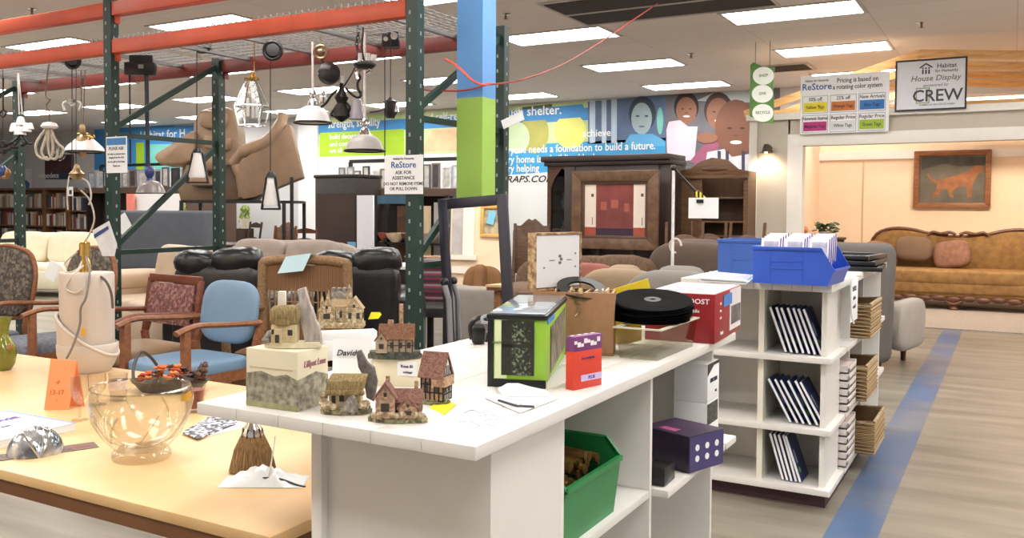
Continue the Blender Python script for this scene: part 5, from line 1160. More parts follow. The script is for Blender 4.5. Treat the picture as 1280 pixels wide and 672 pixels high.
# ---- potpourri basket
P = PX('flower_basket', 'dark oval tray of orange and brown dried flowers, on the wooden table', 'basket', 213, 488, z=TZ); s = P.s
obj('tray', B().lathe([(0, 0), (36*s, 0), (47*s, 12*s), (49*s, 14*s), (46*s, 13*s), (34*s, 4*s), (0, 4*s)], n=36, sy=.6), M('dark tray', (60, 48, 42), .5, var=.2), P.t)
obj('handle', B().tube([P.p(167, 478), P.p(167, 458, .05), P.p(176, 440, .1), P.p(188, 446, .14), P.p(196, 456, .16)], .005, 7, smooth=6), M('dark wire', (50, 42, 40), .5), P.t)
cols = [(206, 96, 40), (226, 140, 62), (120, 52, 34), (70, 46, 40), (176, 72, 40), (50, 40, 40), (206, 120, 60), (92, 70, 60)]
PETAL = [M('petal tone %d' % k, c, .8, var=.15, vs_=80) for k, c in enumerate(cols)]
r_ = random.Random(12)
for k in range(58):
    a = r_.uniform(0, 2*PI); q = math.sqrt(r_.random()); x, y = 42*s*q*math.cos(a), 24*s*q*math.sin(a); z = (10+17*(1-q*q)+r_.uniform(-2, 4))*s
    b = B(); rr = r_.uniform(4, 7)*s; nrm = r_.uniform(0, 6)
    for j in range(4):
        aa = nrm+j*PI/2; b.sph((x+rr*.5*math.cos(aa), y+rr*.5*math.sin(aa), z+rr*.15), (rr*.6, rr*.38, rr*.3), 8, (r_.uniform(-30, 30), r_.uniform(-40, 10), math.degrees(aa)))
    b.sph((x, y, z+rr*.2), rr*.22, 6)
    obj('dried_flower', b, PETAL[r_.choice([0, 1, 4, 6, 3]) if x < 14*s else r_.choice([2, 3, 5, 7, 7])], P.t)
for k in range(10):
    a = r_.uniform(-.6, .8); b = B().tube([(36*s*math.cos(a), 20*s*math.sin(a), 12*s), (44*s*math.cos(a), 24*s*math.sin(a), (20+r_.uniform(0, 14))*s)], .003, 5).sph((44*s*math.cos(a), 24*s*math.sin(a), (22+r_.uniform(0, 12))*s), (3.5*s, 3.5*s, 3*s), 8); obj('dried_twig', b, PETAL[7], P.t)
# ---- red candle in a glass
P = PX('candle', 'dark red candle in a clear glass, behind the big glass bowl', 'candle', 243, 514, z=TZ); s = P.s
obj('glass', B().lathe([(0, 0), (11*s, 0), (15*s, 36*s), (14*s, 36*s), (10*s, 5*s), (0, 5*s)], n=28), GLS, P.t); obj('wax', B().lathe([(0, 5.2*s), (9.8*s, 5.2*s), (12.8*s, 28*s), (0, 28*s)], n=28), M('red wax', (128, 40, 34), .4, var=.05), P.t); obj('wick', B().cyl((0, 0, 28*s), (0, 0, 32*s), .001), BLACKP, P.t)
# ---- glass bowl
P = PX('glass_bowl', 'large clear glass bowl with a thick foot, at the front of the wooden table', 'bowl', 177, 572, z=TZ); s = P.s
BOWLG = glassy('clear crystal', (244, 242, 238), .1)
prof = [(0, 0), (34*s, 0), (36*s, 4*s), (35*s, 9*s), (31*s, 13*s), (44*s, 26*s), (57*s, 48*s), (63*s, 72*s), (62*s, 84*s), (60*s, 90*s)]
BOWLT = glassy('bowl glass', (248, 247, 243), .3)
bwl = obj('bowl_wall', B().lathe(prof[4:]+[(58*s, 90*s), (60*s, 82*s), (60.5*s, 72*s), (54.5*s, 49*s), (41*s, 27*s), (20*s, 16*s), (0, 15*s)], n=48), BOWLT, P.t)
obj('foot', B().lathe(prof[:5]+[(0, 13*s)], n=40), BOWLG, P.t)
obj('lip', B().tube([(59*s*math.cos(k*PI/24), 59*s*math.sin(k*PI/24), 90*s) for k in range(48)], .0022, 6, closed=True), BOWLG, P.t)
sw = B()
for k in range(8):
    a = k*PI/4+.3; sw.tube([(46*s*math.cos(a), 46*s*math.sin(a), 28*s), (58*s*math.cos(a+.25), 58*s*math.sin(a+.25), 50*s), (60*s*math.cos(a+.4), 60*s*math.sin(a+.4), 64*s)], .0022, 6, flat=.5, smooth=4)
obj('cut_swirl', sw, BOWLG, bwl)
obj('price_sticker', B().prism([P.p(u, v, -.028) for u, v in ((226, 495), (238, 488), (240, 494), (236, 500), (226, 502))], (0, .0006, 0)), M('amber tag', (240, 190, 70), .7), P.t)
# ---- book
q = [gz(u, v, TZ) for u, v in ((-30, 525), (20, 513), (94, 530), (92, 536), (0, 560), (-40, 556))]
o = gz(0, 560, TZ); A_ = gz(95, 537, TZ); D_ = gz(28, 517, TZ)
ex = (A_-o); wl = ex.length; ex.normalize(); dl = abs((D_-A_).dot(V((-ex.y, ex.x, 0))))
t = thing('book', 'white and blue paperback lying flat at the left end of the wooden table', 'book', (o.x, o.y, TZ), math.degrees(math.atan2(ex.y, ex.x)))
obj('pages', B().boxx(-.06, wl-.001, .001, dl-.001, .001, .016), PAPER, t)
cvr = obj('cover', B().boxx(-.06, wl, 0, dl, .016, .0172).boxx(-.06, wl, 0, dl, 0, .001).boxx(-.06, -.058, 0, dl, 0, .0172), M('pale blue cover', (176, 192, 216), .4, rgb2=(206, 208, 214), vs_=6), t)
obj('cover_border', B().boxx(-.06, wl, dl-.006, dl, .0172, .0176).boxx(wl-.006, wl, 0, dl, .0172, .0176), M('cover blue', (120, 160, 220), .5), cvr)
obj('yellow_print', B().lathe([(0, .0172), (.028, .0172), (.028, .0176), (0, .0176)], (.015, dl*.35, 0), 20, sy=.6), M('cover yellow', (240, 228, 90), .5), cvr)
lettering([('LANGUAGE', wl*.45, dl*.62, .02, 'CENTER', 1.0), ('fun', wl*.45, dl*.4, .012)], M('purple title', (112, 84, 150), .5), t, rot=(0, 0, 0), origin=(0, 0, .0176))
# ---- crystal dome in a blister card
o = gz(2, 576, TZ); A_ = gz(124, 559, TZ); ex = (A_-o); wl = ex.length; ex.normalize()
t = thing('blister_pack', 'dark card with a clear ribbed plastic dome, lying in front of the paperback', 'package', (o.x, o.y, TZ), math.degrees(math.atan2(ex.y, ex.x)))
obj('backing_card', B().boxx(-.02, wl, 0, .055, 0, .0015), M('dark card', (52, 44, 40), .5, rgb2=(110, 92, 80), vs_=40, thresh=(.5, .7)), t)
dm_ = obj('dome', B().sph((wl*.36, .03, .0), (wl*.30, .05, .058), 28), M('silver dome', (110, 116, 124), .12, .6, rgb2=(200, 204, 210), vs_=22, thresh=(.45, .6)), t)
for k in range(5): 
    a = -.5+k*.25; obj('rib', B().tube([(wl*.36+wl*.30*math.sin(a)*math.cos(b_*PI/10-PI/2), .03+.05*math.sin(b_*PI/10-PI/2), .0+.0585*math.cos(b_*PI/10-PI/2)*math.cos(a)) for b_ in range(11)], .0022, 6), CHROME, dm_)
lettering([('sparkle', wl*.82, .022, .012)], M('red print text', (190, 90, 90), .6), t, rot=(0, 0, 0), origin=(0, 0, .0016))
# ---- leaflets right of the bowl
for k, (pts, lab, m_) in enumerate((([(228, 543), (247, 551), (300, 530), (270, 518)], 'black and white printed leaflet lying right of the glass bowl', speckle('leaflet print', [(60, 64, 78), (220, 222, 228), (96, 100, 112), (200, 204, 212), (34, 36, 46)], 130, .5)), ([(250, 548), (300, 536), (306, 530), (280, 522)], 'white folded leaflet beneath the printed leaflet', PAPER))):
    q = [gz(u, v, TZ) for u, v in pts]; o = q[0]
    ob = obj('leaflet', B().prism([(p.x-o.x, p.y-o.y, 0) for p in q], (0, 0, .003)), m_, loc=(o.x, o.y, TZ+(.0035 if k == 0 else 0))); tag(ob, lab, 'leaflet')
# ---- whisk brush
P = PX('whisk_brush', 'straw whisk brush with a silver cap, standing beside the front counter', 'brush', 316, 590, z=TZ); s = P.s
STRAW = M('straw bristle', (176, 142, 94), .9, rgb2=(120, 88, 54), stretch=(60, 60, 2), vs_=5, bump=.6, bs=12)
b = B(); r_ = random.Random(2)
n = 44
for k in range(n):
    a = 2*PI*k/n; x0, y0 = 13*s*math.cos(a), 9*s*math.sin(a); x1, y1 = (27*s+r_.uniform(-1, 1)*s)*math.cos(a), 17*s*math.sin(a)
    b.tube([(x0, y0, 47*s), ((x0+x1)*.53, (y0+y1)*.53, 28*s), (x1, y1, r_.uniform(0, 3)*s)], [1.6*s, 2.2*s, 2.4*s], 5, smooth=2)
b.lathe([(0, 46*s), (13*s, 46*s), (19*s, 25*s), (25*s, 2*s), (0, 2*s)], n=24, sy=.65)
obj('bristles', b, STRAW, P.t); cp_ = obj('cap', B().lathe([(14*s, 45*s), (14*s, 50*s), (11*s, 56*s), (8*s, 60*s), (5*s, 66*s), (0, 67*s)], n=24, sy=.75), CHROME, P.t)
st = B()
for k in range(10): a = 2*PI*k/10; st.tube([(14.3*s*math.cos(a), 10.8*s*math.sin(a), 45*s), (11.4*s*math.cos(a), 8.6*s*math.sin(a), 56*s)], 1.0*s, 5)
obj('cap_stripe', st, M('black stripe', (30, 28, 30), .4), cp_)
# ---- crumpled clear bag with a cable
P = PX('plastic_bag', 'crumpled clear white plastic bag with a cable, at the table front edge', 'bag', 330, 606, z=TZ); s = P.s
b = B(); r_ = random.Random(9); nx, ny = 16, 10; g = []
for j in range(ny):
    for i in range(nx):
        x = (-55+105*i/(nx-1))*s; y = (-12+52*j/(ny-1))*s; e = math.sin(PI*i/(nx-1))*math.sin(PI*j/(ny-1)); g.append(b.bm.verts.new((x, y, .001+e*(16+r_.uniform(-6, 6))*s)))
for j in range(ny-1):
    for i in range(nx-1): b._f([g[j*nx+i], g[j*nx+i+1], g[(j+1)*nx+i+1], g[(j+1)*nx+i]], [(0, 1, 2, 3)])
obj('bag', b, M('milky plastic', (226, 230, 232), .25, var=.06, vs_=12), P.t)
obj('cable', B().tube([P.p(306, 606, -.01), P.p(322, 598, .0), P.p(348, 598, .0), P.p(372, 606, -.01), P.p(382, 608, -.01)], .002, 6, smooth=6), M('dark cable', (60, 60, 66), .5), P.t)
obj('tie', B().tube([P.p(334, 601, 0), P.p(339, 580, .01), P.p(344, 545, .02)], .0016, 5, smooth=4), M('white tie', (236, 236, 236), .5), P.t)
# ================================================================ FURNITURE BUILDERS (front faces local -y, origin on the floor)
def sofa(name, label, cat, loc, rz, w, d, hb, mat, hs=.43, aw=.2, ah=.6, n=2, e=.32, group=None, cush=None, backc=True, feet=True, arm_e=.45, z0=.1):
    t = thing(name, label, cat, loc, rz, group); cush = cush or mat
    obj('base', B().puff((0, .02, (z0+hs-.12)/2+.04), (w-.04, d-.08, hs-.14-z0+.1), .18, n=28), mat, t)
    obj('back', B().puff((0, d/2-.12, (hb+z0)/2), (w-.06, .26, hb-z0), e*.8, (-6, 0, 0), n=28), mat, t)
    for s in (-1, 1): obj('arm', B().puff((s*(w/2-aw/2), -.02, (ah+z0)/2), (aw, d-.06, ah-z0), arm_e, n=24).puff((s*(w/2-aw/2), -.03, ah-.07), (aw*1.15, d-.05, .2), .6, n=20), mat, t)
    iw = (w-2*aw)/n
    for k in range(n):
        x = -w/2+aw+iw*(k+.5)
        obj('seat_cushion', B().puff((x, -.07, hs-.05), (iw-.008, d-.28, .19), .35, n=24), cush, t)
        if backc: obj('back_cushion', B().puff((x, d/2-.26, hs+(hb-hs)*.52), (iw-.01, .22, (hb-hs)*1.02), .45, (-10, 0, 0), n=24), cush, t)
    if feet:
        for sx in (-1, 1):
            for sy in (-1, 1): obj('foot', B().cyl((sx*(w/2-.08), sy*(d/2-.1), 0), (sx*(w/2-.08), sy*(d/2-.1), z0+.03), .022, .035, 10), DARKWOOD, t)
    return t
def wood_armchair(label, loc, rz, wd, seatm, backm, bw=.5, bz0=.52, bz1=.88, style='rect', group=None, arms=True, w=.56, d=.54, hs=.45, cat='chair', name='armchair'):
    t = thing(name, label, cat, loc, rz, group)
    obj('seat', B().puff((0, -.01, hs-.035), (w-.06, d-.02, .09), .35, n=26), seatm, t)
    obj('seat_rail', B().boxx(-w/2+.03, w/2-.03, -d/2+.03, -d/2+.055, hs-.12, hs-.06).boxx(-w/2+.03, -w/2+.055, -d/2+.03, d/2-.03, hs-.12, hs-.06).boxx(w/2-.055, w/2-.03, -d/2+.03, d/2-.03, hs-.12, hs-.06).boxx(-w/2+.03, w/2-.03, d/2-.055, d/2-.03, hs-.12, hs-.06), wd, t)
    if style == 'round': obj('backrest', B().puff((0, d/2+.01, (bz0+bz1)/2), (bw, .07, bz1-bz0), .62, (-10, 0, 0), n=28), backm, t)
    elif style == 'shield':
        pts = [(-.5, .12), (-.34, 0), (.34, 0), (.5, .12), (.53, .6), (.42, .9), (.2, 1.0), (0, 1.03), (-.2, 1.0), (-.42, .9), (-.53, .6)]
        H = bz1-bz0; sl = lambda z: d/2-.03+(z-bz0)*.16
        obj('backrest', B().prism([(x*bw, sl(bz0+z*H)-.022, bz0+z*H) for x, z in pts], (0, .05, 0), .012), backm, t)
        obj('back_frame', B().tube([(x*bw*1.03, sl(bz0+z*H)+.005, bz0+(z-.5)*H*1.03+.5*H) for x, z in pts], .016, 8, closed=True, smooth=3), wd, t)
    else:
        H = bz1-bz0; sl = lambda z: d/2-.03+(z-bz0)*.2
        obj('backrest', B().prism([(x, sl(z)-.02, z) for x, z in ((-bw/2+.03, bz0), (bw/2-.03, bz0), (bw/2-.03, bz1-.03), (-bw/2+.03, bz1-.03))], (0, .035, 0), .006), backm, t)
        obj('back_frame', B().bar((-bw/2, sl(bz0), bz0-.08), (-bw/2, sl(bz1), bz1), .035, .03, bev=.004).bar((bw/2, sl(bz0), bz0-.08), (bw/2, sl(bz1), bz1), .035, .03, bev=.004).bar((-bw/2, sl(bz1), bz1), (bw/2, sl(bz1), bz1), .035, .05, bev=.004), wd, t)
    for sx in (-1, 1):
        x = sx*(w/2-.02)
        obj('leg', B().bar((x, -d/2+.04, 0), (x, -d/2+.04, .65 if arms else hs-.05), .042, .042, (0, 1, 0), .004), wd, t)
        obj('leg', B().bar((x, d/2+.04, 0), (x, d/2-.03, .5), .04, .04, (0, 1, 0), .004).bar((x, d/2-.03, .48), (x*.95, d/2+.03, bz0+(bz1-bz0)*.4), .035, .035, (0, 1, 0), .004), wd, t)
        if arms: obj('armrest', B().tube([(x, -d/2-.02, .635), (x*1.02, -d/2+.1, .665), (x*1.02, 0, .655), (x, d/2-.04, .64), (x*.97, d/2+.01, .64)], .026, 8, flat=.62, smooth=4), wd, t)
    return t
def dining_chair(label, loc, rz, wd, style='ladder', seatm=None, hb=1.0, group=None, arms=False):
    t = thing('dining_chair', label, 'chair', loc, rz, group); w, d, hs = .44, .42, .45
    obj('seat', B().box((0, 0, hs-.015), (w, d, .035), None, .01), seatm or wd, t)
    for sx in (-1, 1):
        obj('leg', B().cyl((sx*(w/2-.03), -d/2+.03, 0), (sx*(w/2-.03), -d/2+.03, hs-.02), .016, .02, 10), wd, t)
        obj('leg', B().tube([(sx*(w/2-.03), d/2, 0), (sx*(w/2-.03), d/2-.02, hs), (sx*(w/2-.02), d/2+.06, hb)], .018, 8, smooth=3), wd, t)
        if arms: obj('armrest', B().tube([(sx*(w/2), -d/2+.05, hs), (sx*(w/2+.03), -d/2+.04, .64), (sx*(w/2+.03), 0, .68), (sx*(w/2-.01), d/2+.02, .68)], .015, 8, smooth=4), wd, t)
    yb = lambda z: d/2-.02+.08*(z-hs)/(hb-hs)
    if style == 'ladder':
        for z in (hs+.16, hs+.32, hb-.06): obj('back_slat', B().prism([(-w/2+.03, yb(z), z-.03), (w/2-.03, yb(z), z-.03), (w/2-.03, yb(z), z+.015), (w*.2, yb(z), z+.04), (0, yb(z), z+.055), (-w*.2, yb(z), z+.04), (-w/2+.03, yb(z), z+.015)], (0, .016, 0)), wd, t)
    elif style == 'carved':
        obj('back_panel', B().prism([(-w/2, yb(.6), .55), (w/2, yb(.6), .55), (w/2, yb(.95), hb-.08), (w*.42, yb(hb), hb-.02), (w*.3, yb(hb), hb-.03), (w*.2, yb(hb), hb+.02), (w*.08, yb(hb), hb+.06), (0, yb(hb), hb+.03), (-w*.08, yb(hb), hb+.06), (-w*.2, yb(hb), hb+.02), (-w*.3, yb(hb), hb-.03), (-w*.42, yb(hb), hb-.02), (-w/2, yb(.95), hb-.08)], (0, .03, 0), .006), wd, t)
    elif style == 'oval':
        obj('back_panel', B().sph((0, yb(.8), .78), (w*.5, .02, .24), 24, (-8, 0, 0)), wd, t)
    else:
        obj('back_rail', B().tube([(-w/2+.02, yb(.8), .80), (-w*.3, yb(hb), hb-.04), (0, yb(hb), hb), (w*.3, yb(hb), hb-.04), (w/2-.02, yb(.8), .80)], .02, 8, smooth=4), wd, t)
        for k in range(5): x = -w*.36+w*.18*k; obj('spindle', B().cyl((x, yb(hs), hs), (x*1.05, yb(hb), hb-.03-abs(x)*.15), .009, n=8), wd, t)
    return t
def floor_at(u, y): q = gy(u, 250, y); return q.x, y
# ================================================================ SEATING BY THE TABLE
PATT = speckle('dark tapestry', [(98, 88, 78), (74, 66, 60), (118, 106, 90), (66, 60, 56), (88, 80, 74)], 55, .9)
BLGR = M('blue grey print seat', (132, 136, 146), .85, rgb2=(96, 98, 108), vs_=40)
HONEY = wood('honey beech', (146, 92, 54), (116, 68, 38))
REDW = wood('red brown wood', (128, 68, 44), (92, 46, 30))
t = wood_armchair('wooden armchair with dark shield back and blue grey seat, left of the ceramic lamp', (-5.35, 3.62, 0), -8, HONEY, BLGR, PATT, .56, .55, 1.0, 'shield')
obj('price_tag', B().box((-.27, .16, .86), (.09, .004, .13), (0, 25, 20)), PAPER, t)
wood_armchair('wooden armchair with dark shield back, cut by the left edge of the picture', (-5.98, 3.45, 0), 6, HONEY, BLGR, PATT, .56, .55, 1.0, 'shield')
REDPAT = speckle('red brown pattern', [(126, 82, 78), (96, 58, 54), (150, 108, 102), (110, 70, 66)], 70, .8)
wood_armchair('reddish wooden armchair with patterned back panel and tan seat, beside the left front rack post', (-4.60, 3.68, 0), -6, REDW, M('tan vinyl', (150, 122, 92), .5, var=.06), REDPAT, .52, .56, .84, 'rect')
SBLUE = M('pale blue vinyl', (112, 140, 166), .5, var=.04)
wood_armchair('wooden armchair with pale blue round back and seat, behind the cream carton', (-3.97, 3.55, 0), -4, HONEY, SBLUE, SBLUE, .48, .50, .87, 'round')
# wicker chair
t = thing('wicker_chair', 'brown wicker armchair with slotted back and a pale blue paper on top, behind the cottages', 'chair', (-4.05, 4.60, 0), 18)
t.scale = (1, 1, .95)
WK = bands('brown wicker', [(140, 102, 66), (112, 78, 48), (156, 118, 80), (100, 68, 42)], 'X', 70, .75); WKR = M('wicker frame', (158, 126, 92), .7, rgb2=(126, 94, 62), vs_=60)
b = B(); bw_, z0_, z1_ = .56, .40, .985
for x0, x1, za, zb2 in ((-.28, .28, .40, .62), (-.28, .28, .78, .96)): b.prism([(x0, -.005, za), (x1, -.005, za), (x1, -.005, zb2), (x0, -.005, zb2)], (0, .02, 0))
obj('back_panel', b, WK, t)
b = B()
for k in range(17): b.tube([(-.25+.031*k, 0, .60), (-.25+.031*k+(.006 if k % 2 else -.006), 0, .70), (-.25+.031*k, 0, .80)], .007, 6)
b.tube([(-.28, 0, .70), (.28, 0, .70)], .006, 6)
obj('back_spindles', b, WKR, t)
obj('back_frame', B().tube([(-.30, .0, .1), (-.30, 0, .5), (-.30, 0, .92), (-.26, 0, .985), (0, 0, 1.0), (.26, 0, .985), (.30, 0, .92), (.30, 0, .5), (.30, 0, .1)], .034, 10, smooth=5), WKR, t)
obj('seat', B().puff((0, -.26, .38), (.56, .52, .10), .3), WK, t)
for s in (-1, 1):
    obj('arm', B().tube([(s*.30, 0, .66), (s*.32, -.25, .66), (s*.31, -.48, .62), (s*.30, -.5, .3), (s*.30, -.48, 0)], .03, 8, smooth=4), WKR, t); obj('leg', B().cyl((s*.28, .0, 0), (s*.3, 0, .2), .024, n=10), WKR, t)
obj('apron', B().boxx(-.28, .28, -.5, -.48, .12, .34), WK, t)
tag(obj('paper_note', B().prism([(-.11, -.055, 1.02), (.07, -.055, 1.045), (.02, -.075, .93), (-.16, -.075, .91)], (0, .0015, 0)).prism([(-.11, -.055, 1.02), (.07, -.055, 1.045), (.08, .05, 1.04), (-.1, .05, 1.02)], (0, 0, .0015)), M('pale blue paper', (196, 226, 232), .8, var=.02), loc=(-4.05, 4.60, -.05), rot=(0, 0, 18)), 'pale blue paper draped over the wicker chair top', 'paper')
# black leather recliners seen from behind
def recliner_back(label, loc, rz, w=.62):
    t = thing('recliner', label, 'recliner', loc, rz, 'black leather recliners seen from behind')
    bp_ = obj('back_panel', B().puff((0, .30, .50), (w, .22, .74), .22, (4, 0, 0), n=28), BLKL, t); obj('seat', B().puff((0, -.05, .33), (w, .62, .42), .25, n=24), BLKL, t)
    obj('head_pillow', B().puff((-w*.2, .24, .90), (w*.62, .30, .21), .7, (0, 4, 0), wob=.03).puff((w*.26, .25, .88), (w*.55, .30, .20), .7, (0, -5, 8), wob=.04), BLKL, bp_)
    for s in (-1, 1): obj('arm', B().puff((s*(w/2+.04), -.04, .38), (.2, .74, .54), .45), BLKL, t)
    return t
recliner_back('black leather recliner seen from behind, between the blue chair and the wicker chair', (-5.12, 5.0, 0), 205, .62)
recliner_back('black leather recliner seen from behind, against the right front rack post', (*floor_at(456, 5.55), 0), 208, .62)
# beige sofa and the seats behind it
sofa('sofa', 'large beige leather sofa with rounded arm, just behind the left rack frame', 'sofa', (*floor_at(208, 5.7), 0), -12, 1.75, 1.0, .92, M('beige leather', (196, 172, 146), .5, var=.06, bump=.05), aw=.34, ah=.66, n=2, e=.6)
sofa('sofa', 'grey beige sofa with plump back cushions, behind the black recliners', 'sofa', (*floor_at(345, 7.3), 0), 12, 1.8, .95, .93, M('taupe upholstery', (158, 144, 134), .85, var=.08), n=2, e=.6, aw=.24)
GSET = M('slate grey upholstery', (84, 88, 96), .85, var=.06)
t = thing('settee', 'tall slate grey settee back with square corners, left behind the rack frame', 'sofa', (-8.5, 7.35, 0), 200)
obj('back', B().box((0, .2, .66), (1.15, .3, 1.18), None, .04, 3), GSET, t); obj('seat', B().puff((0, -.2, .28), (1.1, .6, .4), .25), GSET, t)
for s in (-1, 1): obj('arm', B().puff((s*.52, -.2, .35), (.16, .7, .6), .35), GSET, t)
obj('back_seam', B().boxx(-.57, .57, .352, .356, .60, .606), M('seam', (60, 62, 70), .9), t)
obj('price_tag', B().box((-.1+.5, .37, 1.1), (.16, .004, .2), (0, 30, 0)), PAPER, t)
CREAMU = M('cream upholstery', (224, 214, 188), .8, var=.05)
sofa('sofa', 'cream sofa with plump back, at the far left below the bookcases', 'sofa', (-12.3, 8.2, 0), 20, 2.0, .95, .90, CREAMU, e=.7, n=2)
sofa('armchair', 'cream armchair with rounded arm, right of the cream sofa', 'chair', (-10.6, 8.2, 0), 14, 1.0, .95, .85, CREAMU, e=.75, n=1, arm_e=.7)
# ================================================================ RECLINER UP ON A BLACK STAND
SX, SY = gy(306, 255, 8.7).x, 8.7
std = thing('display_stand', 'black metal display stand carrying the tan recliner', 'stand', (SX, SY, 0), YD)
sw_ = .70; zt = gy(330, 251, 8.7).z
for a in (-1, 1):
    for c in (-1, 1): obj('leg', B().boxx(a*sw_-.02, a*sw_+.02, c*.4-.02, c*.4+.02, 0, zt+(.30 if (a > 0 and c < 0) else 0)), BLACK, std)
obj('top_frame', B().boxx(-sw_, sw_, -.42, -.38, zt-.03, zt).boxx(-sw_, sw_, .38, .42, zt-.03, zt).boxx(-sw_-.02, -sw_+.02, -.4, .4, zt-.03, zt).boxx(sw_-.02, sw_+.02, -.4, .4, zt-.03, zt).boxx(-.02, .02, -.4, .4, zt-.03, zt), BLACK, std)
obj('middle_leg', B().boxx(.58, .62, -.42, -.38, 0, zt), BLACK, std)
obj('deck', B().boxx(-sw_, sw_, -.38, .38, zt-.005, zt+.005), BLACK, std)
r_ = thing('recliner', 'tan leather recliner tipped back with its footrest out, high on the black stand', 'recliner', (SX, SY, zt+.006), YD)

dR = (V((SX, SY, zt))-EYE).dot(Fw)
def rp(u, v, dy=0):
    q = EYE+ray(u, v)*(dR+dy); return RZI @ (q-V((SX, SY, zt+.006)))
def slab(pts, y0, y1, bev=.03): return B().prism([rp(u, v, y0) for u, v in pts], RZI @ (Fw*(y1-y0)), bev)
obj('back', slab([(238, 190), (242, 150), (248, 138), (262, 134), (285, 133), (292, 140), (296, 160), (300, 200), (296, 215), (250, 215)], .0, .42, .05), TANL, r_, sharp=1.2)
obj('headrest', B().puff(rp(268, 150, -.02), (.36, .16, .24), .5, (0, 6, 0)), TANL, r_); obj('lumbar_pillow', B().puff(rp(272, 178, -.04), (.36, .16, .2), .5, (0, 6, 0)), TANL, r_)
obj('seat', B().puff(rp(264, 205, -.1), (.42, .6, .2), .4, (0, 8, 0)), TANL, r_)
na_ = obj('near_arm', slab([(297, 206), (312, 192), (332, 184), (348, 172), (356, 156), (363, 156), (370, 188), (378, 222), (345, 235), (320, 246), (304, 249), (297, 240)], -.30, -.12, .015), M('tan leather shaded side', (134, 106, 82), .5, var=.08), r_)  # darker copy of the tan leather: shade on the side panel put into its colour
obj('arm_pad', B().tube([rp(290, 205, -.22), rp(303, 190, -.24), rp(320, 184, -.24), rp(336, 176, -.24), rp(349, 160, -.24), rp(354, 142, -.22)], [.06, .085, .095, .095, .09, .07], 12, smooth=5).tube([rp(296, 206, -.24), rp(300, 225, -.24), rp(302, 246, -.22)], [.07, .05, .045], 10, smooth=4), TANL, na_)
obj('far_arm', slab([(226, 215), (230, 195), (240, 185), (252, 190), (258, 230), (230, 244)], .35, .55, .04), TANL, r_, sharp=1.2)
obj('footrest', slab([(191, 196), (196, 190), (215, 180), (232, 168), (240, 162), (244, 170), (243, 198), (232, 205), (200, 206)], -.1, .38, .035), TANL, r_, sharp=1.2)
obj('base', slab([(232, 206), (246, 204), (298, 206), (322, 228), (312, 250), (226, 252), (222, 238)], -.12, .45, .02), M('brown leather skirt', (112, 88, 66), .5, var=.1), r_, sharp=1.2)
obj('seat_front', B().puff(rp(256, 226, -.16), (.36, .2, .14), .4), TANL, r_)
# ================================================================ BACK WALL: BOOKCASES AND THE SHELF OF FRAMES
BKW = wood('bookcase wood', (140, 98, 62), (104, 70, 44))
BCOL = [M('book tone %d' % k, c, .7, var=.08) for k, c in enumerate([(196, 184, 170), (150, 60, 54), (206, 196, 186), (70, 76, 92), (170, 140, 110), (120, 116, 120), (222, 214, 204), (90, 60, 56), (176, 170, 176), (104, 120, 110), (200, 160, 120), (60, 52, 56)])]
def bookcase(label, u0, u1, y, zt, levels, grp, fill=1.0, seed=1):
    x0, x1 = gy(u0, 250, y).x, gy(u1, 250, y).x; w = x1-x0; d = .3
    t = thing('bookcase', label, 'bookcase', (x0, y, 0)); zs = [zt-.44*(k+1) for k in range(levels)]
    obj('side', B().boxx(0, .04, 0, d, 0, zt), BKW, t); obj('side', B().boxx(w-.04, w, 0, d, 0, zt), BKW, t); obj('top', B().boxx(-.02, w+.02, -.02, d, zt, zt+.05), BKW, t); obj('back', B().boxx(.04, w-.04, d-.015, d, .05, zt), BKW, t)
    for z in zs+[.1]: obj('shelf', B().boxx(.04, w-.04, 0, d-.015, z-.03, z), BKW, t)
    r = random.Random(seed)
    for i, z in enumerate(zs):
        x = x0+.06
        while x < x1-.12:
            bw = r.uniform(.04, .075); bh = r.uniform(.24, .36)
            if r.random() < fill:
                o = obj('book', B().boxx(0, bw-.004, 0, .2, 0, bh).boxx(.004, bw-.008, -.002, 0, bh*.75, bh*.82), r.choice(BCOL), loc=(x, y+.02+r.uniform(0, .02), z))
                tag(o, 'upright book packed with others on the %s' % grp, 'book', 'books on the '+grp)
            x += bw
    return t
bookcase('brown wooden bookcase at the far left, filled with worn books', -28, 54, 13.9, 1.69, 3, 'leftmost bookcase', 1, 3)
bookcase('brown wooden bookcase in the middle behind the left rack posts, under the maroon banner', 55, 83, 13.9, 1.69, 3, 'middle bookcase', 1, 5)
bookcase('brown wooden bookcase behind the slate grey settee, half empty', 85, 122, 13.9, 1.63, 3, 'half empty bookcase', .7, 8)
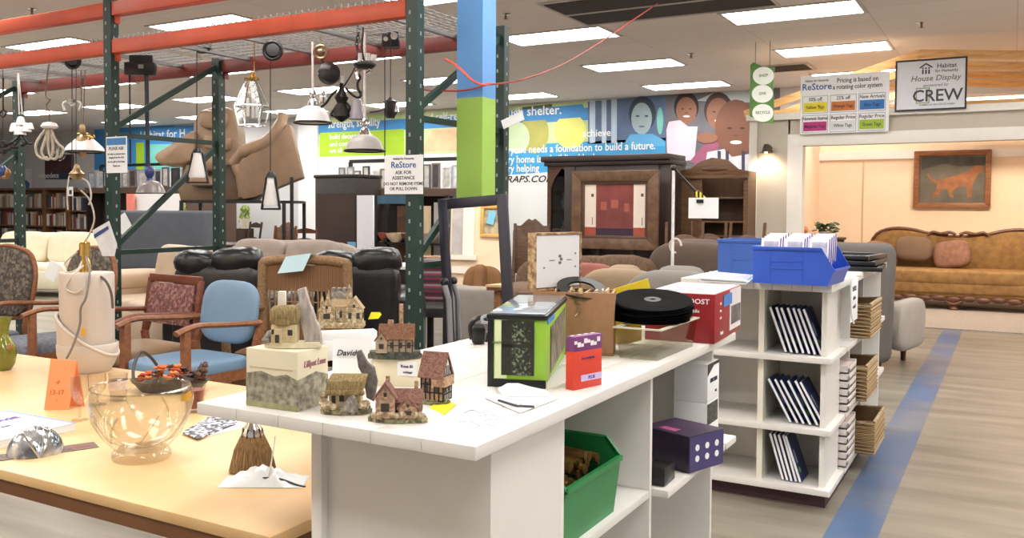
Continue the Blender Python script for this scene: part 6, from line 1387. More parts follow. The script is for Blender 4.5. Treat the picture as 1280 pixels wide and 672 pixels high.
# long shelf of picture frames and glass, at two heights of the picture
SHB = M('brown shelf edge', (88, 66, 54), .6, var=.1)
def frame_shelf(label, u0, u1, vt, vb, y, n, grp, seed):
    x0, x1 = gy(u0, vb, y).x, gy(u1, vb, y).x; zb = gy((u0+u1)/2, vb, y).z; zt = gy((u0+u1)/2, vt, y).z
    t = thing('shelf_unit', label, 'shelf', (x0, y, 0)); w = x1-x0
    obj('shelf', B().boxx(0, w, -.05, .4, zb-.12, zb), SHB, t); obj('back', B().boxx(0, w, .38, .4, 0, zb-.12), DARKWOOD, t)
    obj('top_rail', B().boxx(0, w, .36, .4, zt+.03, zt+.09), BLACK, t)
    for x in (0, w-.05): obj('upright', B().boxx(x, x+.05, .34, .4, 0, zt+.05), BLACK, t)
    obj('side', B().boxx(0, .03, 0, .38, 0, zb-.12).boxx(w-.03, w, 0, .38, 0, zb-.12), DARKWOOD, t)
    r = random.Random(seed); cs = [(206, 206, 210), (150, 150, 156), (90, 88, 92), (178, 182, 190), (52, 50, 54), (226, 226, 230), (128, 112, 104)]
    step = w/n
    for k in range(n):
        c = r.choice(cs); h = (zt-zb)*r.uniform(.72, .98); fw = step*r.uniform(.72, .94); x = x0+step*k+step*.03
        f = thing('picture_frame', 'small upright picture frame in the long row on the %s' % grp, 'picture frame', (x, y+r.uniform(0, .08), zb), 0, 'picture frames on the '+grp)
        mt = M('frame tone %d' % cs.index(c), c, .35, .3 if c[0] > 140 else 0, var=.15, vs_=12); q = fw*.16
        obj('frame', B().boxx(0, fw, 0, .03, 0, q).boxx(0, fw, 0, .03, h-q, h).boxx(0, q, 0, .03, q, h-q).boxx(fw-q, fw, 0, .03, q, h-q), mt, f)
        obj('picture', B().boxx(q, fw-q, .008, .02, q, h-q), M('picture tone %d' % r.randrange(5), [(170, 176, 184), (70, 66, 70), (196, 190, 184), (120, 128, 140), (216, 216, 220)][r.randrange(5)], .3, var=.3, vs_=9), f)
    return t
frame_shelf('long dark shelf of small picture frames, left part seen under the recliner', 108, 236, 208, 234, 13.2, 12, 'left long shelf', 4)
frame_shelf('long dark shelf of small picture frames, right part beneath the lime banner panel', 420, 574, 203, 236, 12.2, 14, 'right long shelf', 6)
tag(obj('board', B().boxx(0, gy(225, 260, 12.6).x-gy(166, 260, 12.6).x, 0, .04, 0, gy(190, 242, 12.6).z), M('white board', (226, 224, 224), .6, var=.02), loc=(gy(166, 260, 12.6).x, 12.6, 0)), 'large white board leaning behind the slate grey settee', 'board')
tag(obj('board', B().boxx(0, gy(167, 260, 12.5).x-gy(158, 260, 12.5).x, 0, .04, 0, gy(160, 242, 12.5).z), M('salmon board', (226, 130, 118), .6, var=.04), loc=(gy(158, 260, 12.5).x, 12.5, 0)), 'narrow salmon pink board beside the large white board', 'board')
# dark wardrobe and white panel
x0, x1 = gy(394, 260, 11.2).x, gy(447, 260, 11.2).x; zt = gy(420, 222, 11.2).z
t = thing('wardrobe', 'tall dark brown wardrobe back with a pale blue tag, left of the white panel', 'wardrobe', (x0, 11.2, 0))
obj('body', B().boxx(0, x1-x0, 0, .6, .06, zt, .006), DARKWOOD, t); obj('cornice', B().boxx(-.02, x1-x0+.02, -.02, .62, zt, zt+.05, .01), DARKWOOD, t); obj('plinth', B().boxx(.02, x1-x0-.02, .02, .58, 0, .06), BLACK, t)
obj('back_panel', B().boxx(.05, x1-x0-.05, -.006, 0, .1, zt-.25), M('brown back board', (66, 48, 42), .7, var=.2, vs_=2), t)
a = gy(434, 302, 11.18); c = gy(444, 313, 11.18)
obj('blue_tag', B().boxx(a.x-x0, c.x-x0, -.012, -.007, c.z, a.z), TAGBLUE, t)
x0, x1 = gy(446, 260, 11.0).x, gy(466, 260, 11.0).x
tag(obj('white_panel', B().boxx(0, x1-x0, 0, .05, 0, gy(456, 244, 11).z), M('bright white panel', (240, 238, 246), .5, var=.01), loc=(x0, 11.0, 0)), 'tall narrow white panel standing right of the dark wardrobe', 'panel')
# brown bookcase, dark rack, table of odds and ends between wardrobe and mirror
x0, x1 = gy(468, 260, 10.6).x, gy(560, 260, 10.6).x
t = thing('metal_rack', 'dark metal rack with a blue header, behind the right front rack post', 'rack', (x0, 10.6, 0)); w = x1-x0; zt = gy(500, 244, 10.6).z
for x in (0, w*.14, w-.05): obj('upright', B().boxx(x, x+.05, 0, .05, 0, zt), BLACK, t)
obj('header', B().boxx(.06, w*.5, -.01, .0, zt-.12, zt), M('petrol blue', (52, 88, 110), .6), t)
for z in (.4, .8): obj('shelf', B().boxx(0, w, 0, .4, z-.03, z), BLACK, t)
obj('back_board', B().boxx(w*.15, w*.42, .3, .34, .45, zt-.15), M('brown hanging cloth', (92, 66, 52), .9, var=.2), t); obj('pale_board', B().boxx(w*.45, w*.6, .3, .34, .5, zt-.15), M('straw board', (214, 196, 160), .8, var=.05), t); obj('pale_board', B().boxx(w*.66, w*.9, .3, .34, .5, zt-.1), M('grey photo board', (176, 172, 168), .7, var=.2, vs_=3), t)
rr = random.Random(21)
for k in range(9):
    q = V((x0+.15+rr.uniform(0, w-.4), 10.62+rr.uniform(.02, .2), .8)); c = [(150, 70, 50), (120, 52, 40), (176, 120, 90), (206, 186, 160), (90, 60, 50)][k % 5]
    o = obj('bowl', B().lathe([(0, 0), (.06, 0), (.12, .06), (.15, .13), (.14, .13), (.1, .06), (0, .03)], n=20), M('pottery %d' % (k % 5), c, .5, var=.1), loc=q); tag(o, 'earthenware bowl in the jumble on the dark metal rack', 'bowl', 'bowls on the dark metal rack')
# ================================================================ MIRROR LEANING ON THE COLUMN
my = 4.62; mt_, mb_ = gy(593, 245, my), None
frw = gy(633, 245, my).x-gy(553, 245, my).x; zt = gy(593, 245, my).z
MROT = (math.radians(-1.6), math.radians(-4.3), 0)
mo = gy(593, 245, my)
t = thing('mirror', 'tall leaning mirror in a dark navy frame, behind the front counter', 'mirror', (mo.x+.10, my-.035, 0), 0, None, (-1.6, -4.3, 8))
NAVF = M('navy black frame', (40, 40, 54), .4, var=.08); hw = frw/2; Hm = zt-.0; fwid = .062
obj('frame', B().boxx(-hw, -hw+fwid, -.02, .012, 0, Hm, .004).boxx(hw-fwid, hw, -.02, .012, 0, Hm, .004).boxx(-hw+fwid, hw-fwid, -.02, .012, Hm-fwid, Hm, .004).boxx(-hw+fwid, hw-fwid, -.02, .012, 0, fwid, .004), NAVF, t)
gl = obj('glass', B().boxx(-hw+fwid, hw-fwid, -.012, -.008, fwid, Hm-fwid), M('mirror silver', (238, 238, 238), .01, 1, var=0), t)
bpy.context.view_layer.update()
mw = gl.matrix_world; mn = (mw.to_3x3() @ V((0, -1, 0))).normalized(); mpt = mw @ V((0, -.012, .8))
def refl(u, v, yw=None, dist=None):
    r = ray(u, v).normalized(); k = (mpt-EYE).dot(mn)/r.dot(mn); h = EYE+r*k; q = r-2*r.dot(mn)*mn
    return h+q*((yw-h.y)/q.y) if yw is not None else h+q*dist
# what it reflects: a partition with a window, a picture, and seats, standing behind the camera's left
WY = -1.6
pw = [refl(u, 300, WY) for u in (545, 660)]
xa, xb = min(p.x for p in pw)-.9, max(p.x for p in pw)+.9
struct('wall_display', B().boxx(xa, xb, WY-.1, WY, 0, 2.9), PEACH)
def rbox(us, vs_, y0, dep, m, name, parent=None, org=V((0, 0, 0))):
    ps = [refl(u, v, y0) for u in us for v in vs_]; return obj(name, B().boxx(min(p.x for p in ps)-org.x, max(p.x for p in ps)-org.x, y0-dep-org.y, y0-org.y, min(p.z for p in ps)-org.z, max(p.z for p in ps)-org.z), m, parent)
o = rbox((580, 592), (240, 322), WY+.03, .03, TRIMW, 'window_1'); o['kind'] = 'structure'
o = rbox((566, 580), (240, 318), WY+.015, .015, M('window blind', (176, 172, 176), .6, var=.1), 'window_2'); o['kind'] = 'structure'
o = rbox((560, 595), (319, 324), WY+.06, .06, TRIMW, 'trim_8'); o['kind'] = 'structure'
o = rbox((560, 650), (335, 341), WY+.03, .03, TRIMW, 'trim_9'); o['kind'] = 'structure'
A1, A2 = refl(601, 256, WY+.02), refl(640, 297, WY+.02); pc = (A1+A2)/2
t = thing('picture_frame', 'gilt framed picture with a blue tag, seen only in the leaning mirror', 'picture frame', (pc.x, WY, pc.z)); pw_, ph_ = abs(A1.x-A2.x)/2, abs(A1.z-A2.z)/2; fr_ = ph_*.22
obj('frame', B().boxx(-pw_, pw_, 0, .03, ph_-fr_, ph_, .004).boxx(-pw_, pw_, 0, .03, -ph_, -ph_+fr_, .004).boxx(-pw_, -pw_+fr_, 0, .03, -ph_+fr_, ph_-fr_, .004).boxx(pw_-fr_, pw_, 0, .03, -ph_+fr_, ph_-fr_, .004), M('gilt wood', (214, 168, 96), .4, .2, var=.1), t)
obj('print', B().boxx(-pw_+fr_, pw_-fr_, 0, .012, -ph_+fr_, ph_-fr_), M('soft print', (196, 180, 150), .5, rgb2=(120, 124, 110), vs_=14), t)
q1 = refl(614, 272, WY+.04)
obj('blue_tag', B().box((q1.x-pc.x, .035, q1.z-pc.z), (pw_*.45, .004, ph_*.8), (0, 12, 0)), TAGBLUE, t)
l = bpy.data.lights.new('display_light', 'AREA'); l.shape = 'RECTANGLE'; l.size = 2; l.size_y = .2; l.energy = 30; l.color = (1, .86, .66)
o = bpy.data.objects.new('display_light', l); C.objects.link(o); o.location = ((xa+xb)/2, WY+1.0, 2.9); o.rotation_euler = (math.radians(-35), 0, 0)
q1, q2, q3 = refl(574, 345, WY+.55), refl(620, 345, WY+.55), refl(597, 332, WY+.55); xm = (q1.x+q2.x)/2
t = sofa('armchair', 'brown armchair with rounded back, seen only in the leaning mirror', 'chair', (xm, WY+.6, 0), 180, abs(q1.x-q2.x)+.1, .85, max(.5, q3.z), M('brown velvet', (120, 84, 52), .8, var=.1), n=1, e=.7)
q1, q2 = refl(570, 362, .1), refl(640, 352, .1); xm = (q1.x+q2.x)/2
sofa('sofa', 'grey sofa back with pale top edge, seen only in the leaning mirror', 'sofa', (xm, .2, 0), 0, 2.2, .8, max(.4, (q1.z+q2.z)/2), M('mirror grey upholstery', (150, 142, 136), .85, var=.05), n=2, e=.3)
# ---- jumble between the rack post and the mirror
xq = gy(538, 335, 7.2)
t = thing('side_table', 'dark wooden table with a white edge, between the right rack post and the mirror', 'table', (xq.x, 7.2, 0)); zt = gy(540, 333, 7.2).z
obj('top', B().boxx(-.5, .35, -.25, .35, zt-.02, zt+.008), white_lam, t); obj('apron', B().boxx(-.46, .31, -.2, .3, zt-.14, zt-.02), DARKWOOD, t)
for a in (-.44, .29):
    for c in (-.18, .28): obj('leg', B().boxx(a-.02, a+.02, c-.02, c+.02, 0, zt-.02), DARKWOOD, t)
for k, (u, lab, m_) in enumerate(((530, 'left', (150, 96, 60)), (545, 'right', (176, 140, 110)))):
    q = gy(u, 330, 7.2); o = obj('wooden_bowl', B().lathe([(0, 0), (.05, 0), (.13, .05), (.16, .09), (.15, .09), (.1, .04), (0, .02)], n=22), M('bowl wood %d' % k, m_, .5, var=.15), loc=(q.x, 7.15+.06*k, zt+.009)); tag(o, 'shallow wooden bowl on the white edged table, %s one' % lab, 'bowl')
PLAID = bands('red plaid', [(120, 40, 54), (60, 60, 70), (146, 50, 66), (130, 128, 134), (90, 34, 48), (40, 42, 50)], 'Z', 9, .9)
q = gy(535, 380, 5.0)
t = thing('office_chair', 'low red and grey plaid chair with pale armrests, left of the leaning mirror', 'chair', (gy(538, 380, 6.5).x, 6.5, 0), 20)
obj('backrest', B().puff((0, .2, .66), (.5, .1, .38), .3, (-6, 0, 0)), PLAID, t); obj('seat', B().puff((0, -.05, .43), (.5, .48, .1), .35), M('black seat', (34, 34, 38), .7), t); obj('armrest', B().puff((.27, -.05, .60), (.07, .36, .04), .4), GREYF, t); obj('armrest', B().puff((-.27, -.05, .60), (.07, .36, .04), .4), GREYF, t)
obj('arm_post', B().cyl((.27, -.05, .42), (.27, -.05, .58), .016).cyl((-.27, -.05, .42), (-.27, -.05, .58), .016), BLACK, t); obj('pedestal', B().cyl((0, 0, .06), (0, 0, .4), .03), BLACK, t); bs_ = B()
for k in range(5): a = 2*PI*k/5; bs_.bar((0, 0, .07), (.26*math.cos(a), .26*math.sin(a), .05), .04, .03).sph((.26*math.cos(a), .26*math.sin(a), .025), .025, 8)
obj('star_base', bs_, BLACK, t)
q = gy(552, 352, 4.5)
t = thing('crutch', 'grey metal pole with a black knob, leaning left of the mirror', 'pole', (q.x+.03, 4.5, 0))
obj('pole', B().tube([(.06, 0, .0), (.02, 0, q.z-.1), (-.01, 0, q.z-.02)], .018, 8), M('grey metal', (150, 150, 156), .35, .5), t); obj('knob', B().sph((-.01, 0, q.z), .026, 12).cyl((-.01, -.027, q.z), (-.01, -.02, q.z), .008), BLACKP, t)
# ================================================================ CABINETS AND SEATING AT CENTRE RIGHT
ey_ = 10.2; x0, x1 = gy(684, 250, ey_).x, gy(838, 250, ey_).x; zt = gy(760, 199, ey_).z; w = x1-x0
t = thing('entertainment_cabinet', 'large dark brown cabinet with glazed left wing, behind the framed print', 'cabinet', (x0, ey_, 0))
DW2 = M('dark cabinet wood', (52, 38, 34), .4, var=.15, vs_=3)
wl = gy(706, 250, ey_).x-x0
obj('cornice', B().boxx(-.06, w+.0, -.08, .55, zt-.02, zt+.05, .01).boxx(-.03, w+.01, -.04, .55, zt-.07, zt-.02, .006), DW2, t)
obj('side', B().boxx(0, .05, 0, .55, 0, zt-.07), WALNUT, t); obj('side', B().boxx(w-.14, w, 0, .55, 0, zt-.07, .008), DW2, t); obj('post', B().boxx(wl, wl+.14, -.02, .55, 0, zt-.07, .008), DW2, t)
obj('back', B().boxx(.05, w-.14, .5, .53, 0, zt-.07), DW2, t); obj('header', B().boxx(wl+.14, w-.14, -.01, .5, zt-.26, zt-.07, .006), DW2, t); obj('lower_shelf', B().boxx(wl+.14, w-.14, -.01, .5, .5, .72), DW2, t)
obj('wing_arch', B().prism([(.05, 0, zt-.07), (wl, 0, zt-.07), (wl, 0, zt-.12), (wl*.8, 0, zt-.1), (.1, 0, zt-.22), (.05, 0, zt-.35)], (0, .03, 0)), WALNUT, t)
for z in (.5, .9, 1.25): obj('shelf', B().boxx(.05, wl, .02, .5, z, z+.02), WALNUT, t)
obj('wing_glass', B().boxx(.05, wl, .02, .024, .52, zt-.2), glassy('cabinet glass', (190, 196, 196), .6), t)
for k, (z, c) in enumerate(((1.27, (206, 204, 198)), (.92, (120, 126, 120)))):
    o = obj('vase', B().lathe([(0, 0), (.04, 0), (.06, .08), (.03, .15), (.04, .2), (0, .2)], n=18), M('cabinet vase %d' % k, c, .3), loc=(x0+wl*.55, ey_+.25, z+.021)); tag(o, '%s vase inside the glazed cabinet wing' % ('pale' if k == 0 else 'grey green'), 'vase')
py = ey_-.32
a, c = gy(716, 214, py), gy(823, 313, py); pw_, ph_ = (c.x-a.x), (a.z-c.z)
t = thing('framed_print', 'large wood framed print of a red field between white strips, before the dark cabinet', 'picture', (a.x, py, c.z))
FRW = wood('picture frame wood', (116, 86, 62), (84, 58, 42), .45, (3, 3, 3), 4); FRI = M('inner frame', (86, 62, 46), .4)
f1 = pw_*.115
def ring4(x0_, x1_, z0_, z1_, f, y0_, y1_, bev=.006):
    b = B()
    for pts in ([(x0_, z0_), (x1_, z0_), (x1_-f, z0_+f), (x0_+f, z0_+f)], [(x1_, z0_), (x1_, z1_), (x1_-f, z1_-f), (x1_-f, z0_+f)], [(x1_, z1_), (x0_, z1_), (x0_+f, z1_-f), (x1_-f, z1_-f)], [(x0_, z1_), (x0_, z0_), (x0_+f, z0_+f), (x0_+f, z1_-f)]): b.prism([(x, y0_, z) for x, z in pts], (0, y1_-y0_, 0), bev)
    return b
obj('frame', ring4(0, pw_, 0, ph_, f1, -.03, .02), FRW, t); obj('inner_frame', ring4(f1, pw_-f1, f1, ph_-f1, pw_*.035, -.012, .015, .003), FRI, t)
i0 = f1+pw_*.035; iw, ih = pw_-2*i0, ph_-2*i0; REDP = M('print red', (126, 66, 64), .2, var=.2, vs_=4); 
obj('white_strip', B().boxx(i0, i0+iw*.19, -.002, .004, i0+ih*.16, i0+ih), M('print cream', (226, 210, 196), .3, var=.03), t); obj('white_strip', B().boxx(i0+iw*.81, i0+iw, -.002, .004, i0+ih*.16, i0+ih), M('print cream', (226, 210, 196), .3), t)
obj('red_field', B().boxx(i0+iw*.19, i0+iw*.81, -.002, .004, i0+ih*.14, i0+ih), REDP, t); obj('dark_foot', B().boxx(i0+iw*.19, i0+iw*.81, -.002, .004, i0, i0+ih*.14), M('print navy', (58, 44, 62), .25), t)
for s in (0, .81): obj('rust_corner', B().boxx(i0+iw*s, i0+iw*(s+.19), -.002, .004, i0, i0+ih*.16), M('print rust', (166, 82, 62), .3), t)
mk = B()
for s in (.13, .95): mk.box((i0+iw*s, -.003, i0+ih*.79), (.03, .002, .035)); mk.box((i0+iw*s, -.003, i0+ih*.28), (.008, .002, .09))
obj('printed_mark', mk, M('print dark', (80, 60, 56), .4), t)
ph = B()
for x, z, q_ in ((.32, .58, .1), (.5, .62, .12), (.7, .55, .08)): ph.box((i0+iw*x, -.0026, i0+ih*z), (iw*q_, .001, ih*.16))
obj('faint_reflection', ph, M('print rose', (166, 92, 80), .25), t)  # rose patches stand in for a faint reflection on the red field
obj('easel_strut', B().bar((pw_*.3, .03, .1), (pw_*.3, .12, -c.z), .04, .04).bar((pw_*.7, .03, .1), (pw_*.7, .12, -c.z), .04, .04), DARKWOOD, t)
# oak hutch
hy_ = 10.6; x0, x1 = gy(846, 250, hy_).x, gy(937, 250, hy_).x-.02; w = x1-x0; zt = gy(890, 214, hy_).z; za = gy(890, 200, hy_).z
t = thing('hutch', 'tall oak hutch with arched carved top and open shelves, left of the model room', 'cabinet', (x0, hy_, 0)); OAKD = wood('brown oak', (118, 84, 56), (86, 58, 38))
obj('side', B().boxx(0, .05, 0, .4, 0, zt), OAKD, t); obj('side', B().boxx(w-.05, w, 0, .4, 0, zt), OAKD, t); obj('back', B().boxx(.05, w-.05, .36, .39, 0, zt), M('hutch back', (92, 66, 46), .6, rgb2=(76, 52, 36), stretch=(8, 1, 1), vs_=2), t)
arc = [(0, zt-.06), (0, zt+.01), (w*.2, zt+.03), (w*.32, za-.02), (w*.5, za+.03), (w*.72, za), (w*.86, zt+.02), (w, zt), (w, zt-.06)]
obj('pediment', B().prism([(x, -.02, z) for x, z in arc], (0, .05, 0), .004), OAKD, t); obj('moulding', B().boxx(-.02, w+.0, -.04, .04, zt-.09, zt-.05, .008), OAKD, t)
obj('carving', B().sph((w*.55, -.022, zt+.03), (.10, .012, .03), 14).sph((w*.44, -.022, zt+.025), (.06, .01, .02), 12).sph((w*.66, -.022, zt+.025), (.06, .01, .02), 12), M('carved oak', (96, 66, 44), .5), t)
obj('left_door', B().boxx(.05, w*.32, 0, .025, .75, zt-.09), OAKD, t); obj('stile', B().boxx(w*.32, w*.36, -.01, .03, .75, zt-.09), OAKD, t)
for v in (246, 276, 294): obj('shelf', B().boxx(w*.34, w-.05, .0, .36, gy(900, v, hy_).z-.02, gy(900, v, hy_).z), OAKD, t)
obj('lower_cupboard', B().boxx(.05, w-.05, -.02, .36, .06, .7), OAKD, t)
# chairs and a table before it
CHW = wood('brown chair wood', (112, 78, 54), (80, 52, 36))
for u, y, rz, st, lab in ((852, 9.6, 10, 'oval', 'brown round-backed dining chair nearest the white pole'), (878, 10.1, 0, 'oval', 'brown round-backed dining chair in the middle before the oak hutch'), (921, 9.85, -12, 'oval', 'brown round-backed dining chair beside the blue bins')): dining_chair(lab, (*floor_at(u, y), 0), rz, CHW, st, hb=1.15)
q = floor_at(893, 9.2)
t = thing('dining_table', 'brown dining table end before the oak hutch, under the round-backed chairs', 'table', (q[0]+.1, 9.2, 0)); zt = gy(890, 308, 9.2).z
obj('top', B().box((0, 0, zt-.02), (.75, .6, .035), None, .01), CHW, t); obj('apron', B().box((0, 0, zt-.08), (.65, .5, .08)), CHW, t)
for a in (-1, 1):
    for c in (-1, 1): obj('leg', B().cyl((a*.32, c*.24, 0), (a*.32, c*.24, zt-.05), .025, .035, 10), CHW, t)
dining_chair('carved-back wooden chair between the mirror and the dark cabinet', (*floor_at(656, 9.0), 0), 10, wood('carved chair wood', (104, 78, 60), (76, 54, 40)), 'carved', hb=1.12)
# white pole with arm and clipped card
py_ = 7.6; q = gy(842, 210, py_)
t = thing('display_pole', 'white pole with a black angled arm holding a clipped white card', 'stand', (q.x, py_, 0))
obj('pole', B().cyl((0, 0, 0), (0, 0, q.z), .014, n=12), M('white pole', (224, 222, 220), .4), t); obj('foot', B().lathe([(0, 0), (.16, 0), (.16, .015), (.03, .03), (0, .03)], n=28), BLACK, t)
e1 = gy(870, 240, py_)-V((q.x, py_, 0)); e2 = gy(886, 256, py_)-V((q.x, py_, 0))
obj('joint', B().sph((0, 0, q.z), .026, 12), BLACKP, t); obj('arm', B().bar((0, 0, q.z), e1, .016, .02), DKIRON, t)
obj('striped_clip', B().bar(e1, e2, .02, .05), bands('yellow black stripes', [(226, 214, 60), (30, 30, 32)], 'X', 30, .5), t)
a, c = gy(861, 247, py_-.02), gy(898, 273, py_-.02)
obj('card', B().boxx(a.x-q.x, c.x-q.x, -.024, -.02, c.z, a.z), PAPER, t); obj('clip', B().box((a.x-q.x+.10, -.028, a.z-.03), (.06, .01, .03)), BLACKP, t); obj('coil', B().tube([V((.02+.05*math.cos(k*.6), .02, .98+.06*math.sin(k*.6))) for k in range(9)], .01, 7, smooth=3), M('pale coil', (206, 200, 196), .4), t)
# sofas at centre right
BRS = M('brown chenille', (118, 92, 72), .9, rgb2=(92, 70, 54), vs_=40)
t = sofa('sofa', 'brown sofa with big loose back cushions, behind the record case', 'sofa', (*floor_at(745, 7.5), 0), 28, 1.5, .95, .86, BRS, n=2, e=.6, aw=.26)
q = floor_at(738, 6.25)
tag(obj('throw_pillow', B().puff((0, 0, 0), (.34, .14, .24), .6, (-12, 4, 25)), M('dusty red pillow', (150, 92, 82), .9, var=.08), loc=tuple(gy(740, 348, 6.45))), 'dusty red throw pillow on the brown sofa', 'pillow')
sofa('armchair', 'tan rounded armchair arm, between the record case and the yellow envelope', 'chair', (*floor_at(784, 6.35), 0), 190, .68, .7, .87, M('tan upholstery', (150, 128, 102), .9, var=.06), n=1, e=.7, arm_e=.7, ah=.66)
sofa('armchair', 'grey armchair with a round topped back, behind the dark red carton', 'chair', (*floor_at(856, 5.55), 0), 186, .74, .7, .93, M('mid grey upholstery', (124, 118, 112), .9, var=.05), n=1, e=.75, arm_e=.7, ah=.6)
sofa('sofa', 'dark brown sofa with curved back, before the oak hutch', 'sofa', (*floor_at(880, 8.45), 0), 182, .95, .8, 1.0, M('dark brown upholstery', (92, 76, 66), .9, var=.08), n=1, e=.7, arm_e=.7)
# ================================================================ MODEL ROOM CONTENTS AND SIGNS
vy = 13.55; xl = gy(1067, 320, vy-.35).x
GOLD = M('gold brocade', (150, 112, 62), .75, rgb2=(122, 88, 46), vs_=14); CARV = wood('carved walnut', (112, 70, 46), (78, 46, 30))
t = thing('sofa', 'gold camelback sofa with carved wooden crest and feet, inside the model room', 'sofa', (xl, vy, 0)); w = 2.45
prof = [(.1, .4), (.12, .75), (.22, .95), (.42, 1.03), (.66, 1.02), (.9, .96), (1.1, .93), (1.225, .93)]
prof = prof+[(w-x, z) for x, z in prof[-2::-1]]
obj('back', B().prism([(x, .18, z) for x, z in prof], (0, .2, 0), .03), GOLD, t, sharp=1.0)
obj('crest_rail', B().tube([(x, .2, z+.012) for x, z in prof[1:-1]], .022, 8, smooth=3), CARV, t)
cr = B()
for s in (-1, 1): cr.tube([(1.225+s*.02, .17, .97), (1.225+s*.1, .17, 1.0), (1.225+s*.2, .17, .98), (1.225+s*.3, .17, 1.0), (1.225+s*.36, .17, .96)], .02, 8, smooth=4).sph((1.225+s*.15, .16, .985), (.05, .02, .025), 10)
obj('carved_crest', cr, CARV, t)
for x, s in ((.1, -1), (w-.1, 1)):
    obj('arm', B().puff((x, -.12, .50), (.2, .7, .42), .4), GOLD, t); obj('arm_roll', B().tube([(x, .25, .66), (x, -.46, .66)], .10, 16).tube([(x+.04*math.cos(k*.7)*(1-k/14), -.47, .66+.07*math.sin(k*.7)*(1-k/14)) for k in range(12)], .010, 6), GOLD, t)
obj('seat_rail', B().boxx(.1, w-.1, -.42, .25, .17, .34, .03), GOLD, t); obj('seat_cushion', B().puff((w/2, -.12, .43), (w-.4, .68, .2), .3, n=32), GOLD, t); obj('seat_apron', B().puff((w/2, -.4, .30), (w-.25, .1, .16), .4, n=28), GOLD, t)
cv = B()
for k in range(13): cv.sph((.2+k*.17, -.42, .15+.012*(k % 2)), (.09, .03, .04), 10)
obj('carved_apron', cv, CARV, t)
for x in (.14, w*.5, w-.14): obj('carved_foot', B().lathe([(0, 0), (.05, 0), (.06, .03), (.035, .07), (.055, .12), (.03, .15), (0, .16)], (x, -.38, 0), 14).tube([(x-.1, -.40, .13), (x, -.43, .09), (x+.1, -.40, .13)], .022, 8, smooth=4), CARV, t)
PINK = M('faded pink brocade', (146, 106, 84), .85, rgb2=(120, 82, 66), vs_=16)
for u, v, mm, lab, rot in ((1101, 319, PINK, 'faded pink cushion at the left arm of the gold sofa', (-18, 12, 20)), (1142, 311, M('taupe brown cushion', (112, 88, 68), .85, var=.06), 'brown square cushion in the middle of the gold sofa', (-16, 3, 0)), (1190, 318, PINK, 'faded pink cushion on the right part of the gold sofa', (-18, -10, -8))):
    q = gy(u, v, vy-.02); tag(obj('cushion', B().puff((0, 0, 0), (.46, .16, .38 if mm is PINK else .34), .6, rot), mm, loc=(q.x, vy-.03, q.z)), lab, 'cushion')
# painting of a dog
a, c = gy(1143, 189, HB-.05), gy(1238, 260, HB-.05); pw_, ph_ = c.x-a.x, a.z-c.z
t = thing('painting', 'wood framed oil painting of a tan dog walking, on the model room wall', 'painting', (a.x, HB-.06, c.z))
f1 = ph_*.09
obj('frame', ring4(0, pw_, 0, ph_, f1, -.03, .03), wood('painting frame', (150, 96, 54), (112, 66, 36)), t); obj('canvas', B().boxx(f1, pw_-f1, -.004, .02, f1, ph_-f1), M('painted ground', (86, 80, 68), .6, rgb2=(112, 104, 92), vs_=4), t)
def cv_(u, v): q = gy(u, v, HB-.07); return (q.x-a.x, -.006, q.z-c.z)
DOG = M('painted tan', (164, 108, 68), .6, rgb2=(130, 80, 48), vs_=9)
obj('painted_dog', B().prism([cv_(u, v) for u, v in ((1160, 216), (1164, 222), (1172, 226), (1184, 222), (1198, 218), (1210, 214), (1218, 206), (1228, 206), (1230, 213), (1222, 218), (1216, 230), (1214, 246), (1209, 246), (1208, 232), (1196, 234), (1190, 240), (1192, 247), (1187, 246), (1184, 236), (1178, 236), (1170, 246), (1164, 247), (1170, 238), (1172, 230), (1164, 226), (1158, 218))], (0, .002, 0)), DOG, t)
obj('painted_foliage', B().prism([cv_(u, v) for u, v in ((1152, 196), (1232, 196), (1232, 206), (1200, 208), (1180, 204), (1152, 212))], (0, .001, 0)), M('painted trees', (62, 60, 56), .6, var=.3, vs_=9), t)
# side table with plant and pumpkins behind the bins
q = gy(1020, 300, 11.9)
t = thing('console_table', 'small brown console table inside the model room, carrying the plant', 'table', (q.x+.02, 11.9, 0)); zt = gy(1030, 296, 11.9).z
obj('top', B().box((0, 0, zt-.015), (.62, .34, .03), None, .006), WALNUT, t)
for x in (-.27, .27):
    for y in (-.13, .13): obj('leg', B().cyl((x, y, 0), (x, y, zt-.03), .018, .022, 10), WALNUT, t)
q = gy(1031, 290, 11.9)
t = thing('potted_plant', 'small green leafy plant in a pale pot on the console table', 'plant', (q.x, 11.9, zt)); LEAF = M('leaf green', (70, 92, 54), .6, rgb2=(44, 62, 40), vs_=30)
obj('pot', B().lathe([(0, 0), (.05, 0), (.065, .07), (.06, .07), (.05, .06), (0, .06)], n=20), M('pale pot', (206, 196, 180), .5), t)
rr = random.Random(3); lf = B()
for k in range(46):
    a = rr.uniform(0, 2*PI); r1 = rr.uniform(.03, .16); z = rr.uniform(.06, .17); lf.sph((r1*math.cos(a), r1*math.sin(a)*.7, z), (.045, .022, .008), 6, (rr.uniform(-40, 40), rr.uniform(-40, 40), math.degrees(a)))
obj('foliage', lf, LEAF, t); st = B()
for k in range(8): a = k*.8; st.tube([(0, 0, .06), (.1*math.cos(a), .07*math.sin(a), .12)], .004, 5)
obj('stem', st, LEAF, t)
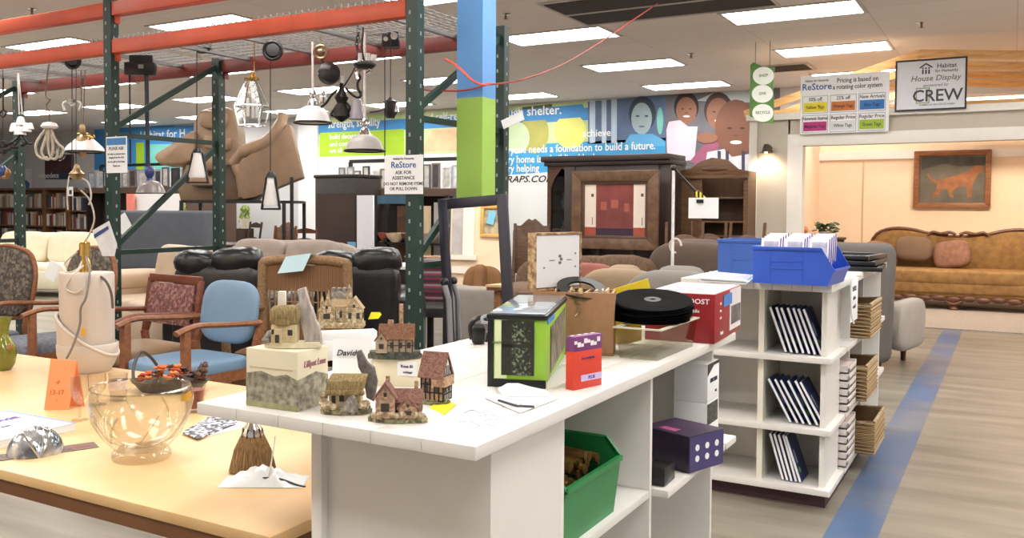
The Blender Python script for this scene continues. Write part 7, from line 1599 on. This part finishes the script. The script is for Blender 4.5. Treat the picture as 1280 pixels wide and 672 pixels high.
for k, (u, c_) in enumerate(((993, (150, 70, 50)), (1003, (196, 120, 90)))):
    q = gy(u, 284, 11.5+.1*k); b = B()
    for j in range(7): a = 2*PI*j/7; b.sph((.03*math.cos(a), .03*math.sin(a), .05), (.04, .04, .05), 10)
    t = thing('ornamental_pumpkin', '%s ornamental pumpkin on a slim stand, beside the model room jamb' % ('dark red' if k == 0 else 'pale orange'), 'pumpkin', (q.x, 11.5+.1*k, q.z-.08))
    obj('body', b, M('pumpkin %d' % k, c_, .5), t); obj('stalk', B().cyl((0, 0, .09), (.01, 0, .125), .008), OAK, t); obj('stand', B().cyl((0, 0, -(q.z-.08)), (0, 0, .01), .012).lathe([(0, -(q.z-.08)), (.09, -(q.z-.08)), (.09, -(q.z-.08)+.015), (0, -(q.z-.08)+.02)], n=18), DARKWOOD, t)
# grey armchair beyond the back counter
t = thing('armchair', 'grey upholstered armchair with pale arm, right behind the back counter', 'chair', (-1.14, 8.3, 0), 170)
GD = M('dark grey cloth', (104, 98, 94), .9, var=.05); GL = M('pale grey cloth', (172, 162, 152), .9, var=.05)
obj('back', B().box((0, .36, .55), (.80, .24, .96), (5, 0, 0), .08, 4), GD, t); obj('seat', B().puff((0, -.1, .36), (.66, .7, .3), .3), GL, t)
for s in (-1, 1): obj('arm', B().puff((s*.38, -.16, .34), (.14, .72, .42), .45), GL, t)
for a in (-1, 1):
    for c in (-1, 1): obj('leg', B().cyl((a*.3, c*.34, 0), (a*.3, c*.34, .2), .02, .03, 10), M('dark red wood leg', (70, 34, 34), .4), t)
# ---- signs over the opening
sy = HY-.09
a, c = gy(1001, 96, sy), gy(1110.5, 164, sy); w, h = c.x-a.x, a.z-c.z
t = thing('sign', 'white pricing sign with six coloured tag squares, left above the model room opening', 'sign', (a.x, sy, c.z), 0)
obj('board', B().boxx(0, w, 0, .02, 0, h, .003), PAPER, t)
tiles = [((.04, .36), (.38, .52), (224, 206, 40), 'Yellow Tags', '50% off'), ((.36, .62), (.38, .52), (196, 110, 44), 'Orange Tags', '25% off'), ((.68, .96), (.40, .55), (40, 116, 190), 'Blue Tags', 'New Arrivals'), ((.04, .3), (.04, .18), (178, 44, 118), 'Magenta Tags', 'Newest Items'), ((.36, .62), (.06, .18), (214, 216, 218), 'White Tags', 'Regular Price'), ((.68, .96), (.07, .20), (156, 182, 48), 'Green Tags', 'Regular Price')]
for k, ((xa_, xb_), (za_, zb_), c_, n1, n2) in enumerate(tiles):
    xa_ = [.04, .36, .68][k % 3]; xb_ = xa_+.27; hi = k < 3
    za_, zb_ = (.38, .54) if hi else (.05, .21)
    obj('tag_square', B().boxx(w*xa_, w*xb_, -.003, 0, h*za_, h*zb_), M('tag colour %d' % k, c_, .6, var=0), t)
    o = lettering([(n1, w*(xa_+.135), h*(za_+.055), h*.055, 'CENTER', .8)], INK, t, y=-.0045, name='tag_name'); lettering([(n2, w*(xa_+.135), h*(zb_+.03), h*.06, 'CENTER', .85)], INK, t, y=-.002, name='tag_heading')
    obj('tile_outline', ring4(w*(xa_-.015), w*(xb_+.015), h*(za_-.03), h*(zb_+.115), .008, -.0018, 0, 0), M('pale outline', (176, 178, 186), .7), t)
lettering([('ReStore', w*.19, h*.76, h*.11, 'CENTER', .95)], BLUEINK, t, y=-.002, name='heading'); lettering([('Habitat for Humanity', w*.19, h*.90, h*.035, 'CENTER', .9), ('Pricing is based on', w*.65, h*.86, h*.075, 'CENTER', .82), ('a rotating color system', w*.65, h*.75, h*.075, 'CENTER', .78)], INK, t, y=-.002, name='heading_text')
a, c = gy(1121.5, 78, sy), gy(1206, 134, sy); w, h = c.x-a.x, a.z-c.z
t = thing('sign', 'white house display sign in a dark edge, under the roof trusses at the right', 'sign', (a.x, sy, c.z), 0)
obj('board', B().boxx(0, w, 0, .02, 0, h), M('silver white board', (222, 222, 230), .5, var=.02), t); obj('edge', ring4(-.015, w+.015, -.015, h+.015, .018, -.006, .022, 0), M('dark sign edge', (44, 40, 44), .5), t)
DGR = M('sign charcoal', (70, 72, 72), .6, var=0)
lettering([('Habitat', w*.73, h*.83, h*.09, 'CENTER', .95), ('for Humanity', w*.73, h*.745, h*.06, 'CENTER', .9), ('CREW', w*.60, h*.16, h*.24, 'CENTER', .95)], DGR, t, y=-.002, name='bold_lettering')
lettering([('House Display', w*.57, h*.58, h*.11, 'CENTER', 1.0, .2), ('sponsored by', w*.57, h*.46, h*.06, 'CENTER', 1.0, .2), ('COMMERCIAL REAL ESTATE WOMEN', w*.6, h*.07, h*.035, 'CENTER', .8)], M('sign grey', (120, 116, 116), .6, var=0), t, y=-.002)
obj('green_square', ring4(w*.29, w*.49, h*.12, h*.44, h*.018, -.002, 0, 0), M('emblem green', (120, 150, 90), .6, var=0), t)
em = B().prism([(w*.33, -.002, h*.86), (w*.43, -.002, h*.95), (w*.53, -.002, h*.86), (w*.515, -.002, h*.84), (w*.43, -.002, h*.915), (w*.345, -.002, h*.84)], (0, .002, 0))
for k in range(3): em.lathe([(0, -.002), (w*.014, -.002), (w*.014, 0), (0, 0)], (w*(.385+.045*k), -.002, h*.84), 10, rot=(90, 0, 0)).boxx(w*(.373+.045*k), w*(.397+.045*k), -.002, 0, h*.72, h*.81)
obj('emblem', em, DGR, t)
# hanging green oval sign
gy_ = 10.4; a, c = gy(938, 81, gy_), gy(967, 154, gy_); w, h = c.x-a.x, a.z-c.z
t = thing('hanging_sign', 'green hanging sign with three white ovals, left of the pricing sign', 'sign', (a.x, gy_, c.z), 0)
pts = [(0, h*.14), (w*.5, h*.02), (w*.98, 0), (w, h*.3), (w*.95, h*.6), (w, h*.93), (w*.5, h*.96), (w*.12, h*1.04), (0, h)]
obj('board', B().prism([(x, 0, z) for x, z in pts], (0, .015, 0)), M('sign green', (96, 146, 66), .5, rgb2=(66, 110, 50), vs_=6), t)
for k, (x, z, sl) in enumerate(((.55, .80, -12), (.52, .50, -10), (.55, .18, -10))):
    obj('oval', B().lathe([(0, 0), (w*.44, 0), (w*.44, .004), (0, .004)], (w*x, -.001, h*z), 28, rot=(90, -sl, 0), sy=.62*h*.24/(w*.44)/.62*.62), M('oval white', (236, 240, 232), .5, var=.01), t)
    lettering([(('SHOP', 'GIVE', 'RECYCLE')[k], w*x, h*(z-.015), h*.045, 'CENTER', .9)], M('dark green ink', (60, 100, 50), .6), t, y=-.006)
obj('wire', B().cyl((w*.2, .005, h), (w*.2, .005, CEIL-c.z), .003).cyl((w*.8, .005, h*.95), (w*.8, .005, CEIL-c.z), .003), BLACK, t)
# ================================================================ DINING SETS FAR BEHIND THE RECLINER STAND
DKC = wood('dark chair wood', (66, 44, 34), (44, 28, 22))
dining_chair('dark ladder-back chair right of the slate grey settee', (*floor_at(217, 10.4), 0), 0, DKC, 'ladder', hb=1.12)
dining_chair('dark rail-back chair behind the taupe sofa, left of the stand', (*floor_at(250, 10.5), 0), 20, DKC, 'rail', hb=1.02, arms=True)
dining_chair('dark ladder-back chair behind the display stand, at its left leg', (*floor_at(300, 10.3), 0), -20, DKC, 'ladder', hb=1.06)
dining_chair('brown spindle armchair framed by the display stand legs', (*floor_at(341, 9.8), 0), 0, wood('honey brown chair', (122, 82, 52), (90, 56, 36)), 'carved', hb=1.02, arms=True)
dining_chair('mahogany chair right of the spindle armchair, behind the stand', (*floor_at(372, 10.5), 0), 15, MAHOG, 'ladder', hb=.98)
q = floor_at(262, 9.6)
t = thing('dining_table', 'dark dining table strewn with small things, behind the taupe sofa', 'table', (q[0], 9.6, 0), 10)
obj('top', B().box((0, 0, .74), (1.3, .8, .035), None, .01), DKC, t); obj('apron', B().box((0, 0, .68), (1.15, .65, .08)), DKC, t)
for a in (-1, 1):
    for c in (-1, 1): obj('leg', B().cyl((a*.58, c*.34, 0), (a*.58, c*.34, .7), .03, .04, 10), DKC, t)
for u, lab, c_ in ((232, 'white china plate propped on the dark dining table, left one', (214, 208, 196)), (246, 'white china plate propped on the dark dining table, right one', (226, 222, 214))):
    q = gy(u, 290, 9.5); tag(obj('plate', B().lathe([(0, 0), (.08, 0), (.13, .015), (.128, .018), (.08, .006), (0, .006)], (0, 0, .13), 28, rot=(75, 0, 0)), M('china', c_, .3, var=.02), loc=(q.x, 9.5, .76)), lab, 'plate')
for u, y, lab, top in ((229, 11.0, 'trailing yellow green plant on a tall plinth under the recliner base', 255), (306, 10.9, 'pale trailing plant on a tall plinth, left behind the stand', 258)):
    q = gy(u, top, y); t = thing('potted_plant', lab, 'plant', (q.x, y, 0)); rr = random.Random(u); lf = B()
    for k in range(40): a = rr.uniform(0, 2*PI); z = q.z-rr.uniform(0, .34); lf.sph((.1*rr.random()*math.cos(a), .1*math.sin(a)*rr.random(), z), (.05, .02, .02), 6, (0, 60, math.degrees(a)))
    obj('foliage', lf, M('yellow green leaf', (164, 176, 96), .7, rgb2=(110, 130, 60), vs_=20), t); obj('plinth', B().boxx(-.1, .1, -.1, .1, 0, q.z-.36), DKC, t); obj('pot', B().lathe([(0, q.z-.36), (.07, q.z-.36), (.09, q.z-.2), (0, q.z-.2)], n=18), M('pale pot', (206, 196, 180), .5), t)
x0, x1 = gy(228, 250, 12.7).x, gy(272, 250, 12.7).x
t = thing('wardrobe', 'dark brown wardrobe far behind the recliner, beside the frame shelf', 'wardrobe', (x0, 12.7, 0)); zt = gy(265, 240, 12.7).z
obj('body', B().boxx(0, x1-x0, 0, .5, 0, zt), M('brown wardrobe', (84, 62, 50), .6, var=.15, vs_=2), t)
for s in (0, 1): obj('door', B().boxx((x1-x0)*(.04+.48*s), (x1-x0)*(.48+.48*s), -.02, 0, .1, zt-.08, .006), M('brown wardrobe', (84, 62, 50), .6), t)
